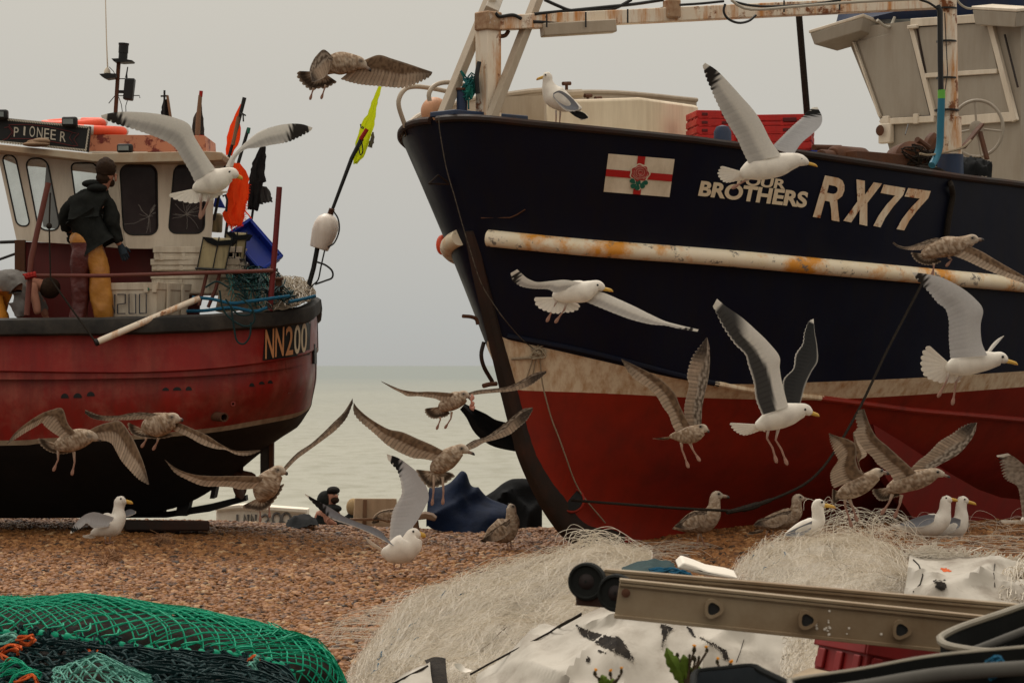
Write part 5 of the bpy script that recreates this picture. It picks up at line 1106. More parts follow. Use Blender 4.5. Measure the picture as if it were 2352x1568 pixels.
mb.tube(cat([HB.PB(2124,640,2.3), HB.PB(2040,800,2.4), HB.PB(1962,960,2.5), HB.PB(1880,1085,2.5), HB.PB(1790,1140,2.4), HB.PB(1680,1172,2.3)], 40), .013, 8); tag(mb.build('mooring_rope', M['rope_dark']), 'long taut dark rope slanting down from the white rub rail to the shingle', 'rope')
mb = MB(); mb.tube(cat([c_+Vector((0,-.05,0)) for c_ in [castB(*e, .05), HB.PB(1450,1158,1.6), HB.PB(1560,1166,2.0), HB.PB(1680,1172,2.3)]], 24), .013, 8); mb.tube(cat([HB.PB(1670,1176,2.32), HB.PB(1720,1165,2.35), HB.PB(1770,1148,2.4)], 14), [.02]*5+[.03]*5+[.02]*4, 8); tag(mb.build('hauling_rope', M['rope_dark']), 'hauling rope leading from the hole in the red forefoot along the hull', 'rope')
# tarps by the stem
tp_ = empty('tarpaulin_bundle', gpt(*uv('J',1150,600)), 'crumpled dark blue tarpaulin bundle on the shingle left of the dark stem', 'tarpaulin'); d0 = wl(tp_).y
rows = relief([uvd('J',[(862,612,d0-.1),(1000,612,d0-.15),(1150,615,d0-.2),(1300,612,d0-.15),(1420,610,d0)]), uvd('J',[(866,480,d0),(960,500,d0-.05),(1120,540,d0-.1),(1280,500,d0-.05),(1420,500,d0+.1)]), uvd('J',[(875,360,d0+.2),(960,400,d0+.1),(1080,420,d0+.1),(1230,430,d0+.2),(1400,440,d0+.3)]), uvd('J',[(885,335,d0+.4),(1000,300,d0+.4),(1105,240,d0+.4),(1160,345,d0+.5),(1330,425,d0+.6)]), uvd('J',[(890,420,d0+.9),(1000,380,d0+.9),(1110,330,d0+.9),(1180,420,d0+1),(1350,520,d0+1)])], 50, 40, .03, 2.4, 2)
mb = MB(); mb.grid(creases(rows, .09, 3, 4.5)); mb.build('sheet', M['blue_tarp'], tp_)
rows = relief([uvd('J',[(1250,610,d0+.6),(1400,600,d0+.6),(1600,600,d0+.6)]), uvd('J',[(1240,400,d0+.8),(1400,400,d0+.8),(1600,420,d0+.8)]), uvd('J',[(1235,385,d0+1),(1410,270,d0+1),(1600,280,d0+1)]), uvd('J',[(1250,500,d0+1.6),(1410,400,d0+1.6),(1600,380,d0+1.6)])], 30, 26, .025, 3, 6)
mb = MB(); mb.grid(creases(rows, .08, 6, 4.5)); tag(mb.build('tarpaulin', M['black_tarp']), 'dark grey tarpaulin draped behind the stem, right of the blue bundle', 'tarpaulin')
mb = MB(); fr = []
Lq = cat([Vector((x, y, 0)) for x, y in ((1160,490),(1230,580),(1290,700),(1380,800),(1540,890),(1900,960))], 16); Rq = cat([Vector((x, y, 0)) for x, y in ((1215,430),(1310,480),(1440,540),(1540,600),(1700,640),(1900,700))], 16)
for i in range(16): fr.append([PV('M', q.x, q.y, 25.6+.05*math.sin(j*.9+i*.4)) for j in range(10) for q in [Lq[i].lerp(Rq[i], j/9)]])
mb.grid(fr); mb.grid([[p+Vector((0,.012,0)) for p in r] for r in fr]); tag(mb.build('black_cloth', M['black_tarp'], recalc=False), 'black cloth blown out sideways behind the stem', 'cloth')
# ================================================================= GULLS
WHITE = (.86,.80,.71); GREY = (.27,.28,.31); BLACK = (.018,.017,.016); PINK = (.42,.24,.18)
JB = (.27,.175,.108); JD = (.06,.04,.027); JP = (.64,.51,.385)
def nz(p, f): return .5+.5*noise.noise(p*f)
def gull(name, w, d, kind, body, bill, eye, label, group, k=0., tail=None, wings=(), legs=(), br=None, foot=False, food=None):
    """body = spine (x,y,r) from tail to face; wings = dicts of leading and trailing edges; all in view px, k = how the body turns in depth"""
    pm = pxm(w, d); x0 = sum(b[0] for b in body)/len(body); mb = MB(); juv = kind == 'juv'
    Q = lambda x, y, o=0.: PV(w, x, y, d+((x-x0)*k+o)*pm)
    # body: one lofted skin from the rump to the face
    key = cat([Vector(b) for b in body], 56); N = len(key); K = 26; rows = []; 
    for i in range(-1, N+1):
        p = key[max(0, min(N-1, i))]; a = key[max(0, min(N-1, i)-1)]; b = key[min(N-1, max(0, i)+1)]; t = Vector((b.x-a.x, b.y-a.y)); t.normalize()
        n = Vector((-t.y, t.x)); r = p.z if 0 <= i < N else p.z*.35; e = 0 if 0 <= i < N else (.5*p.z*(1 if i >= N else -1))
        rows.append([Q(p.x+t.x*e+n.x*r*math.cos(f), p.y+t.y*e+n.y*r*math.cos(f), r*.9*math.sin(f)) for f in [2*math.pi*j/K for j in range(K)]])
    hx, hy = body[-2][0], body[-2][1]; ex, ey = eye
    hr = max(body[-2][2], 6)
    def bcol(i, j):
        p = rows[i][j]; t = i/(N+1)
        if juv:
            m = nz(p, 36)*.5+nz(p, 72)*.6; c = mixc(JP, JB, sstep(.28, .72, m)*(1-.5*sstep(.72, .92, t)))
            c = mixc(c, JD, sstep(.58, .8, nz(p, 75))*.6*(1-sstep(.75, .9, t)))
            pv = Q(ex, ey); dx = (p.x-pv.x)/pm/hr; dz = (p.z-pv.z)/pm/hr
            c = mixc(c, (.60,.51,.41), sstep(.82, .95, t)*.75); return mixc(c, (.07,.05,.04), .75*sstep(.85, .15, math.hypot(dx, dz*1.4)))
        if kind == 'imm': return mixc(WHITE, (.42,.34,.26), .5*sstep(.5, .8, nz(p, 60)))
        return mixc(WHITE, (.62,.56,.49), .5*sstep(.45, .8, nz(p, 18)))
    mb.grid(rows, True, 0, bcol, True)
    # tail fan
    if tail:
        bx, by = tail[0]; tips = cat([Vector((*p, 0)) for p in tail[1]], 49); sp = tail[2] if len(tail) > 2 else 40; R_ = 7
        for side in (0, 1):
            g = []
            for r in range(R_):
                f = r/(R_-1); g.append([])
                for i, t in enumerate(tips):
                    q = abs((i/4) % 1-.5)*2; ff = .12+(1-.07*q*q*f-.12)*f
                    g[-1].append(Q(bx+(t.x-bx)*ff, by+(t.y-by)*ff, (i/48-.5)*2*sp*ff+(1.6*(1-f)+.5)*(1 if side else -1)+q*1.2))
            def tc(i, j):
                q = abs((j/4) % 1-.5)*2; f = i/(R_-1)
                if juv:
                    c = mixc(JP, JB, sstep(.3, .7, nz(g[i][j], 90))); c = mixc(c, (.085,.06,.042), sstep(.42, .6, f)); c = mixc(c, JP, sstep(.93, 1, f)*.7)
                    return tuple(x*(1-.45*sstep(.6, 1, q)) for x in c)
                return tuple(x*(1-.12*sstep(.6, 1, q)*f) for x in WHITE)
            mb.grid(g, False, 0, tc)
    # wings
    for W in wings:
        n = W.get('n', 96); mch = 12; Lp = cat([Vector((*p, 0)) for p in W['l']], n+1); Tp = cat([Vector((*p, 0)) for p in W['t']], n+1)
        o0, o1 = W.get('o', (0, -120)); face = W.get('f', 'u'); dk = W.get('dk', .76); cam_ = W.get('c', .07); NF = W.get('nf', 24); fr = W.get('fr', .06)*.8; sgn = -1 if face == 'u' else 1
        G2 = []
        for side in (-1, 1):
            g = []
            for i in range(n+1):
                s = i/n; a = Lp[i]; b = Tp[i]; ch = (b-a); L = ch.length; fq = abs((s*NF) % 1-.5)*2; off = lerp(o0, o1, s**1.25); row = []
                for j in range(mch+1):
                    t = j/mch; cut = 1-fr*(fq**2)*(t**3)*(.35+1.9*sstep(.5, .95, s))*(.6+.8*nz(Vector((s*40, d, x0)), 1)) if s < .985 else 1
                    p = a+ch*t*cut; th = max(.8, .06*L*(1-t)**1.4*(.25+t**.5)*(1-.75*s))
                    row.append(Q(p.x, p.y, off+sgn*cam_*L*math.sin(math.pi*min(1, t*1.15+.05))*(1-.4*s)+side*th+fq*.8*sstep(.4, 1, t)))
                g.append(row)
            under = (side < 0) == (face == 'u')
            def wc(i, j):
                s = i/n; t = j/mch; fq = abs((s*NF) % 1-.5)*2; p = g[i][j]; ln = sstep(.55, 1, fq)*sstep(.3, .55, t)
                bar = .5+.5*math.sin(t*26+math.sin(s*40)*1.2)
                if juv:
                    if under:
                        c = mixc((.25,.155,.092), (.135,.08,.047), sstep(.35, .7, nz(p, 45))); c = mixc(c, (.54,.41,.30), sstep(.44, .54, t+.16*sstep(.55, .8, s)+.03*math.sin(s*NF*6.28)))
                        c = mixc(c, (.10,.075,.055), sstep(.72, .98, s)*.75); c = mixc(c, (.48,.38,.29), .5*sstep(.06, 0, t)); ln *= 1.1
                    else:
                        c = mixc((.46,.37,.29), (.12,.085,.06), sstep(.35, .7, bar*.4+nz(p, 60)*.7)); fl_ = sstep(.42, .55, t+.25*sstep(.5, .75, s))
                        c = mixc(c, mixc((.40,.29,.205), (.05,.034,.025), sstep(.6, .84, s)), fl_*.9); c = mixc(c, (.5,.42,.34), sstep(.95, 1, t)*.6)
                    fv = .86+.28*((math.sin(int(s*NF)*12.9898)*43758.5) % 1)*sstep(.3, .6, t); return tuple(x*fv*(1-.5*sstep(.7, 1, fq)*sstep(.35, .6, t)*(.4+.8*nz(p, 30))) for x in c)
                if kind == 'bb':
                    if under:
                        dkf = max(sstep(.42, .52, t+.1*math.sin(s*9)), sstep(.6, .78, s+.2*(t-.4))); c = mixc(WHITE, (.075,.07,.066), dkf)
                    else: c = mixc((.05,.048,.047), (.03,.03,.03), s)
                    c = mixc(c, WHITE, max(sstep(.93, .97, t)*(1-sstep(.85, .95, s)*.6), sstep(.05, .02, t)*.5*(0 if under else 1), sstep(.94, .96, s)*.9)); return tuple(x*(1-.2*ln) for x in c)
                c = mixc(WHITE, (.60,.56,.51), sstep(.4, .6, t)) if under else mixc(GREY, WHITE, sstep(.88, .95, t))
                if W.get('pale'): c = mixc(c, (.56,.54,.53), .8)
                if kind == 'imm': c = mixc((.42,.34,.27), (.25,.19,.145), sstep(.3, .7, nz(p, 60)))
                dd = sstep(dk, dk+.05, s+.10*(t-.5)+.03*math.sin(s*150)); c = mixc(c, BLACK if not under else (.04,.034,.03), dd)
                if s > .955 or (s > .9 and t > .75 and fq > .5): c = mixc(c, WHITE, .9)
                fv = .95+.08*((math.sin(int(s*NF)*12.9898)*43758.5) % 1)*sstep(.3, .6, t); return tuple(x*fv*(1-.07*ln) for x in c)
            mb.grid(g, False, 0, wc); G2.append(len(mb.v))
        # close the leading edge and the root/tip
        off1 = G2[0]-(n+1)*(mch+1); off2 = G2[1]-(n+1)*(mch+1); st = mch+1
        for i in range(n): mb.af((off1+i*st, off1+(i+1)*st, off2+(i+1)*st, off2+i*st)); mb.af((off1+i*st+mch, off2+i*st+mch, off2+(i+1)*st+mch, off1+(i+1)*st+mch))
    # legs
    lc = PINK if kind != 'dk' else (.12,.07,.05)
    for lg in legs:
        pts = [Vector((p[0], p[1], p[2] if len(p) > 2 else 0)) for p in lg]; P3 = [Q(*p) for p in pts]; m_ = len(P3); rad = [.0115]+[.0062]*(m_-2)+[.0058] if m_ > 2 else [.009,.006]
        mb.tube(P3, rad, 7, col=lambda i, j: mixc(WHITE if not juv else JP, lc, min(1, i*1.2)))
        e = P3[-1]; pv = P3[-2]
        if foot:
            for a in (-35, 0, 35):
                dr = Vector((math.cos(math.radians(a))*(foot), -math.sin(math.radians(a))-.25, 0)); mb.tube([e+Vector((0,0,.004)), e+dr*.03+Vector((0,0,.006)), e+dr*.055+Vector((0,0,.001))], [.006,.005,.002], 5, col=lc)
            b0 = len(mb.v); 
            for a in (-35, 0, 35): mb.av(e+Vector((math.cos(math.radians(a))*foot, -math.sin(math.radians(a))-.25, 0))*.05+Vector((0,0,.003)), lc)
            c0 = mb.av(e+Vector((0,0,.003)), lc); mb.af((c0, b0, b0+1)); mb.af((c0, b0+1, b0+2))
        else:
            t = (e-pv).normalized(); sd = t.cross(Vector((0,1,0))).normalized()
            mb.grid([[e+t*h+sd*(w_*math.cos(f))+Vector((0,.5*w_*math.sin(f),0)) for f in [2*math.pi*j/8 for j in range(8)]] for h, w_ in ((-.008,.005),(.010,.009),(.028,.012),(.042,.009),(.048,.002))], True, 0, lc, True)
    o = mb.build(name, M['feathers' if kind in ('juv','imm') else 'white_feathers'], loc=Q(x0, body[len(body)//2][1]), colors=True, recalc=False, sharp=60)
    # bill
    (ax, ay), (bx, by) = bill; r0 = br or hr*.36; b2 = MB(); dx, dy = bx-ax, by-ay; L = math.hypot(dx, dy); nx, ny = -dy/L, dx/L
    rr = []
    cb = {'juv': ((.30,.20,.15), (.018,.015,.013)), 'dk': ((.02,.017,.015), (.015,.013,.012))}
    for s, r, hk in ((-.15,1.0,0),(.15,1.0,0),(.45,.86,.0),(.7,.84,.04),(.86,.66,.10),(.97,.30,.20),(1.0,.06,.26)):
        cx, cy = ax+dx*s+nx*hk*L*.5*(1 if ny > 0 else -1), ay+dy*s+ny*hk*L*.5*(1 if ny > 0 else -1)
        rr.append([Q(cx+nx*r0*r*math.cos(f), cy+ny*r0*r*math.cos(f), r0*.55*r*math.sin(f)) for f in [2*math.pi*j/10 for j in range(10)]])
    def bc(i, j):
        if juv: return mixc((.28,.19,.14) if name != 'darkbill' else (.03,.025,.02), (.016,.014,.013), sstep(1.5, 3.2, i))
        return (.42,.06,.02) if (i == 4 and j in (0, 1, 9)) else mixc((.60,.36,.055), (.5,.27,.04), i/6)
    b2.grid(rr, True, 0, bc, True); b2.build('bill', M['bill'], o, colors=True)
    for sd in (-1, 1):
        c = Q(ex, ey, sd*hr*.80); b3 = MB(); b3.sphere(c, max(.0085, hr*.15*pm), 8, 6); b3.build('eye', M['eye'], o)
    if food:
        b4 = MB(); c = Q(*food)
        b4.tube(cat([c+Vector(q) for q in ((-.005,0,.07),(.004,.004,.045),(-.006,-.006,.02),(.006,.0,-.005),(-.012,.005,-.03),(.018,0,-.045))], 16), [.006+.012*abs(math.sin(i*.55))+.004*(i > 9) for i in range(16)], 8)
        tag(b4.build('fish_scrap', cloth('fish_flesh', (.50,.19,.13), (.4,.25,.2), rough=.4)), 'pink scrap of fish held in the bill of a brown gull', 'fish scrap')
    return tag(o, label, 'gull', group)
FL = 'gulls flying around the boats'; ST = 'gulls standing on the beach'
GN = 'herring_gull'
def gd(w, x, y): return gpt(*uv(w, x, y)).y
gull(GN,'A',14.6,'ad',[(1345,1083,26),(1400,1058,60),(1455,1035,86),(1520,1015,78),(1570,990,58),(1606,978,44),(1640,990,24)],[(1640,994),(1682,1012)],(1590,966),
 'white gull with arched grey-tipped wings flying in front of the red wheelhouse',FL,-.5,((1350,1080),[(1165,1118),(1180,1145),(1230,1165),(1290,1180),(1340,1185),(1400,1175),(1460,1165),(1530,1130),(1590,1100)],90),
 [dict(l=[(1490,945),(1430,860),(1350,730),(1310,640),(1220,595),(1080,563),(900,550),(780,556),(698,575)],t=[(1345,1035),(1310,960),(1250,860),(1200,790),(1100,735),(960,685),(860,655),(770,625),(704,592)],o=(-40,-160),dk=.80),
  dict(l=[(1560,930),(1600,860),(1690,770),(1790,690),(1900,650),(2000,633),(2090,636),(2162,660)],t=[(1610,930),(1640,860),(1700,810),(1780,800),(1880,780),(1990,762),(2070,728),(2140,690),(2160,668)],o=(40,190),dk=.72)],
 [[(1385,1115),(1390,1180),(1388,1235)],[(1455,1120,20),(1435,1180,20),(1415,1225,20)]])
gull(GN,'D',21,'juv',[(330,270,34),(390,230,66),(450,215,80),(520,213,68),(570,212,50),(600,222,38),(626,238,18)],[(622,240),(668,266)],(594,204),
 'brown mottled gull braking in the sky with fanned tail, above the yellow flag',FL,-.3,((330,275),[(158,268),(146,300),(168,340),(208,380),(250,405),(300,392),(350,390),(400,365),(432,345)],60),
 [dict(l=[(600,200),(690,162),(740,160),(800,180),(880,205),(950,228),(1020,252),(1088,275)],t=[(450,325),(520,348),(600,365),(720,375),(820,384),(900,388),(965,366),(1030,335),(1070,310),(1086,284)],o=(20,150),fr=.09),
  dict(l=[(400,175),(370,140),(335,120),(305,140),(265,190),(238,262),(250,330)],t=[(385,240),(372,275),(345,310),(320,325),(295,338),(270,345),(255,342)],o=(-60,-330),f='o',nf=12)],
 [[(268,385),(258,410),(252,430)],[(350,365),(340,395),(330,425)]])
p_ = castB(*uv('E',1170,920), 0)
gull(GN,'E',p_.y+.04,'ad',[(1330,752,14),(1290,738,34),(1220,712,66),(1150,665,80),(1115,615,56),(1102,565,36),(1098,527,33),(1080,532,20)],[(1076,534),(1020,549)],(1086,519),
 'white gull with grey back standing on the blue boat\'s rail beside the cream fish box',ST,.15,((1290,745),[(1330,835),(1360,830),(1386,815),(1370,790)],10),
 [dict(l=[(1140,645),(1180,628),(1225,645),(1280,690),(1322,745)],t=[(1140,675),(1180,730),(1230,768),(1285,772),(1325,756)],o=(-74,-34),f='o',dk=1.3,nf=8,c=.12),
  dict(l=[(1235,752),(1300,768),(1350,780),(1386,815)],t=[(1250,775),(1290,806),(1340,826),(1386,818)],o=(-34,-10),f='o',dk=-1,nf=8),
  dict(l=[(1140,645),(1180,628),(1225,645),(1280,690),(1322,745)],t=[(1140,675),(1180,730),(1230,768),(1285,772),(1325,756)],o=(74,34),f='u',dk=1.3,nf=8,pale=1,c=.12)],
 [[(1160,765),(1160,815),(1158,862)],[(1190,765,25),(1187,815,25),(1184,862,25)]],foot=-1)
gull(GN,'F',15.6,'ad',[(430,1190,40),(500,1160,74),(590,1140,86),(680,1125,80),(750,1105,62),(810,1095,46),(850,1105,32),(875,1116,16)],[(866,1114),(944,1132)],(832,1088),
 'white gull with dark wingtips raised, gliding over the FOUR BROTHERS lettering',FL,-.15,((450,1180),[(282,1132),(262,1165),(256,1190),(270,1222),(300,1246),(335,1250),(400,1235),(445,1222)],40),
 [dict(l=[(690,1060),(620,960),(560,840),(500,750),(420,660),(330,560),(250,480),(172,430)],t=[(470,1120),(430,1040),(390,950),(340,870),(290,780),(240,680),(205,600),(175,530),(155,450)],o=(-50,-200),dk=.78),
  dict(l=[(775,1060),(830,980),(900,920),(960,860),(972,800),(940,732)],t=[(620,1010),(700,930),(760,870),(820,815),(860,770),(908,735)],o=(50,200),f='o',pale=1,dk=.78)],
 [[(480,1215),(440,1238),(400,1262)]])
gull(GN,'G',17,'ad',[(1285,555,34),(1330,540,58),(1400,525,70),(1470,522,70),(1520,502,52),(1562,488,37),(1596,500,22)],[(1592,505),(1662,517)],(1560,482),
 'white gull gliding level before the blue hull, far wing stretched low to the right',FL,-.5,((1300,560),[(1148,560),(1155,605),(1190,638),(1240,657),(1290,668),(1340,662),(1400,657),(1446,632),(1440,602)],70),
 [dict(l=[(1450,465),(1350,448),(1250,456),(1170,462),(1110,440),(1075,412),(1040,380)],t=[(1430,505),(1350,515),(1285,532),(1240,510),(1140,505),(1060,490),(1005,450),(998,405)],o=(-40,-200),dk=.84),
  dict(l=[(1560,520),(1610,535),(1690,570),(1800,620),(1900,670),(2000,715),(2100,742),(2212,768)],t=[(1470,585),(1560,622),(1680,670),(1780,706),(1900,735),(2000,744),(2100,768),(2205,782)],o=(10,-140),dk=.86,f='u')],
 [[(1300,570),(1280,620),(1250,680)],[(1360,590,20),(1345,640,20),(1310,690,20)]])
gull(GN,'H',18.5,'juv',[(1570,290,28),(1640,258,52),(1720,235,66),(1790,228,60),(1850,205,44),(1892,188,35),(1922,190,20)],[(1922,188),(1966,188)],(1888,178),
 'brown speckled gull at the right, flying just above the white rub rail',FL,-.2,((1610,285),[(1488,268),(1500,300),(1530,332),(1580,352),(1640,352),(1692,330)],40),
 [dict(l=[(1760,190),(1650,178),(1560,205),(1480,232),(1420,228),(1380,203)],t=[(1720,225),(1640,240),(1560,255),(1480,256),(1410,240),(1372,212)],o=(-40,60),f='o'),
  dict(l=[(1860,225),(1950,265),(2050,325),(2150,382),(2250,440),(2330,500)],t=[(1760,290),(1850,325),(1950,372),(2050,412),(2150,448),(2240,480),(2325,510)],o=(-20,-200))],
 [[(1640,340),(1640,365),(1636,385)],[(1735,300,10),(1755,318,10),(1745,330,10)]])
gull(GN,'H',15,'ad',[(1730,1020,36),(1800,1000,70),(1880,980,78),(1960,972,66),(2030,962,50),(2075,952,39),(2108,968,22)],[(2106,970),(2186,988)],(2085,944),
 'white gull at the far right with one bent pale wing raised and tail spread',FL,-.15,((1760,1005),[(1606,866),(1570,900),(1552,970),(1560,1040),(1590,1080),(1650,1107),(1720,1117),(1818,1107)],60),
 [dict(l=[(1985,935),(1950,850),(1942,740),(1957,640),(1905,568),(1820,500),(1720,445),(1640,418),(1560,405),(1500,398)],t=[(1745,955),(1735,820),(1735,720),(1715,640),(1660,595),(1605,530),(1565,490),(1530,450),(1502,404)],o=(-60,-160),dk=.82,f='u',pale=1),
  dict(l=[(1975,925),(2010,870),(2050,830),(2094,806)],t=[(2000,925),(2025,890),(2060,850),(2092,812)],o=(40,160),dk=1.4)],
 [[(1740,1040),(1720,1105),(1690,1160)],[(1820,1060,25),(1782,1108,25),(1775,1165,25),(1768,1205,25)]])
gull('black_backed_gull','H',15.2,'bb',[(500,1392,30),(570,1362,62),(640,1330,80),(710,1312,72),(768,1295,54),(812,1288,40),(846,1305,22)],[(842,1305),(904,1322)],(808,1284),
 'large white gull with blackish wings raised high and both legs dangling',FL,-.2,((525,1380),[(318,1368),(330,1400),(360,1430),(410,1452),(470,1440),(520,1422),(556,1432)],50),
 [dict(l=[(700,1265),(662,1120),(645,1020),(642,940),(572,850),(490,770),(400,690),(300,620),(240,570)],t=[(530,1320),(490,1220),(475,1110),(440,1000),(420,930),(350,860),(280,760),(240,680),(213,618)],o=(-60,-190)),
  dict(l=[(775,1260),(810,1130),(850,1040),(890,970),(886,870),(872,790),(863,700)],t=[(680,1240),(665,1100),(730,1020),(745,930),(790,860),(800,790),(828,720),(860,700)],o=(50,180),f='o')],
 [[(575,1390),(562,1470),(598,1530),(612,1580)],[(640,1390,20),(618,1480,20),(655,1540,20),(676,1595,20)]])
gull(GN,'N',17,'juv',[(680,1165,22),(750,1160,55),(840,1158,85),(930,1140,96),(1000,1105,76),(1042,1085,56),(1078,1092,30)],[(1074,1090),(1110,1122)],(1012,1058),
 'brown gull hovering with both wings up before the white waterline stripe',FL,-.5,((700,1165),[(474,1190),(540,1200),(600,1203),(660,1200)],40),
 [dict(l=[(900,1040),(840,940),(780,820),(730,700),(620,580),(480,480),(300,390),(140,313)],t=[(740,1120),(690,1020),(660,930),(600,850),(530,730),(440,640),(330,570),(250,510),(190,420),(140,325)],o=(-60,-220)),
  dict(l=[(1022,1040),(1030,850),(1062,680),(1092,560),(1112,400),(1112,200),(1085,78)],t=[(850,1050),(828,880),(850,740),(880,600),(860,500),(890,350),(930,260),(1000,170),(1075,82)],o=(60,240),f='o',fr=.12)],
 [[(800,1230),(808,1310),(838,1390),(855,1440)],[(890,1230,30),(930,1320,30),(965,1375,30)]])
gull(GN,'M',21.5,'juv',[(955,475,44),(1020,440,80),(1100,400,92),(1170,370,78),(1212,342,52),(1246,348,26)],[(1242,350),(1290,392)],(1200,330),
 'brown gull carrying a scrap in its bill, flying left of the dark stem',FL,-.6,((965,460),[(792,480),(790,522),(830,572),(890,592),(960,582),(1020,567),(1062,530)],70),
 [dict(l=[(1090,320),(950,308),(820,303),(700,305),(560,285),(450,245),(333,193)],t=[(1080,395),(970,405),(900,378),(800,362),(720,352),(610,352),(550,322),(450,272),(335,200)],o=(-60,-160)),
  dict(l=[(1235,320),(1350,288),(1500,273),(1650,253),(1780,200),(1900,130),(2000,95),(2072,84)],t=[(1240,350),(1400,327),(1550,314),(1700,300),(1800,280),(1900,242),(2000,172),(2070,108)],o=(40,200),f='o')],
 [[(950,570),(955,598),(935,650)],[(1075,515,20),(1066,588,20),(1030,645,20)]],food=(1288,425))
gull(GN,'M',17.6,'juv',[(878,1125,56),(940,1080,95),(1020,1020,110),(1090,968,95),(1150,925,70),(1190,910,54),(1242,930,30)],[(1238,934),(1322,962)],(1180,902),
 'brown gull with pale head and hanging pink feet above the blue tarpaulin',FL,-.45,((880,1140),[(690,1120),(735,1210),(800,1290),(860,1322),(940,1302),(1020,1262),(1112,1190),(1062,1150)],90),
 [dict(l=[(985,925),(860,860),(720,800),(560,730),(420,700),(300,640),(180,560),(90,480),(43,418)],t=[(870,1030),(760,1012),(660,1002),(520,942),(400,872),(320,802),(230,722),(110,622),(48,545),(36,480)],o=(-60,-190),fr=.09),
  dict(l=[(1190,890),(1300,818),(1430,780),(1550,700),(1700,580),(1820,490),(1927,468)],t=[(1230,930),(1330,890),(1420,840),(1560,802),(1690,752),(1780,682),(1870,602),(1927,500)],o=(40,200),f='o')],
 [[(890,1180),(882,1370),(875,1430)],[(980,1200,30),(988,1360,30),(984,1420,30)]])
gull(GN,'C',18,'juv',[(395,402,38),(470,370,70),(550,345,70),(608,333,52),(642,333,38),(672,346,20)],[(668,342),(702,362)],(625,327),
 'leftmost brown gull with wings arched down, flying low before the red hull',FL,-.4,((420,390),[(258,338),(264,370),(290,402),(330,432),(380,447),(440,452),(502,440)],60),
 [dict(l=[(520,300),(470,240),(432,138),(360,145),(280,175),(180,240),(100,310),(45,382)],t=[(440,350),(360,300),(310,260),(290,237),(250,262),(180,302),(110,347),(50,384)],o=(-50,-150)),
  dict(l=[(600,295),(680,255),(760,230),(832,225),(900,310),(960,430),(1002,540),(1032,662)],t=[(650,345),(760,372),(800,430),(840,500),(900,570),(950,622),(1000,652),(1026,664)],o=(0,-140),f='u')],
 [[(402,420),(402,490),(385,530)],[(510,435,20),(516,510,20),(506,555,20)]])
gull(GN,'C',18.6,'juv',[(1000,272,46),(1060,255,80),(1120,243,80),(1170,225,64),(1208,210,44),(1238,216,22)],[(1234,212),(1270,220)],(1192,196),
 'brown gull gliding before the red hull\'s exhaust pipe, right wing slanting down',FL,-.5,((1000,285),[(883,230),(884,270),(910,312),(960,332),(1010,342),(1080,347),(1150,342),(1222,320)],80),
 [dict(l=[(1110,180),(1000,163),(900,168),(820,185),(700,183),(590,146)],t=[(1080,215),(1000,212),(900,217),(830,217),(740,224),(640,207),(586,170)],o=(-40,-180),f='o'),
  dict(l=[(1225,228),(1330,275),(1430,320),(1540,390),(1640,430),(1802,424)],t=[(1180,280),(1300,332),(1400,387),(1500,417),(1560,422),(1640,457),(1720,462),(1800,432)],o=(20,-120))],
 [[(1012,335),(1008,360),(1000,372)],[(1095,340,20),(1088,370,20),(1078,388,20)]])
gull(GN,'C',20,'juv',[(1800,760,46),(1822,710,80),(1860,650,85),(1900,600,62),(1934,570,43),(1966,578,22)],[(1962,578),(1994,590)],(1925,562),
 'brown gull tilted upright, right wing raised steeply against the pale sea',FL,-.4,((1805,745),[(1673,810),(1690,837),(1740,842),(1800,852),(1860,822),(1912,760),(1952,700),(1972,650)],60),
 [dict(l=[(1860,615),(1740,603),(1600,603),(1450,603),(1330,590),(1220,550),(1138,488)],t=[(1780,690),(1660,697),(1600,682),(1500,677),(1400,672),(1300,632),(1210,582),(1142,494)],o=(-50,-160)),
  dict(l=[(1950,560),(1990,510),(2060,440),(2150,380),(2240,300),(2310,230),(2380,160),(2440,65)],t=[(1955,590),(2050,492),(2130,432),(2240,352),(2330,282),(2400,202),(2442,100)],o=(40,180),f='o')],
 [[(1800,800),(1800,850),(1800,880)],[(1860,770,20),(1862,820,20),(1864,850,20)]])
gull(GN,'J',min(21.6,gd('J',680,830)),'ad',[(585,735,30),(640,735,70),(710,712,92),(760,682,76),(782,625,50),(814,620,27)],[(812,616),(860,630)],(778,600),
 'white gull landing on the shingle with grey wings thrown back and bill open',ST,-.1,((600,725),[(466,630),(478,655),(505,685),(545,712)],20),
 [dict(l=[(735,690),(765,590),(805,530),(855,440),(877,380),(852,290),(800,220),(740,170),(680,130),(608,106)],t=[(625,680),(630,560),(650,460),(700,370),(700,310),(690,260),(672,210),(645,180),(615,140)],o=(40,150),f='o',dk=.80,pale=1),
  dict(l=[(650,690),(560,592),(450,550),(350,510),(250,450),(160,400),(84,358)],t=[(690,715),(600,665),(500,612),(380,562),(260,522),(180,462),(88,368)],o=(-60,-170),f='o',dk=.72)],
 [[(660,790),(656,815),(655,840)],[(700,790,20),(700,815,20),(698,836,20)]],foot=1)
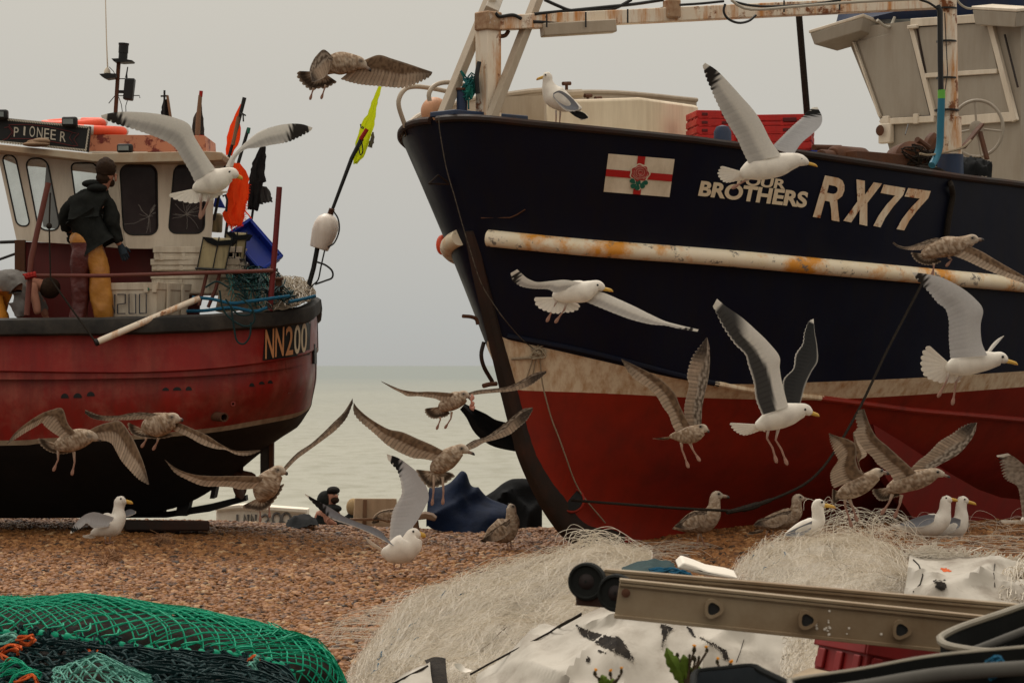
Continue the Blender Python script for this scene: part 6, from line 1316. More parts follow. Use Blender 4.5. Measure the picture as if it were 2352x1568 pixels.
gull(GN,'C',gd('C',728,1072),'ad',[(635,1002,18),(700,975,50),(765,938,88),(815,890,60),(822,830,38),(834,782,43),(864,786,24)],[(860,778),(922,788)],(836,760),
 'white gull standing alone on the left shingle with half-open wings',ST,-.2,((650,1000),[(568,1016),(578,1030),(620,1036),(660,1032)],14),
 [dict(l=[(790,890),(720,868),(650,853),(590,870),(540,910),(500,960),(484,997)],t=[(750,955),(690,962),(640,960),(600,930),(575,950),(530,985),(490,1001)],o=(-80,-150),f='o',pale=1,dk=.8),
  dict(l=[(840,862),(880,838),(910,834),(942,848)],t=[(840,890),(880,885),(910,878),(940,862)],o=(40,110),f='o',dk=1.4,nf=6)],
 [[(728,1020),(730,1045),(729,1070)],[(760,1020,25),(760,1045,25),(758,1066,25)]],foot=1)
gull(GN,'J',gd('J',1388,722),'juv',[(1232,648,16),(1290,618,56),(1360,590,84),(1405,540,54),(1404,490,34),(1402,450,31),(1396,432,18)],[(1398,438),(1386,420)],(1414,440),
 'brown gull standing turned away beside the blue tarpaulin, bill lifted',ST,.2,((1260,640),[(1200,655),(1210,668),(1240,672)],10),
 [dict(l=[(1395,520),(1330,560),(1270,600),(1225,645)],t=[(1400,600),(1350,645),(1290,665),(1230,660)],o=(-80,-30),f='o',nf=8)],
 [[(1375,665),(1382,695),(1386,722)],[(1400,665,20),(1405,695,20),(1404,718,20)]],foot=1)
gull(GN,'P',gd('P',420,850),'juv',[(85,592,16),(200,560,80),(320,522,130),(450,490,150),(540,420,118),(572,330,78),(582,235,66),(606,196,62),(662,202,36)],[(680,202),(762,216)],(630,172),
 'brown gull striding on the shingle just left of the white net heap',ST,.0,((160,585),[(60,590),(72,602),(130,610)],14),
 [dict(l=[(490,380),(380,382),(270,415),(180,485),(90,560)],t=[(480,470),(420,545),(330,595),(220,605),(110,578)],o=(-140,-50),f='o',nf=12,c=.12)],
 [[(385,640),(372,740),(345,850)],[(400,640,40),(432,740,40),(490,852,40)]],foot=1)
gull(GN,'P',gd('P',1200,705),'juv',[(1075,562,18),(1200,532,75),(1330,500,106),(1450,470,120),(1550,400,92),(1568,320,64),(1572,245,62),(1598,225,52),(1650,240,30)],[(1662,234),(1722,242)],(1615,212),
 'barred brown gull standing behind the white gull on the net heap',ST,.0,((1180,590),[(955,652),(1000,668),(1100,655),(1160,640)],14),
 [dict(l=[(1510,370),(1380,398),(1250,448),(1120,480),(1042,552)],t=[(1490,470),(1400,545),(1300,585),(1180,565),(1050,555)],o=(-116,-40),f='o',nf=12,c=.12)],
 [[(1215,620),(1208,660),(1198,705)],[(1290,620,40),(1282,660,40),(1270,705,40)]],foot=1)
D20 = 17.3
gull(GN,'P',D20,'ad',[(1440,680,30),(1530,640,62),(1640,600,95),(1750,570,110),(1828,510,88),(1832,420,76),(1822,335,72),(1838,292,62),(1892,312,40)],[(1890,312),(2048,330)],(1880,272),
 'white gull sitting on the tangled net heap, pulling strands in its bill',ST,.0,None,
 [dict(l=[(1760,500),(1660,545),(1560,590),(1420,660)],t=[(1740,620),(1640,680),(1530,700),(1420,680)],o=(-105,-40),f='o',dk=1.4,nf=10,c=.12)],
 [],br=26)
gull(GN,'O',15.6,'juv',[(300,1030,30),(370,1005,70),(470,960,100),(590,900,100),(690,830,80),(742,785,62),(795,778,36)],[(800,776),(882,786)],(795,755),
 'pale brown gull alighting at the back of the net heap, wings folded upwards',FL,-.2,((350,1000),[(250,950),(246,1030),(250,1100),(275,1120),(330,1080)],30),
 [dict(l=[(610,800),(545,740),(512,640),(515,540),(500,460),(420,410),(340,388),(270,365),(212,342)],t=[(270,950),(238,900),(228,780),(300,665),(310,630),(270,560),(240,490),(222,440),(212,350)],o=(-90,-190),fr=.2),
  dict(l=[(600,780),(540,700),(510,560),(490,440),(478,345)],t=[(560,760),(545,650),(600,612),(632,575),(600,500),(530,380),(484,340)],o=(60,190),fr=.2)],
 [[(395,1060),(388,1130),(425,1240),(440,1290)],[(440,1070,30),(482,1180,30),(500,1235,30)]])
gull(GN,'O',14.8,'juv',[(870,965,52),(970,920,90),(1080,880,105),(1190,850,106),(1290,820,90),(1370,788,64),(1420,785,46),(1472,800,28)],[(1470,804),(1548,826)],(1405,770),
 'brown gull taking off with wings in a wide V over the red bilge fin',FL,-.2,((880,940),[(688,958),(690,1000),(720,1042),(760,1082),(830,1087),(900,1062),(1012,1030)],60),
 [dict(l=[(1170,775),(1080,690),(980,600),(860,490),(750,400),(690,310),(642,200),(600,78)],t=[(930,870),(860,770),(750,690),(680,600),(600,530),(510,400),(478,345),(520,280),(500,180),(538,90)],o=(-60,-190),fr=.09),
  dict(l=[(1330,745),(1430,690),(1560,620),(1650,560),(1740,460),(1810,350),(1838,228)],t=[(1100,740),(1200,640),(1280,580),(1350,510),(1430,430),(1560,350),(1650,280),(1740,240),(1825,228)],o=(40,190),f='o',fr=.09)],
 [[(910,1010),(872,1110),(835,1165)],[(1010,1020,30),(990,1130,30),(965,1190,30)]])
dq = gd('O',1300,1500)
for nm, (ox, oy), k_, dd, lab in (('a',(0,0),1,0.,'white grey-backed gull standing at the right, nearer of the two side by side'),('b',(0,0),2,.35,'white grey-backed gull standing at the right, partly hidden behind its twin')):
    if k_ == 1:
        gull(GN,'O',dq,'ad',[(945,1362,16),(1060,1368,56),(1200,1362,100),(1350,1350,126),(1450,1290,102),(1482,1200,70),(1490,1115,62),(1502,1078,56),(1550,1082,32)],[(1548,1070),(1630,1080)],(1500,1054),lab,ST,0.,
         ((1010,1360),[(880,1335),(900,1362),(960,1390),(1010,1400)],14),
         [dict(l=[(1380,1238),(1270,1240),(1150,1275),(1060,1310),(975,1340)],t=[(1360,1320),(1300,1362),(1200,1382),(1100,1377),(980,1347)],o=(-122,-50),f='o',dk=1.4,nf=10,c=.10)],
         [[(1300,1460),(1300,1490),(1300,1515)],[(1360,1460,40),(1360,1490,40),(1362,1515,40)]],foot=1)
    else:
        gull(GN,'O',dq+dd,'ad',[(1300,1380,30),(1420,1400,70),(1530,1400,96),(1620,1370,112),(1662,1280,84),(1662,1180,64),(1670,1100,59),(1682,1082,54),(1732,1092,32)],[(1732,1095),(1834,1120)],(1703,1069),lab,ST,0.,None,
         [dict(l=[(1660,1290),(1580,1268),(1500,1288),(1400,1340)],t=[(1650,1370),(1590,1422),(1520,1442),(1420,1420)],o=(-108,-50),f='o',dk=1.4,nf=10,c=.10)],
         [[(1540,1480),(1540,1500),(1540,1515)],[(1600,1480,40),(1600,1500,40),(1602,1515,40)]],foot=1)
gull(GN,'O',17.5,'imm',[(2330,1300,30),(2420,1290,78),(2520,1270,96),(2620,1230,84),(2690,1190,54),(2730,1185,46),(2770,1195,26)],[(2765,1195),(2850,1215)],(2725,1170),
 'gull cut off by the right edge, only raised mottled wing and white tail showing',FL,-.1,((2350,1300),[(2094,1296),(2098,1318),(2160,1334),(2250,1336),(2330,1346)],30),
 [dict(l=[(2500,1220),(2450,1050),(2430,860),(2370,720),(2280,630),(2176,566)],t=[(2330,1270),(2312,1100),(2275,930),(2160,865),(2110,800),(2085,700),(2050,588)],o=(-60,-200),f='o',fr=.2,dk=.93)],[])
gull(GN,'J',24.5,'juv',[(525,520,12),(575,500,34),(640,500,46),(700,490,44),(745,460,28),(760,425,24),(772,422,14)],[(774,422),(800,426)],(766,414),
 'speckled brown gull crouching on the shingle behind the landing white gull',ST,.1,((560,505),[(505,545),(520,555),(560,545)],8),
 [dict(l=[(690,460),(620,462),(560,480),(520,520)],t=[(690,500),(640,525),(580,525),(530,525)],o=(-44,-16),f='o',nf=8)],[[(640,530),(640,560),(640,590)]],foot=1)
# ================================================================= PEOPLE
def skin(name, w, d, nodes, edges, root, mt, parent, sub=2):
    """one continuous limb/torso surface grown from a skeleton; nodes: id -> (x, y, depth offset m, radius m[, radius2])"""
    L = wl(parent) if parent is not None else Vector((0,0,0))
    bm = bmesh.new(); ly = bm.verts.layers.skin.verify(); vs = {}
    for k, nn in nodes.items():
        v = bm.verts.new(PV(w, nn[0], nn[1], d+nn[2])-L); r = nn[3]; v[ly].radius = (r, nn[4] if len(nn) > 4 else r); v[ly].use_root = (k == root); vs[k] = v
    for a, b in edges: bm.edges.new((vs[a], vs[b]))
    me = bpy.data.meshes.new(name); bm.to_mesh(me); bm.free()
    for m_ in (mt if isinstance(mt, list) else [mt]): me.materials.append(m_)
    o = bpy.data.objects.new(name, me); COL.objects.link(o); o.parent = parent
    s = o.modifiers.new('skin', 'SKIN'); s.use_smooth_shade = True; s.branch_smoothing = .6
    b = o.modifiers.new('sub', 'SUBSURF'); b.levels = sub+(1 if name != 'body' else 0); b.render_levels = b.levels
    if name != 'body':
        tx = bpy.data.textures.new('folds', 'CLOUDS'); tx.noise_scale = .13; tx.noise_depth = 2
        dm = o.modifiers.new('folds', 'DISPLACE'); dm.texture = tx; dm.texture_coords = 'LOCAL'; dm.strength = .035 if 'trouser' in name else .06; dm.mid_level = .55
    return o
def hand(w, d, wrist, tip, parent, mt, side=1, cur=.5):
    a = PV(w, wrist[0], wrist[1], d+wrist[2]); b = PV(w, tip[0], tip[1], d+tip[2]); ax = (b-a).normalized(); sd = ax.cross(Vector((0,1,0))).normalized(); up = Vector((0,-1,0))
    mb = MB(); mb.tube([a-ax*.02, a+ax*.02, a+ax*.06, a+ax*.095], [.026,.036,.043,.034], 12, flat=.6)
    for k, (x, l) in enumerate(((-.032,.068),(-.011,.08),(.011,.075),(.031,.058))):
        r0 = a+ax*.085+sd*x; mb.tube([r0, r0+ax*l*.45-up*.008, r0+ax*l*.75-up*.03*cur, r0+ax*l*.85-up*.06*cur], [.011,.0105,.0095,.007], 8)
    t = a+ax*.03+sd*.036*side; mb.tube([t, t+ax*.03+sd*.02*side-up*.01, t+ax*.06+sd*.022*side-up*.025], [.013,.012,.008], 8)
    return mb.build('hand', mt, parent)
man = empty('person', PV('B',620,900,25.3), 'fisherman seen from behind in black hoodie and orange and maroon oilskin trousers', 'person'); MD = 25.32
E_ = [('pel','sp'),('sp','ch'),('ch','nk'),('nk','hd'),('hd','hd2'),('ch','sl'),('sl','el'),('el','wl'),('ch','sr'),('sr','er'),('er','wr'),('pel','hl'),('hl','kl'),('kl','al'),('al','fl'),('pel','hr'),('hr','kr'),('kr','ar'),('ar','fr')]
SK = dict(pel=(620,1480,0,.10),sp=(605,1340,0,.09),ch=(625,1200,-.02,.09),nk=(715,1075,-.03,.055),hd=(732,1010,-.03,.075),hd2=(737,955,-.03,.095),
          sl=(520,1170,0,.07),el=(455,1310,.05,.05),wl=(490,1400,.18,.032),sr=(755,1160,0,.07),er=(775,1330,0,.05),wr=(830,1480,.0,.032),
          hl=(555,1520,0,.09),kl=(555,1760,0,.065),al=(545,2010,0,.045),fl=(560,2060,-.06,.04),hr=(690,1520,0,.09),kr=(700,1760,0,.065),ar=(745,2000,0,.045),fr=(760,2060,-.06,.04))
body = skin('body', 'A', MD, SK, E_, 'pel', M['skin'], man)
J = dict(w0=(668,1440,0,.14,.13),w=(632,1385,0,.18,.165),sp=(590,1310,0,.215,.18),ch=(612,1190,-.02,.215,.18),nk=(690,1078,-.02,.095),cl=(706,1050,-.02,.085),sl=(505,1165,0,.10),el=(446,1300,.04,.075),wl=(470,1385,.12,.062),sr=(752,1150,0,.095),er=(778,1330,0,.085),w2=(812,1420,0,.066),wr=(835,1470,.0,.052))
skin('jacket', 'A', MD, J, [('w0','w'),('w','sp'),('sp','ch'),('ch','nk'),('nk','cl'),('ch','sl'),('sl','el'),('el','wl'),('ch','sr'),('sr','er'),('er','w2'),('w2','wr')], 'w', M['hoodie'], body)
mb = MB(); mb.sphere(PV('A',640,1048,MD-.02), .10, 18, 12, sc=(1.05,.95,.42)); mb.sphere(PV('A',672,1078,MD-.08), .09, 16, 10, sc=(1.1,.8,.5)); mb.build('hood', M['hoodie'], body)
m, nt, b = newmat('two_tone_oilskin'); tc = nt.nodes.new('ShaderNodeTexCoord'); sx = nt.nodes.new('ShaderNodeSeparateXYZ'); nt.links.new(tc.outputs['Object'], sx.inputs[0])
n = tex_noise(nt, 7, 6, .6); mm = nt.nodes.new('ShaderNodeMath'); mm.operation = 'MULTIPLY_ADD'; nt.links.new(n.outputs[0], mm.inputs[0]); mm.inputs[1].default_value = .03; nt.links.new(sx.outputs['X'], mm.inputs[2])
fx = ramp(nt, mm.outputs[0], [(.0, 0), (.012, 1)]); fx.color_ramp.interpolation = 'LINEAR'
sh_ = nt.nodes.new('ShaderNodeMath'); sh_.operation = 'SUBTRACT'; nt.links.new(mm.outputs[0], sh_.inputs[0]); sh_.inputs[1].default_value = .018; nt.links.new(sh_.outputs[0], fx.inputs[0])
fz = nt.nodes.new('ShaderNodeMath'); fz.operation = 'GREATER_THAN'; nt.links.new(sx.outputs['Z'], fz.inputs[0]); fz.inputs[1].default_value = 1.10
mx = nt.nodes.new('ShaderNodeMath'); mx.operation = 'MAXIMUM'; nt.links.new(fx.outputs[0], mx.inputs[0]); nt.links.new(fz.outputs[0], mx.inputs[1])
org = mixn(nt, ramp(nt, n.outputs[0], [(.35, 0), (.7, 1)]).outputs[0], (.52,.225,.032), (.37,.14,.02)); mar = mixn(nt, ramp(nt, n.outputs[0], [(.35, 0), (.7, 1)]).outputs[0], (.12,.022,.018), (.075,.016,.014))
nt.links.new(mixn(nt, mx.outputs[0], mar, org), b.inputs['Base Color']); b.inputs['Roughness'].default_value = .45; bump(nt, b, n.outputs[0], .6, .04)
T = dict(w=(540,1350,.0,.17,.16),pel0=(590,1430,0,.205,.185),pel=(622,1510,0,.215,.19),hl=(556,1620,0,.135),kl=(565,1770,0,.105),cl=(556,1890,0,.092),al=(530,2040,0,.09),hr=(692,1620,.02,.14),kr=(690,1770,-.02,.125),cr=(705,1890,-.02,.115),ar=(735,2040,0,.11))
skin('oilskin_trousers', 'A', MD, T, [('w','pel0'),('pel0','pel'),('pel','hl'),('hl','kl'),('kl','cl'),('cl','al'),('pel','hr'),('hr','kr'),('kr','cr'),('cr','ar')], 'w', m, body)
c = PV('A',737,948,MD-.03); mb = MB(); rws = []
mb.sphere(c+Vector((-.006,-.004,.006)), .101, 24, 16, sc=(.97,1.04,1.06)); mb.sphere(PV('A',718,1006,MD-.045), .08, 18, 12, sc=(.95,.9,1.0)); mb.v = [p+(p-c).normalized()*.012*noise.noise(p*38) for p in mb.v]; hr_ = mb.build('hair', M['hair'], body)
mb = MB(); mb.sphere(PV('A',800,1012,MD-.03), .026, 12, 8, sc=(.5,.7,1.2)); mb.build('ear', M['skin'], body)
mb = MB(); mb.sphere(PV('A',768,1042,MD-.0), .055, 14, 8, sc=(.7,.9,.75)); mb.build('beard', M['hair'], body)
mb = MB(); mb.sphere(PV('A',795,990,MD+.05), .02, 10, 6, sc=(1.3,.8,.9)); mb.build('nose', M['skin'], body)
hand('A', MD, (836,1478,0), (862,1545,-.02), body, M['glove']); hand('A', MD, (478,1392,.13), (520,1440,.2), body, M['glove'], -1)
mb = MB()
for x in (545,755): mb.sphere(PV('A',x,2075,MD-.04), .07, 14, 8, sc=(.8,1.7,.7))
mb.build('boot', M['boot'], body)
man2 = empty('person', PV('B',60,620,25.35), 'second man bending down at the left edge of the red boat in a grey sweatshirt', 'person'); D2 = 25.5
S2 = dict(pel=(-40,440,0,.12),sp=(60,380,-.02,.12),ch=(190,370,-.04,.13),nk=(275,400,-.05,.06),hd=(330,420,-.05,.09),hd2=(350,450,-.05,.08),sl=(200,390,-.15,.06),el=(250,520,-.18,.045),wl=(260,610,-.2,.035),sr=(200,390,.12,.06),er=(290,540,.12,.045),wr=(320,630,.1,.035),hl=(-60,480,-.09,.09),kl=(20,660,-.12,.07),al=(-60,830,-.1,.05),hr=(-60,480,.09,.09),kr=(20,660,.1,.07),ar=(-60,830,.1,.05))
b2_ = skin('body', 'B', D2, S2, [('pel','sp'),('sp','ch'),('ch','nk'),('nk','hd'),('hd','hd2'),('ch','sl'),('sl','el'),('el','wl'),('ch','sr'),('sr','er'),('er','wr'),('pel','hl'),('hl','kl'),('kl','al'),('pel','hr'),('hr','kr'),('kr','ar')], 'pel', M['skin'], man2)
S3 = dict(pel=(-60,420,0,.16,.17),sp=(50,370,-.02,.18,.17),ch=(180,375,-.04,.16),nk=(250,395,-.05,.085),sl=(140,420,-.17,.10),el=(120,530,-.2,.075),wl=(150,640,-.2,.06),sr=(200,400,.12,.08),er=(290,540,.12,.06),wr=(310,610,.1,.05))
skin('sweatshirt', 'B', D2, S3, [('pel','sp'),('sp','ch'),('ch','nk'),('ch','sl'),('sl','el'),('el','wl'),('ch','sr'),('sr','er'),('er','wr')], 'pel', M['grey_top'], b2_)
S4 = dict(pel=(-80,450,0,.17,.17),hl=(-60,520,-.09,.11),kl=(20,660,-.12,.09),al=(-60,830,-.1,.08),hr=(-60,520,.09,.11),kr=(20,660,.1,.09),ar=(-60,830,.1,.08))
skin('oilskin_trousers', 'B', D2, S4, [('pel','hl'),('hl','kl'),('kl','al'),('pel','hr'),('hr','kr'),('kr','ar')], 'pel', M['oil_orange'], b2_)
mb = MB(); mb.sphere(PV('B',345,425,D2-.05), .105, 18, 12); mb.build('hair', M['hair'], b2_)
hand('B', D2, (158,650,-.2), (170,720,-.2), b2_, M['skin']); hand('B', D2, (318,630,.1), (330,700,.1), b2_, M['skin'])
# man behind the crest of the beach
man3 = empty('person', PV('I',2170,640,42), 'bearded dark-haired man in a black hooded jacket looking down behind the beach crest', 'person')
S5 = dict(pel=(2165,330,0,.15),ch=(2165,200,0,.15),nk=(2185,125,0,.06),hd=(2200,85,-.02,.085),hd2=(2205,45,-.02,.095),sl=(2100,185,0,.07),el=(2085,270,-.05,.05),wl=(2120,320,-.2,.035),sr=(2230,185,0,.07),er=(2250,270,-.05,.05),wr=(2200,245,-.25,.035),hl=(2140,370,0,.09),al=(2140,640,0,.06),hr=(2195,370,0,.09),ar=(2195,640,0,.06))
b5_ = skin('body', 'I', 42, S5, [('pel','ch'),('ch','nk'),('nk','hd'),('hd','hd2'),('ch','sl'),('sl','el'),('el','wl'),('ch','sr'),('sr','er'),('er','wr'),('pel','hl'),('hl','al'),('pel','hr'),('hr','ar')], 'pel', M['skin'], man3)
S6 = dict(pel=(2165,330,0,.19,.16),ch=(2165,215,0,.20,.16),nk=(2178,135,0,.10),sl=(2105,195,0,.10),el=(2090,275,-.05,.075),wl=(2120,320,-.18,.055),sr=(2228,195,0,.10),er=(2252,270,-.05,.075),wr=(2215,250,-.22,.055))
skin('jacket', 'I', 42, S6, [('pel','ch'),('ch','nk'),('ch','sl'),('sl','el'),('el','wl'),('ch','sr'),('sr','er'),('er','wr')], 'pel', M['hoodie'], b5_)
mb = MB(); mb.sphere(PV('I',2150,100,42.06), .17, 18, 12, sc=(.85,.8,1.0)); mb.sphere(PV('I',2190,150,41.95), .15, 16, 10, sc=(1.1,.9,.5)); mb.build('hood', M['hoodie'], b5_)
hc = PV('I',2205,62,41.98)
mb = MB(); mb.sphere(hc+Vector((-.01,.02,.075)), .112, 18, 12, sc=(.95,1.05,.62)); mb.build('hair', M['hair_black'], b5_)
mb = MB(); mb.sphere(hc+Vector((.02,-.05,-.075)), .075, 16, 10, sc=(.95,.7,.75)); mb.build('beard', M['hair'], b5_)
mb = MB(); mb.sphere(hc+Vector((.045,-.105,-.01)), .019, 10, 6, sc=(.8,1.1,1.6)); mb.build('nose', M['skin'], b5_)
mb = MB()
for x in (.01,.075): mb.sphere(hc+Vector((x,-.095,.018)), .012, 8, 6)
mb.build('eye', M['eye'], b5_)
mb = MB(); mb.sphere(hc+Vector((-.085,-.01,-.005)), .024, 10, 6, sc=(.5,.8,1.3)); mb.build('ear', M['skin'], b5_)
hand('I', 42, (2205,246,-.25), (2175,232,-.3), b5_, M['skin'])
man4 = empty('person', PV('J',372,900,43), 'blonde person in dark jacket mostly hidden behind the wooden crate', 'person')
S7 = dict(pel=(372,640,0,.17),ch=(376,535,0,.16),nk=(388,480,0,.06),hd=(394,445,0,.09),sl=(345,525,0,.08),el=(338,600,0,.06),hl=(360,740,0,.09),al=(360,900,0,.06),sr=(410,525,0,.08),er=(418,600,0,.06))
b7_ = skin('body', 'J', 43, S7, [('pel','ch'),('ch','nk'),('nk','hd'),('ch','sl'),('sl','el'),('ch','sr'),('sr','er'),('pel','hl'),('hl','al')], 'pel', M['hoodie'], man4)
mb = MB(); mb.sphere(PV('J',394,446,43), .12, 16, 10, sc=(.95,1,1.25)); mb.build('hair', M['hair_blond'], b7_)
# ================================================================= BACK OF THE BEACH
def bx(name, w, pts, d, dep, mt, lab, cat_, bev=.01, par=None):
    mb = MB(); mb.hexa([PV(w,x,y,d) for x, y in pts]+[PV(w,x,y,d+dep) for x, y in pts]); o = mb.build(name, M[mt], par, bevel=bev)
    return tag(o, lab, cat_) if par is None else o
nb = empty('fish_box', PV('I',1730,300,35), 'low white fish box with handwritten NN200 beyond the crest of the shingle', 'fish box')
mb = MB(); q = ((1425,150),(1600,128),(2022,160),(2010,350),(1430,350)); mb.slab([PV('I',x,y,35) for x, y in q], (0,.6,0)); mb.build('box', M['box_white'], nb, bevel=.01)
mb = MB(); mb.bar(PV('I',1590,136,34.96), PV('I',2028,166,34.96), .05, .05); mb.bar(PV('I',1420,150,34.96), PV('I',1590,134,34.96), .05, .045); mb.build('rim', M['box_white'], nb, bevel=.008)
mb = MB()
for x0, x1, sg in ((1568,1590,[(0,1),(0,0),(.6,.3)]),(1612,1640,[(0,0),(0,1),(1,0),(1,1)]),(1660,1690,[(0,0),(0,1),(1,0),(1,1)]),(1725,1775,[(0,.8),(.5,1),(1,.8),(.9,.5),(0,0),(1,0)]),(1800,1855,0),(1862,1920,0)):
    y0, y1 = 188, 262
    if sg == 0: pts = [( (x0+x1)/2+(x1-x0)/2*math.cos(a), (y0+y1)/2-10+(y1-y0)/2*math.sin(a)) for a in [2*math.pi*k/18 for k in range(20)]]
    else: pts = [(lerp(x0,x1,a), lerp(y1,y0,b)) for a, b in sg]
    mb.tube([PV('I',x,y,34.98) for x, y in pts], .017, 5)
mb.build('lettering', M['box_ink'], nb)
bx('wooden_crate', 'J', ((405,388),(672,390),(680,640),(385,640)), 31, .4, 'wood_light', 'pale weathered wooden crate standing on the beach crest left of the blue tarpaulin', 'crate')
mb = MB(); mb.bar(PV('J',370,525,30.9), PV('J',690,520,30.9), .05, .03); mb.bar(PV('J',470,395,30.97), PV('J',465,600,30.97), .02, .05); tag(mb.build('wooden_batten', M['wood'], bevel=.006), 'wooden battens nailed across the front of the weathered crate', 'batten')
mb = MB(); mb.slab([PV('J',x,y,25.6) for x, y in ((770,500),(850,484),(900,496),(926,520),(915,536),(860,522),(780,530))], (0,.35,0)); mb.bar(PV('J',790,530,25.8), PV('J',800,600,25.8), .06, .06); tag(mb.build('wooden_plank', M['wood'], bevel=.01), 'rounded brown plank propped beside the blue tarpaulin', 'plank')
rows = relief([uvd('I',[(1870,270,27.4),(1980,272,27.3),(2110,270,27.4)]), uvd('I',[(1890,235,27.6),(1985,215,27.5),(2090,235,27.6)]), uvd('I',[(1900,225,27.9),(1990,185,27.9),(2080,225,27.9)]), uvd('I',[(1890,260,28.3),(1990,250,28.3),(2090,260,28.3)])], 18, 14, .05, 6, 4)
mb = MB(); mb.grid(rows); tag(mb.build('black_sack', M['black_tarp']), 'crumpled black sack on the beach crest in front of the bearded man', 'sack')
# small litter on the shingle
mb = MB(); rnd = random.Random(31)
for x, y, n_, s_ in ((735,470,26,.10),(1075,360,30,.09),(690,500,14,.05)):
    g0 = gpt(*uv('I',x,y+25))
    for k in range(n_): mb.tube(cat([g0+Vector((rnd.gauss(0,s_*.6), rnd.gauss(0,.05), abs(rnd.gauss(.03,s_*.5)))) for _ in range(4)], 9), .0025, 3)
tag(mb.build('twine_tuft', cloth('tan_twine', (.36,.19,.10), (.25,.15,.09))), 'tufts of tan twine caught on the left shingle', 'twine', kind='stuff')
# ================================================================= NETS IN THE FOREGROUND
zr = lambda l: [(a[0], a[1], a[2]) for a in l]
def diamond(mb, fn, na, nb_, r, ph=0., off=.0, seed=0, jit=.012, knots=True, sag=.02, segs=None, b0=0., b1=1.):
    rnd = random.Random(seed); segs = segs or nb_*6
    for sg in (1, -1):
        for k in range(-nb_, na+nb_):
            pts = []
            for i in range(segs+1):
                b = b0+(b1-b0)*i/segs; t = i/segs*nb_; z = .5*abs((t+ph) % 2-1) if False else .5*t
                a = (k+ph+sg*z)/na
                if -.005 <= a <= 1.005:
                    jx = jit*noise.noise(Vector((a*9, b*7, seed+sg*3.3))); jy = jit*1.5*noise.noise(Vector((a*9+5, b*7, seed+sg*5.1)))
                    pts.append(fn(a+jx, b+jy, off+sag*noise.noise(Vector((a*30, b*20, seed+sg)))))
            if len(pts) > 2: mb.tube(pts, r, 5, caps=False)
    if knots:
        for k in range(2*na):
            for j in range(1, nb_*1):
                a = (k*.5+ph)/na; b = b0+(b1-b0)*j/nb_
                if (k+j) % 2 == 0 and 0 < a < 1:
                    jx = jit*noise.noise(Vector((a*9, b*7, seed+3.3))); jy = jit*1.5*noise.noise(Vector((a*9+5, b*7, seed+5.1))); mb.sphere(fn(a+jx, b+jy, off), r*1.75, 6, 4)
gn = empty('trawl_net', P(250,1600,11.8), 'green trawl net heaped over a dark net in the bottom left corner', 'fishing net')
I_ = lambda l: uvd('I', l)
crest = I_([(-200,745,12.7),(0,748,12.7),(280,772,12.6),(540,750,12.6),(900,768,12.55),(1250,822,12.5),(1600,892,12.45),(1900,982,12.4),(2100,1062,12.3),(2215,1190,12.2),(2262,1330,12.1)])
selv = I_([(-200,980,12.1),(60,985,12.1),(220,985,12.05),(490,1015,12.0),(720,1052,12.0),(1000,1092,12.),(1300,1112,11.95),(1600,1132,11.95),(1840,1190,11.9),(1930,1260,11.9),(1960,1340,11.9)])
midr = I_([(-200,850,12.25),(0,855,12.25),(280,870,12.2),(540,860,12.15),(900,885,12.15),(1250,930,12.1),(1600,985,12.1),(1880,1060,12.1),(2060,1130,12.05),(2150,1230,12.),(2180,1340,12.)])
back = I_([(-200,800,13.4),(0,805,13.4),(280,820,13.4),(540,800,13.4),(900,820,13.4),(1250,880,13.3),(1600,950,13.2),(1900,1050,13.1),(2130,1150,13.),(2260,1280,12.9),(2330,1400,12.8)])
rows = relief([selv, midr, crest, back], 80, 36, .03, 2.5, 1); fn = surf_fn(rows)
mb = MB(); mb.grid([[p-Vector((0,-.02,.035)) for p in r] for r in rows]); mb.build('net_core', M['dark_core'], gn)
mb = MB(); diamond(mb, fn, 20, 27, .0036, 0, .014, 1, .010, b1=.92, sag=.006, segs=60); diamond(mb, fn, 22, 28, .0032, .37, .0, 2, .012, False, b0=.06, sag=.008, segs=60); diamond(mb, fn, 25, 26, .0032, .7, .007, 5, .014, False, b0=.30, sag=.008, segs=50); diamond(mb, fn, 27, 26, .003, .2, .011, 8, .014, False, b0=.42, sag=.008, segs=50)
strands(mb, lambda a, b, o: fn(a, .45+.4*b, o), 190, 18, .003, 11, .022, (0,.02), .15, (0,.25)); strands(mb, lambda a, b, o: fn(.72+.28*a, .1+.75*b, o), 170, 16, .003, 14, .05, (0,.03), .2, (1.2,.5)); mb.build('green_mesh', M['green_net'], gn)
sl_ = cat([P(*q)+Vector((0,-.03,.01)) for q in selv], 130)
mb = MB(); mb.tube(sl_, .011, 8)
rnd = random.Random(4)
for i in range(4, 128, 5):
    t = (sl_[i+1]-sl_[i]).normalized(); mb.lathe(sl_[i]-t*.016, t, [(0,.011),(.004,.021),(.012,.022),(.024,.02),(.034,.012)], 10)
    if i % 10 == 4: mb.tube(cat([sl_[i], sl_[i]+Vector((-.03,0,.035)), sl_[min(i+3,129)]+Vector((0,-.01,.05)), fn(i/129, .06, .012)], 10), .005, 5)
mb.build('selvedge_rope', M['green_net'], gn)
mb = MB()
for i in range(2, 127, 6):
    c = sl_[i]+Vector((0,-.005,-.012+rnd.uniform(-.01,.012)))
    for k in range(7): mb.tube(cat([c+Vector((rnd.gauss(0,.018), rnd.gauss(0,.012), rnd.gauss(0,.018))) for _ in range(4)], 9), .0065, 5)
mb.build('dark_lashing', M['dark_net'], gn)
dn_ = empty('trawl_net', P(400,1620,11.5), 'dark blue-green net bundle lying under the bright green mesh', 'fishing net')
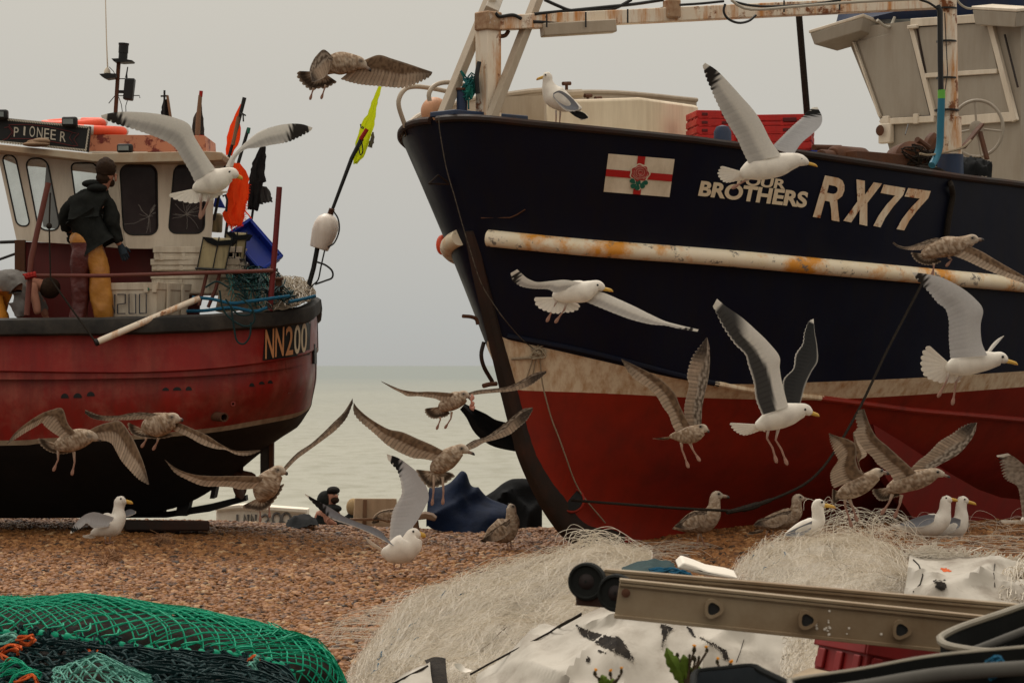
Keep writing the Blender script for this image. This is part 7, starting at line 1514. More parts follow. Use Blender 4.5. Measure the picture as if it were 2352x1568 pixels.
low1 = I_([(-200,1110,11.75),(60,1110,11.75),(220,1110,11.7),(490,1120,11.65),(720,1140,11.65),(1000,1170,11.6),(1300,1190,11.6),(1600,1215,11.6),(1840,1270,11.6),(1960,1340,11.6)])
low2 = I_([(-200,1360,11.3),(200,1360,11.25),(490,1360,11.2),(720,1365,11.2),(1000,1370,11.15),(1300,1370,11.1),(1600,1375,11.1),(1840,1400,11.1),(1960,1440,11.1)])
selv2 = [(q[0], q[1]-3, q[2]+.06) for q in selv]
rows2 = relief([low2, low1, selv2], 70, 30, .025, 4, 3); f2 = surf_fn(rows2)
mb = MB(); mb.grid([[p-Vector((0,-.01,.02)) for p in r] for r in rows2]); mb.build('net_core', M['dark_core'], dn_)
mb = MB(); diamond(mb, f2, 17, 13, .0058, 0, .012, 6, .012, True, .03); diamond(mb, f2, 19, 13, .0052, .45, .004, 7, .014, False, .03); strands(mb, f2, 90, 30, .006, 21, .02, (0,.03), .12, (0,.12)); mb.build('dark_mesh', M['dark_net'], dn_)
tn = empty('net_bundle', PV('I',650,1400,11.1), 'pale teal net bundle at the bottom edge, on top of the dark net', 'fishing net')
rt = relief([I_([(330,1330,10.95),(560,1340,10.85),(820,1345,10.85),(1080,1350,10.95)]), I_([(345,1255,11.05),(560,1225,10.95),(760,1240,10.95),(1010,1310,11.05)]), I_([(350,1215,11.15),(560,1158,11.1),(690,1148,11.1),(1000,1285,11.15)]), I_([(360,1230,11.3),(560,1175,11.35),(700,1165,11.35),(1000,1300,11.3)])], 34, 20, .015, 6, 8); f3 = surf_fn(rt)
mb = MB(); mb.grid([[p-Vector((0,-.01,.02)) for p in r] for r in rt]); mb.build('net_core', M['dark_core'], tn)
mb = MB(); diamond(mb, f3, 8, 10, .0036, 0, .01, 9, .02, True, .01, segs=40); diamond(mb, f3, 9, 10, .0034, .4, .004, 10, .03, False, .01, segs=40); strands(mb, f3, 40, 20, .0034, 17, .04, (0,.02), .1, (0,.2)); mb.build('teal_mesh', M['teal_net'], tn)
rnd = random.Random(6)
def scribble(mb, w, pts, d, r, n, spread):
    for k in range(n):
        j = lambda: rnd.gauss(0, spread)
        mb.tube(cat([PV(w, x+j(), y+j(), d+rnd.uniform(-.04,.04)) for x, y in pts], 16), r, 5)
TW = {'o': [], 't': [], 'g': []}
TW['o'].append(('I', [(0,1090),(60,1050),(130,1060),(145,1085)], 11.6, .0048, 3, 8))
TW['o'].append(('I', [(0,1120),(60,1085),(110,1090),(120,1110)], 11.6, .005, 3, 6))
TW['o'].append(('I', [(0,1110),(40,1135),(70,1150)], 11.6, .0045, 3, 7))
TW['o'].append(('I', [(120,1010),(150,1000),(205,1005),(210,1030),(170,1045),(140,1025)], 11.75, .006, 6, 9))
TW['o'].append(('I', [(110,1300),(160,1270),(220,1255),(245,1300)], 11.2, .005, 5, 9))
TW['o'].append(('I', [(575,1068),(590,1092),(610,1105)], 11.75, .007, 4, 5))
TW['o'].append(('I', [(640,1088),(655,1100)], 11.75, .008, 3, 3))
TW['o'].append(('I', [(1650,1140),(1690,1125),(1700,1150),(1640,1210),(1680,1240),(1725,1250),(1715,1225)], 11.7, .006, 4, 7))
TW['o'].append(('I', [(1530,1195),(1550,1225)], 11.62, .009, 3, 3))
TW['t'].append(('I', [(0,1000),(60,985),(120,1010),(60,1030),(0,1040)], 11.8, .005, 9, 12))
TW['t'].append(('I', [(1690,1125),(1700,1160),(1650,1190),(1610,1230),(1620,1320)], 11.65, .006, 7, 10))
TW['t'].append(('I', [(1650,1170),(1690,1220),(1700,1280),(1720,1320)], 11.6, .0055, 5, 9))
TW['g'].append(('I', [(0,1200),(80,1150),(150,1180),(200,1240),(260,1250),(270,1290)], 11.4, .0038, 7, 14))
TW['g'].append(('I', [(0,1260),(60,1220),(130,1230),(180,1270),(170,1310)], 11.4, .0038, 7, 14))
TW['g'].append(('I', [(60,1310),(110,1250),(190,1215),(250,1240),(330,1310)], 11.35, .0035, 5, 12))
for g_, nm_, mt_ in (('o','orange_twine','orange_twine'),('t','teal_twine','teal_net')):
    for a_ in TW[g_]: mb = MB(); scribble(mb, *a_); mb.build(nm_, M[mt_], dn_)
mb = MB()
for a_ in TW['g']: scribble(mb, *a_)
tag(mb.build('green_twine', M['green_net']), 'loose tangle of thin green mesh in the very corner of the picture', 'twine')
# ---- gill nets
def gillheap(nm, lab, rpx, nc_, nr_, amp, ns, seed, blue=0):
    root = empty(nm, (lambda p: Vector((p.x, p.y, gz(p.x, p.y))))(P(*rpx[1][len(rpx[1])//2])), lab, 'fishing net'); rows = relief(rpx, nc_, nr_, amp, 2.6, seed)
    f = surf_fn(rows); mb = MB(); i1 = int(nr_*.62); j0 = int(nc_*.14); mb.grid([[p-Vector((0,-.02,.012+.05*max(0, 1-(j-j0)/6)+.05*max(0, 1-(i1-1-i)/5))) for j, p in enumerate(r) if j >= j0] for i, r in enumerate(rows[:i1])]); mb.build('net_mass', M['gill_base'], root)
    mb = MB(); strands(mb, f, int(ns*.7), 24, .0009, seed, .018, (0,.025), .30); strands(mb, f, int(ns*.5), 22, .0009, seed+1, .022, (0,.08), .45)
    strands(mb, f, int(ns*2.2), 24, .0009, seed+2, .02, (-.01,.016), .09, (.75,.3)); mb.build('strands', M['gill'], root)
    if blue:
        mb = MB(); strands(mb, lambda a, b, o: f(.15+.4*a, .2+.45*b, o), blue, 16, .004, seed+5, .008, (.0,.02), .3, (.5,.5)); mb.build('blue_cord', M['rope_blue'], root)
    mb = MB(); strands(mb, f, ns//26, 14, .0022, seed+7, .014, (-.02,.008), .3); mb.build('dark_strands', M['gill_brown'], root)
    return root, f
J_ = lambda l: uvd('J', l)
g1, f1 = gillheap('gill_net_heap', 'large whitish heap of fine gill net spread across the foreground between green net and ladder', [
 J_([(200,1760,13.2),(550,1720,12.9),(1000,1680,12.8),(1500,1600,12.8),(2000,1400,12.9),(2300,1300,13)]),
 J_([(330,1560,14.6),(640,1460,13.9),(1000,1390,13.6),(1450,1260,13.5),(1900,1120,13.6),(2300,1060,13.6)]),
 J_([(420,1440,15.6),(700,1240,14.9),(1000,1150,14.6),(1450,1000,14.4),(1900,880,14.4),(2300,860,14.4)]),
 J_([(520,1340,16.6),(760,1085,15.9),(1000,965,15.6),(1420,845,15.4),(1800,742,15.2),(2010,715,15.2),(2300,790,15.2)]),
 J_([(620,1330,17.2),(860,1100,16.9),(1080,1000,16.9),(1480,890,16.8),(1850,800,16.6),(2080,780,16.6),(2300,840,16.4)])], 70, 44, .07, 1500, 40, 16)
g2, f2b = gillheap('gill_net_heap', 'second whitish gill net heap at the right with a white gull sitting on it', [
 zr([(1630,1440,15.4),(1800,1440,15.1),(2000,1440,15.0),(2130,1440,15.0)]), zr([(1665,1345,16.9),(1760,1302,16.4),(1860,1286,16.2),(1960,1290,16.2),(2060,1312,16.2),(2115,1345,16.2)]),
 zr([(1690,1312,18.0),(1755,1262,17.5),(1810,1246,17.3),(1870,1240,17.2),(1960,1240,17.2),(2045,1258,17.2),(2105,1290,17.2)]), zr([(1720,1330,19),(1780,1285,18.6),(1860,1265,18.4),(1960,1262,18.3),(2050,1285,18.2),(2110,1320,18.0)])], 50, 34, .06, 800, 60, 5)
g3, f3b = gillheap('gill_net_heap', 'small gill net heap peeping out beneath the ladder next to the red crate', [
 uvd('L',[(100,1560,9.2),(300,1560,9.1),(520,1560,9.1),(760,1560,9.2)]), uvd('L',[(120,1400,9.6),(300,1380,9.5),(520,1400,9.5),(760,1440,9.6)]), uvd('L',[(130,1180,10.2),(320,1160,10.2),(540,1200,10.2),(700,1250,10.2)])], 30, 20, .05, 260, 75)
mb = MB(); rnd = random.Random(77)
def loop(p, w, h, r=.0015, ln=.1):
    a = rnd.uniform(-.6,.6); mb.tube(cat([p+Vector((-w/2,rnd.uniform(-.05,.05),0)), p+Vector((-w*.42,rnd.uniform(-.05,.05),h*.7)), p+Vector((a*w*.3,rnd.uniform(-.05,.05),h)), p+Vector((w*.42,rnd.uniform(-.05,.05),h*.6)), p+Vector((w/2+rnd.uniform(-.1,.1),rnd.uniform(-.05,.05),-.01))], 16), r, 4)
for k in range(60): loop(P(rnd.uniform(1915,2070), rnd.uniform(1225,1262), rnd.uniform(17,18)), rnd.uniform(.12,.4), rnd.uniform(.05,.2), .0013)
for k in range(30): p = gpt(rnd.uniform(2040,2352), rnd.uniform(1212,1250)); loop(p, rnd.uniform(.15,.55), rnd.uniform(.03,.22))
for k in range(16): loop(P(rnd.uniform(1910,1990), rnd.uniform(1190,1225), 17.4), rnd.uniform(.1,.3), rnd.uniform(.03,.14), .0013)
for k in range(5): loop(P(rnd.uniform(1850,1910), rnd.uniform(1170,1185), 17.6), rnd.uniform(.06,.12), rnd.uniform(.06,.12), .0013)
for k in range(22): loop(P(rnd.uniform(1320,1400), rnd.uniform(1238,1262), 15.3), rnd.uniform(.1,.3), rnd.uniform(.02,.10))
for k in range(70):
    p = gpt(rnd.uniform(2080,2352), rnd.uniform(1235,1275)); loop(p, rnd.uniform(.1,.5), rnd.uniform(.01,.06), .0022)
for k in range(520):
    t = rnd.random(); p = gpt(lerp(800,1560,t)+rnd.uniform(-60,60), lerp(1500,1262,t**.6)+rnd.uniform(-14,18)); loop(p, rnd.uniform(.15,.6), rnd.uniform(.01,.09), .0014)
tag(mb.build('loose_net_strands', M['gill']), 'loose loops of pale net line springing up around the gulls and heaps', 'net strands', kind='stuff')
# ---- white bags
def bag_cast(rows):
    m_ = MB(); m_.grid(rows); return caster(bvh_of(m_), 11.7)
def fold(rows, amp, k):
    for i, r in enumerate(rows):
        for j, p in enumerate(r):
            q = p.x*1.6+p.z*2.8+.9*noise.noise(p*1.7); s = math.sin(q*k)+.5*math.sin(q*k*2.3+1); r[j] = p+Vector((0,-.6,.7))*amp*(abs(s)**.6*(1 if s > 0 else -1))*.5
    return rows
wb = empty('bulk_bag', P(1480,1640,11.2), 'torn white woven bulk bag in the middle foreground, in front of the gill net', 'bag')
rows = fold(relief([zr([(960,1720,11.1),(1200,1720,11),(1500,1720,10.9),(1800,1720,10.9),(1960,1720,11)]), zr([(1080,1600,11.6),(1240,1540,11.45),(1420,1490,11.3),(1620,1490,11.3),(1800,1510,11.3),(1935,1570,11.4)]), zr([(1095,1552,12.0),(1250,1462,11.9),(1400,1392,11.9),(1470,1374,11.9),(1620,1382,11.9),(1770,1402,11.9),(1905,1500,11.9)]), zr([(1110,1570,12.4),(1260,1490,12.5),(1410,1420,12.5),(1480,1400,12.5),(1620,1410,12.5),(1770,1430,12.5),(1900,1520,12.4)])], 90, 60, .035, 2.6, 11), .02, 5.5)
rows = creases(rows, .085, 5, 4.2, 5)
mb = MB(); mb.grid(rows); mb.build('sheet', M['white_bag'], wb); castW = bag_cast(rows)
def tear(poly, w, cast, par, nm='tear', mt='bag_tear', off=.008, jag=3):
    rnd = random.Random(len(poly)*7); pts = []
    for i in range(len(poly)):
        a = poly[i]; b = poly[(i+1) % len(poly)]; L = math.hypot(b[0]-a[0], b[1]-a[1]); n = max(1, int(L/14))
        for k in range(n): pts.append((lerp(a[0],b[0],k/n)+rnd.uniform(-jag,jag), lerp(a[1],b[1],k/n)+rnd.uniform(-jag,jag)))
    P3 = [cast(*uv(w, *p), off) for p in pts]; mb = MB(); n = len(pts); st = 9
    def ins_(x, y):
        c = False
        for i in range(n):
            (xa, ya), (xb, yb) = pts[i], pts[i-1]
            if (ya > y) != (yb > y) and x < (xb-xa)*(y-ya)/(yb-ya)+xa: c = not c
        return c
    x0, x1, y0, y1 = min(p[0] for p in pts), max(p[0] for p in pts), min(p[1] for p in pts), max(p[1] for p in pts); V = {}
    def vid(i, j):
        if (i, j) not in V: V[i, j] = mb.av(cast(*uv(w, x0+i*st+2*math.sin(i*3.1+j*5.7), y0+j*st+2*math.sin(i*4.7+j*2.3)), off))
        return V[i, j]
    for i in range(int((x1-x0)/st)+1):
        for j in range(int((y1-y0)/st)+1):
            if ins_(x0+(i+.5)*st, y0+(j+.5)*st): mb.af((vid(i,j), vid(i+1,j), vid(i+1,j+1), vid(i,j+1)))
    o = mb.build(nm, M[mt], par); return P3
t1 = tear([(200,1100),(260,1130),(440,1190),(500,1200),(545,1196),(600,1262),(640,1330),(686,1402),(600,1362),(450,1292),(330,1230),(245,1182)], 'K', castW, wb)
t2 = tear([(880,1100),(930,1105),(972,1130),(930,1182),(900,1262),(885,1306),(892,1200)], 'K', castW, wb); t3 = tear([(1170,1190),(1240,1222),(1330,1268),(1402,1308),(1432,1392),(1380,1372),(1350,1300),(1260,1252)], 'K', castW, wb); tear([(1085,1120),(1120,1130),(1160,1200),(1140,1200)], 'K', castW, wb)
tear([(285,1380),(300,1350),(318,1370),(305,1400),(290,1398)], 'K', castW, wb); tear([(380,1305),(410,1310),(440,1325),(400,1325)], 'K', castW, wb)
mb = MB(); rnd = random.Random(5)
for T_ in (t1, t2, t3):
    for p in T_:
        mb.tube([p, p+Vector((rnd.gauss(0,.004), -.004, rnd.gauss(0,.006))), p+Vector((rnd.gauss(0,.008), -.005, rnd.gauss(-.004,.010)))], .0008, 3)
mb.build('frayed_threads', M['foam'], wb)
mb = MB(); mb.tube([castW(*uv('J',x,y), .006) for x, y in ((1140,1512),(1250,1450),(1400,1370),(1550,1295),(1700,1215),(1790,1165),(1850,1132))], .005, 5); mb.tube([castW(*uv('K',x,y), .006) for x, y in ((1480,1400),(1510,1320),(1540,1220))], .0016, 4); mb.tube([castW(*uv('K',x,y), .006) for x, y in ((0,1160),(80,1105),(170,1058),(250,1012))], .005, 5); mb.build('stitched_seam', M['rope_dark'], wb)
wb3 = empty('bulk_bag', P(950,1640,12.4), 'left flap of torn white bag at the bottom edge beside the dark slit', 'bag')
rows = relief([J_([(560,1720,12.2),(760,1720,12.2),(960,1720,12.2)]), J_([(640,1575,12.6),(760,1530,12.5),(900,1560,12.4)]), J_([(720,1525,12.9),(800,1492,12.8),(885,1448,12.7)]), J_([(740,1550,13.2),(820,1510,13.2),(900,1490,13.1)])], 26, 20, .03, 4, 21)
mb = MB(); mb.grid(rows); mb.build('sheet', M['white_bag'], wb3); cast3 = bag_cast(rows); mb = MB(); mb.tube([cast3(*uv('J',x,y), .008) for x, y in ((650,1572),(720,1535),(800,1495),(870,1458))], .006, 5); mb.build('stitched_seam', M['rope_dark'], wb3)
mb = MB(); rows = relief([J_([(870,1640,12.3),(930,1640,12.3),(1010,1640,12.3)]), J_([(885,1500,12.6),(930,1490,12.6),(990,1500,12.6)]), J_([(850,1420,12.9),(920,1400,12.9),(985,1410,12.9)])], 10, 10, .02, 5, 3); mb.grid(rows); tag(mb.build('slit_shade_sheet', M['bag_tear']), 'dark brown sacking showing in the slit between the two white bags', 'sacking')  # sheet whose dark colour paints the shade in the gap between bags
mb = MB(); fl_ = [[PV('J',x,y,12.2+o) for x, y, o in r] for r in ([(1040,1445,0),(1080,1442,-.03),(1110,1470,-.05),(1150,1485,-.08)],[(1050,1470,.0),(1085,1492,-.05),(1110,1500,-.09),(1148,1492,-.1)])]; mb.grid(fl_); mb.grid([[p+Vector((0,.006,0)) for p in r] for r in fl_]); mb.build('torn_flap', M['foam'], wb)
w2 = empty('bulk_bag', P(2230,1420,15.2), 'white woven bag with frayed top and burnt hole at the right, behind the ladder', 'bag')
rows = fold(relief([zr([(2040,1450,14.6),(2200,1450,14.5),(2400,1460,14.5)]), zr([(2075,1370,15.1),(2200,1350,15.),(2400,1370,15.)]), zr([(2090,1272,15.7),(2160,1278,15.7),(2240,1285,15.7),(2330,1300,15.7),(2420,1320,15.7)]), zr([(2100,1290,16.2),(2240,1310,16.2),(2420,1340,16.2)])], 50, 34, .03, 3, 17), .02, 5.)
rows = creases(rows, .08, 8, 5., 5)
mb = MB(); mb.grid(rows); mb.build('sheet', M['white_bag'], w2); castX = bag_cast(rows)
tear([(1225,815),(1260,805),(1300,815),(1325,800),(1330,850),(1320,885),(1280,880),(1240,860),(1262,835)], 'L', castX, w2, jag=4); tear([(1290,720),(1330,722),(1372,745),(1330,752),(1300,740)], 'L', castX, w2, 'orange_stain', 'orange_twine', .006)
mb = MB(); rnd = random.Random(9)
for k in range(480):
    t = rnd.random(); x = lerp(1070,1880,t); y = lerp(628,730,t)+18*math.sin(x*.03)+rnd.uniform(-4,10); p = PV('L',x,y,15.72); mb.tube(cat([p+Vector((0,0,-.03)), p+Vector((rnd.gauss(0,.02),-.02,.02)), p+Vector((rnd.gauss(0,.05),-.03,rnd.uniform(.0,.085)))], 6), .0038, 3)
mb.build('frayed_threads', M['foam'], w2)
mb = MB(); mb.tube([castX(*uv('L',x,y), .006) for x, y in ((1090,660),(1130,700),(1160,770),(1140,840),(1090,895))], .004, 5); mb.tube([castX(*uv('L',x,y), .006) for x, y in ((1690,690),(1680,760),(1690,860))], .003, 5); mb.build('stitched_seam', M['rope_dark'], w2)
rows = relief([uvd('L',[(1700,1000,14.9),(1900,1000,14.9),(2100,1000,14.9)]), uvd('L',[(1720,850,15.2),(1900,820,15.2),(2100,830,15.2)]), uvd('L',[(1780,720,15.8),(1900,680,15.8),(2100,690,15.8)])], 20, 16, .04, 4, 33); f9 = surf_fn(rows); nh = empty('gill_net_heap', P(2352,1400,15), 'grey net heap at the right edge beyond the white bag', 'fishing net')
mb = MB(); mb.grid(rows); mb.build('net_mass', M['gill_brown'], nh); mb = MB(); strands(mb, f9, 160, 18, .003, 9, .03, (0,.06)); mb.build('strands', M['gill'], nh)
mb = MB(); mb.slab([PV('K',x,y,13.4) for x, y in ((1060,606),(1160,640),(1260,680),(1420,708),(1500,735),(1400,735),(1240,715),(1010,655))], (0,.25,.02)); tag(mb.build('foam_strip', M['foam'], bevel=.01), 'bright white strip of board lying behind the ladder', 'board')
rows = relief([uvd('K',[(520,720,13.2),(800,720,13.2),(1060,710,13.2)]), uvd('K',[(560,660,13.5),(780,630,13.4),(1000,660,13.5)]), uvd('K',[(600,630,13.9),(800,590,13.9),(960,610,13.9)]), uvd('K',[(600,660,14.3),(800,640,14.3),(960,650,14.3)])], 24, 16, .03, 5, 41)
mb = MB(); mb.grid(rows); tag(mb.build('dark_net_bag', M['dark_net']), 'dark net bag on the gill net, just above the ladder\'s wheels', 'bag')
mb = MB(); rnd = random.Random(19); scribble(mb, 'K', [(800,690),(900,660),(980,680),(1050,690),(1120,705)], 13.1, .005, 8, 14); tag(mb.build('blue_twine', M['rope_blue']), 'blue twine scraps by the dark net bag', 'twine')
# ================================================================= LADDER, TUBS, WEEDS
LD = empty('ladder', P(1800,1500,7.1), 'long aluminium ladder with two black wheels lying across the right foreground', 'ladder')
def stile(a_top, a_bot, b_top, b_bot, d, nm):
    at, ab, bt, bb_ = P(*a_top, d), P(*a_bot, d), P(*b_top, d), P(*b_bot, d); mb = MB()
    y = Vector((0,.022,0))
    mb.hexa([at, ab, bb_, bt, at+y*.18, ab+y*.18, bb_+y*.18, bt+y*.18])
    dz = (at-ab)
    f = Vector((0,.016,0)); g = Vector((0,-.007,0))
    def rib(t0, t1, o0, o1):
        p = [at.lerp(ab, t0), at.lerp(ab, t1), bt.lerp(bb_, t1), bt.lerp(bb_, t0)]; mb.hexa([p[0]+o0, p[1]+o0, p[2]+o0, p[3]+o0, p[0]+o1, p[1]+o1, p[2]+o1, p[3]+o1])
    rib(-.03, .055, g*1.6, f*2.2); rib(.075, .15, g*1.3, f*.2); rib(.152, .19, g*.5, f*.1); rib(.93, 1.03, g*1.4, f*2.2)
    return mb.build(nm, M['alu'], LD, bevel=.0013)
X1 = 2700; sl1 = (1417-1331)/843.
s1 = stile((1424,1331), (1411,1416), (X1,1331+sl1*(X1-1424)), (X1,1416+sl1*(X1-1411)*1.02), 7.0, 'stile')
sl2 = .0855
s2 = stile((1388,1308), (1322,1386), (X1,1308+sl2*(X1-1388)), (X1,1386+sl2*(X1-1322)), 7.42, 'stile')
def dsec(c, r, ax, n=18):
    a = Vector((1,0,0)); b = Vector((0,0,1)); out = []
    for i in range(n):
        t = 2*math.pi*i/n; rr = r*(1+.11*math.cos(3*t+.2)); out.append(c+a*rr*math.cos(t)+b*rr*math.sin(t))
    return out
for u, v in ((uv('K',1295,975)),(uv('K',2040,1065)),(uv('L',1000,1175)),(2330,1490),(2560,1515)):
    c = P(u, v, 6.985); mb = MB(); r = .0255; y0 = Vector((0,-.010,0)); y1 = Vector((0,.46,.0))
    R1 = dsec(c, r, 0); R2 = dsec(c, r*.64, 0); mb.grid([[p+y1 for p in R1], R1, [p+y0 for p in R1], [p+y0 for p in R2], [p+y1 for p in R2]], True); rg = mb.build('rung', M['alu'], LD)
    mb = MB(); k = [p+Vector((0,.003-.006,0)) for p in R2]; i0 = [mb.av(p) for p in k]; mb.af(i0); mb.build('rung_bore', M['black'], rg)
for (w, x, y), d, lab in (((('K'),298,757),7.36,0),((('K'),532,848),7.09,1)):
    c = PV(w, x, y, d); ax = Vector((-.30,-1,.0)).normalized(); r = 152*pxm('K', d); mb = MB()
    mb.lathe(c, ax, [(-.012,r*.9),(-.010,r*.97),(.0,r),(.014,r),(.022,r*.97),(.025,r*.86),(.021,r*.80),(.017,r*.76),(.016,r*.42),(.021,r*.32),(.024,.004)], 40, m=lambda i, j: 0 if i < 8 else 1); mb.build('wheel', [M['wheel_rubber'], M['hub']], LD)
mb = MB(); mb.lathe(PV('K',600,850,6.99), (0,-1,0), [(0,.012),(.006,.012),(.008,.006)], 12); mb.lathe(PV('K',2000,1,7.4), (0,-1,0), [(0,.001),(.001,.001)], 6); mb.build('bolt', M['rust'], LD)
mb = MB(); mb.hexa([PV('K',x,y,7.35) for x, y in ((200,850),(460,880),(460,970),(205,945))]+[PV('K',x,y,7.42) for x, y in ((200,850),(460,880),(460,970),(205,945))]); mb.build('wheel_bracket', M['stem'], LD, bevel=.003)
mb = MB(); rnd = random.Random(3)
for k in range(16):
    x, y = rnd.choice(((455,1100),(380,1150),(870,1200),(470,1190),(460,1150),(615,1190))); c = PV('L',x+rnd.gauss(0,10),y+rnd.gauss(0,26),6.9965); mb.lathe(c, (0,-1,0), [(0,rnd.uniform(.0015,.004)),(.0008,.001)], 8)
mb.build('white_splash', M['foam'], s1)
def tub(nm, w, far, near, h, mt, lab, rim=.010, rimm='tub_rim', inset=.12):
    root = empty(nm, PV(w, *far[0])+Vector((0,0,-h)), lab, 'tub'); pts = cat([PV(w,*p) for p in far], 30)+cat([PV(w,*p) for p in near[::-1]], 30); c = sum(pts, Vector())/60
    lo = [c+(p-c)*(1-inset)+Vector((0,0,-h)) for p in pts]; mid = [c+(p-c)*(1-inset*.4)+Vector((0,0,-h*.4)) for p in pts]
    mb = MB(); mb.grid([pts, mid, lo], True); inn = [c+(p-c)*.965 for p in pts]; li = [c+(p-c)*(1-inset)*.95+Vector((0,0,-h*.96)) for p in pts]; mb.grid([pts, inn, li], True)
    i0 = [mb.av(p) for p in li]; mb.af(i0); mb.build('tub_body', M[mt], root)
    mb = MB(); mb.tube(pts+[pts[0], pts[1]], rim, 8); mb.build('rim', M[rimm], root); return root
tub('plastic_tub', 'L', [(1285,1235,6.0),(1330,1205,6.1),(1450,1152,6.3),(1700,1068,6.5),(1950,985,6.75),(2350,880,6.85)], [(1292,1262,5.95),(1340,1290,5.85),(1450,1314,5.8),(1650,1337,5.75),(1950,1332,5.7),(2400,1320,5.65)], .45, 'tub', 'open black plastic tub with pale worn rim at the right edge, over the ladder', .009)
tub('plastic_tub', 'L', [(180,1552,5.3),(300,1528,5.3),(700,1470,5.28),(1250,1372,5.25),(1950,1305,5.2),(2400,1270,5.2)], [(200,1640,5.0),(340,1630,4.95),(700,1580,4.9),(1300,1482,4.85),(1950,1432,4.8),(2400,1400,4.8)], .4, 'tub', 'long black tub with rolled grey lip across the bottom right corner', .006)
mb = MB(); mb.tube(cat([PV('L',*p) for p in [(340,1650,4.86),(700,1600,4.82),(1300,1502,4.77),(1950,1452,4.72),(2400,1420,4.72)]], 30), .014, 12); mb.build('rolled_lip', M['lip_grey'], bpy.data.objects['plastic_tub.001'])
tub('plastic_tub', 'K', [(1140,1510,5.75),(1180,1478,5.8),(1400,1455,5.8),(1605,1437,5.8),(1700,1480,5.75),(1910,1580,5.6)], [(1130,1640,5.4),(1200,1680,5.35),(1400,1690,5.3),(1600,1690,5.3),(1750,1690,5.3),(1930,1680,5.4)], .35, 'tub_grey', 'grey-blue tub behind the yellow-flowered weeds at the bottom edge', .008, 'tub')
mb = MB(); mb.tube(cat([PV('L',x,y,6.1) for x, y in ((1520,1335),(1640,1290),(1780,1235),(2000,1150))], 14), .011, 10); tag(mb.build('grey_pipe', M['lip_grey']), 'grey plastic pipe lying in the open black tub', 'pipe')
mb = MB(); rnd = random.Random(23); scribble(mb, 'L', [(1640,1440),(1690,1400),(1720,1390),(1750,1450),(1700,1490),(1660,1510)], 4.82, .003, 22, 16); tag(mb.build('blue_twine', M['rope_blue']), 'tuft of dark blue twine on the rolled lip of the long tub', 'twine')
mb = MB(); crate(mb, PV('L',965,1412,7.75), (.38,.28,.13), rotz(24)@Matrix.Rotation(math.radians(12),3,'Y')); tag(mb.build('fish_crate', M['red_dark'], bevel=.004), 'red fish crate half hidden beneath the ladder', 'crate')
rows = relief([uvd('L',[(180,1600,8.6),(480,1600,8.5),(780,1600,8.5)]), uvd('L',[(200,1530,8.8),(480,1500,8.7),(760,1500,8.7)]), uvd('L',[(240,1500,9.1),(450,1420,9.1),(730,1440,9.1)])], 20, 14, .03, 6, 51)
mb = MB(); mb.grid(rows); tag(mb.build('tan_sacking', cloth('tan_sacking', (.34,.26,.17), (.2,.15,.10))), 'crumpled tan sacking under the ladder, left of the red crate', 'sacking')
mb = MB(); mb.tube(cat([PV('L',x,y,8.4) for x, y in ((470,1240),(510,1300),(530,1360),(545,1420))], 12), .012, 8); tag(mb.build('rope', M['cable']), 'short black rope end hanging beneath the ladder', 'rope')
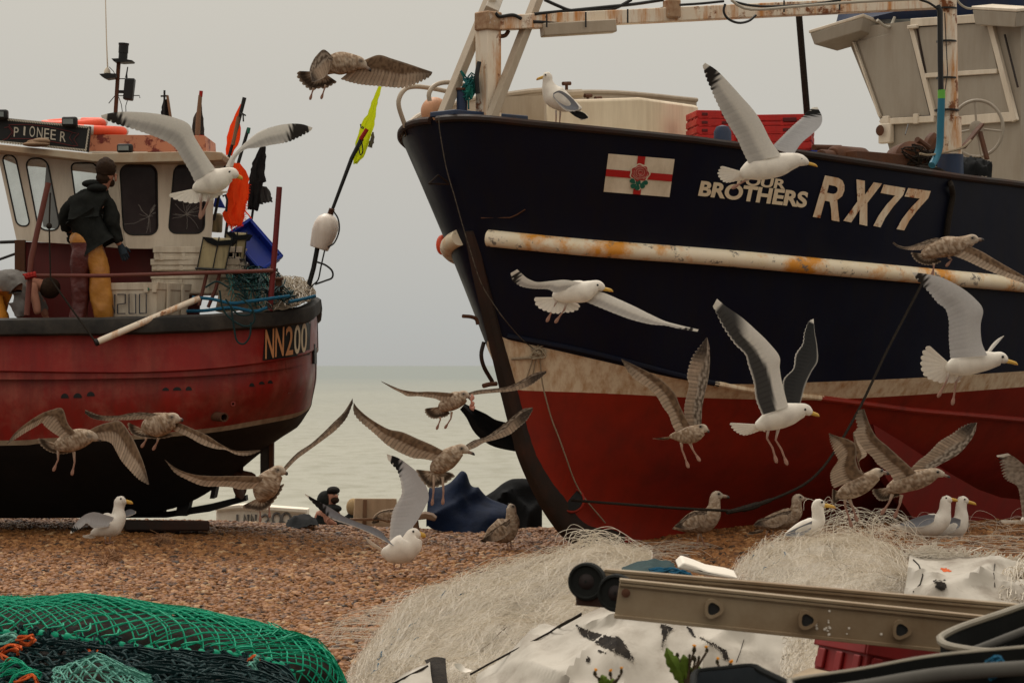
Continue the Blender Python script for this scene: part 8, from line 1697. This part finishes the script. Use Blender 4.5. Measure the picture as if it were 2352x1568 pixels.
# weeds
def weed(w, d, base, heads, leaves, lab):
    root = empty('flowering_weed', PV(w, base[0], base[1]+1700, d), lab, 'weed', 'yellow-flowered weeds at the bottom edge'); mb = MB(); rnd = random.Random(len(heads))
    bp = PV(w, *base, d); mb.tube([wl(root), bp], .006, 7)
    for hx, hy, r, kind in heads:
        t = PV(w, hx, hy+r*1.6, d+rnd.uniform(-.05,.05)); md = bp.lerp(t, .55)+Vector((rnd.uniform(-.006,.006),0,.006)); mb.tube(cat([bp, md, t], 8), [.0042]*4+[.003]*4, 6)
    mb.build('stem', M['stalk'], root)
    for hx, hy, r, kind in heads:
        k = pxm(w, d); c = PV(w, hx, hy, d+rnd.uniform(-.03,.03)); mb = MB(); mb.lathe(c-Vector((0,0,r*1.7*k)), (rnd.uniform(-.2,.2),-.1,1), [(0,r*.3*k),(r*.5*k,r*.72*k),(r*1.2*k,r*.62*k),(r*1.7*k,r*.42*k)], 10); bd = mb.build('bud', M['bud'], root)
        if kind:
            mb = MB()
            for q in range(18):
                a = rnd.uniform(0,6.28); e = rnd.uniform(.2,1); mb.tube([c, c+Vector((math.cos(a)*r*.8*k*e, math.sin(a)*r*.8*k*e, r*k*rnd.uniform(.3,.9)))], [.0016,.0011], 4)
            mb.build('petals', M['petal'], bd)
    for l in leaves:
        sp = cat([Vector((x, y, 0)) for x, y, _ in l], 14); mb = MB(); g = []
        for i, p in enumerate(sp):
            t = i/13; wd_ = l[0][2]*math.sin(math.pi*min(1, t*.92+.06))**.7*(1+.18*math.sin(i*2.4)); a = sp[max(0,i-1)]; b = sp[min(13,i+1)]; n = Vector((-(b-a).y,(b-a).x,0)).normalized()
            g.append([PV(w,p.x+n.x*wd_*s,p.y+n.y*wd_*s,d+.012*abs(s)-.02*t) for s in (-1,-.5,0,.5,1)])
        mb.grid(g); mb.grid([[p+Vector((0,.0015,0)) for p in r] for r in g]); mb.build('leaf', M['leaf'], root, recalc=False)
weed('K', 6.3, (1085,1600), [(1010,1325,24,0),(1142,1280,26,1),(1240,1288,22,1),(1150,1350,26,0),(1105,1335,18,0),(1180,1350,18,0)], [[(1060,1590,55),(1010,1460,0),(950,1360,0),(925,1285,0)],[(1090,1560,50),(1075,1450,0),(1060,1340,0)],[(1100,1520,34),(1150,1470,0),(1195,1440,0)]], 'tallest yellow-budded weed in front of the torn white bag')
weed('K', 6.0, (1400,1640), [(1330,1378,22,1),(1438,1408,30,1),(1515,1468,24,1),(1400,1425,20,0),(1480,1510,20,0)], [[(1400,1640,50),(1440,1570,0),(1490,1515,0)],[(1380,1640,40),(1360,1560,0),(1340,1490,0)]], 'yellow-budded weed standing before the grey-blue tub')
weed('K', 6.1, (450,1660), [(358,1470,24,1),(480,1475,22,1),(565,1455,20,1),(545,1500,16,0),(385,1520,16,0)], [[(430,1660,50),(430,1580,0),(410,1500,0)],[(460,1660,40),(490,1590,0),(500,1530,0)]], 'small orange-budded weed at the bottom, left of the other weeds')
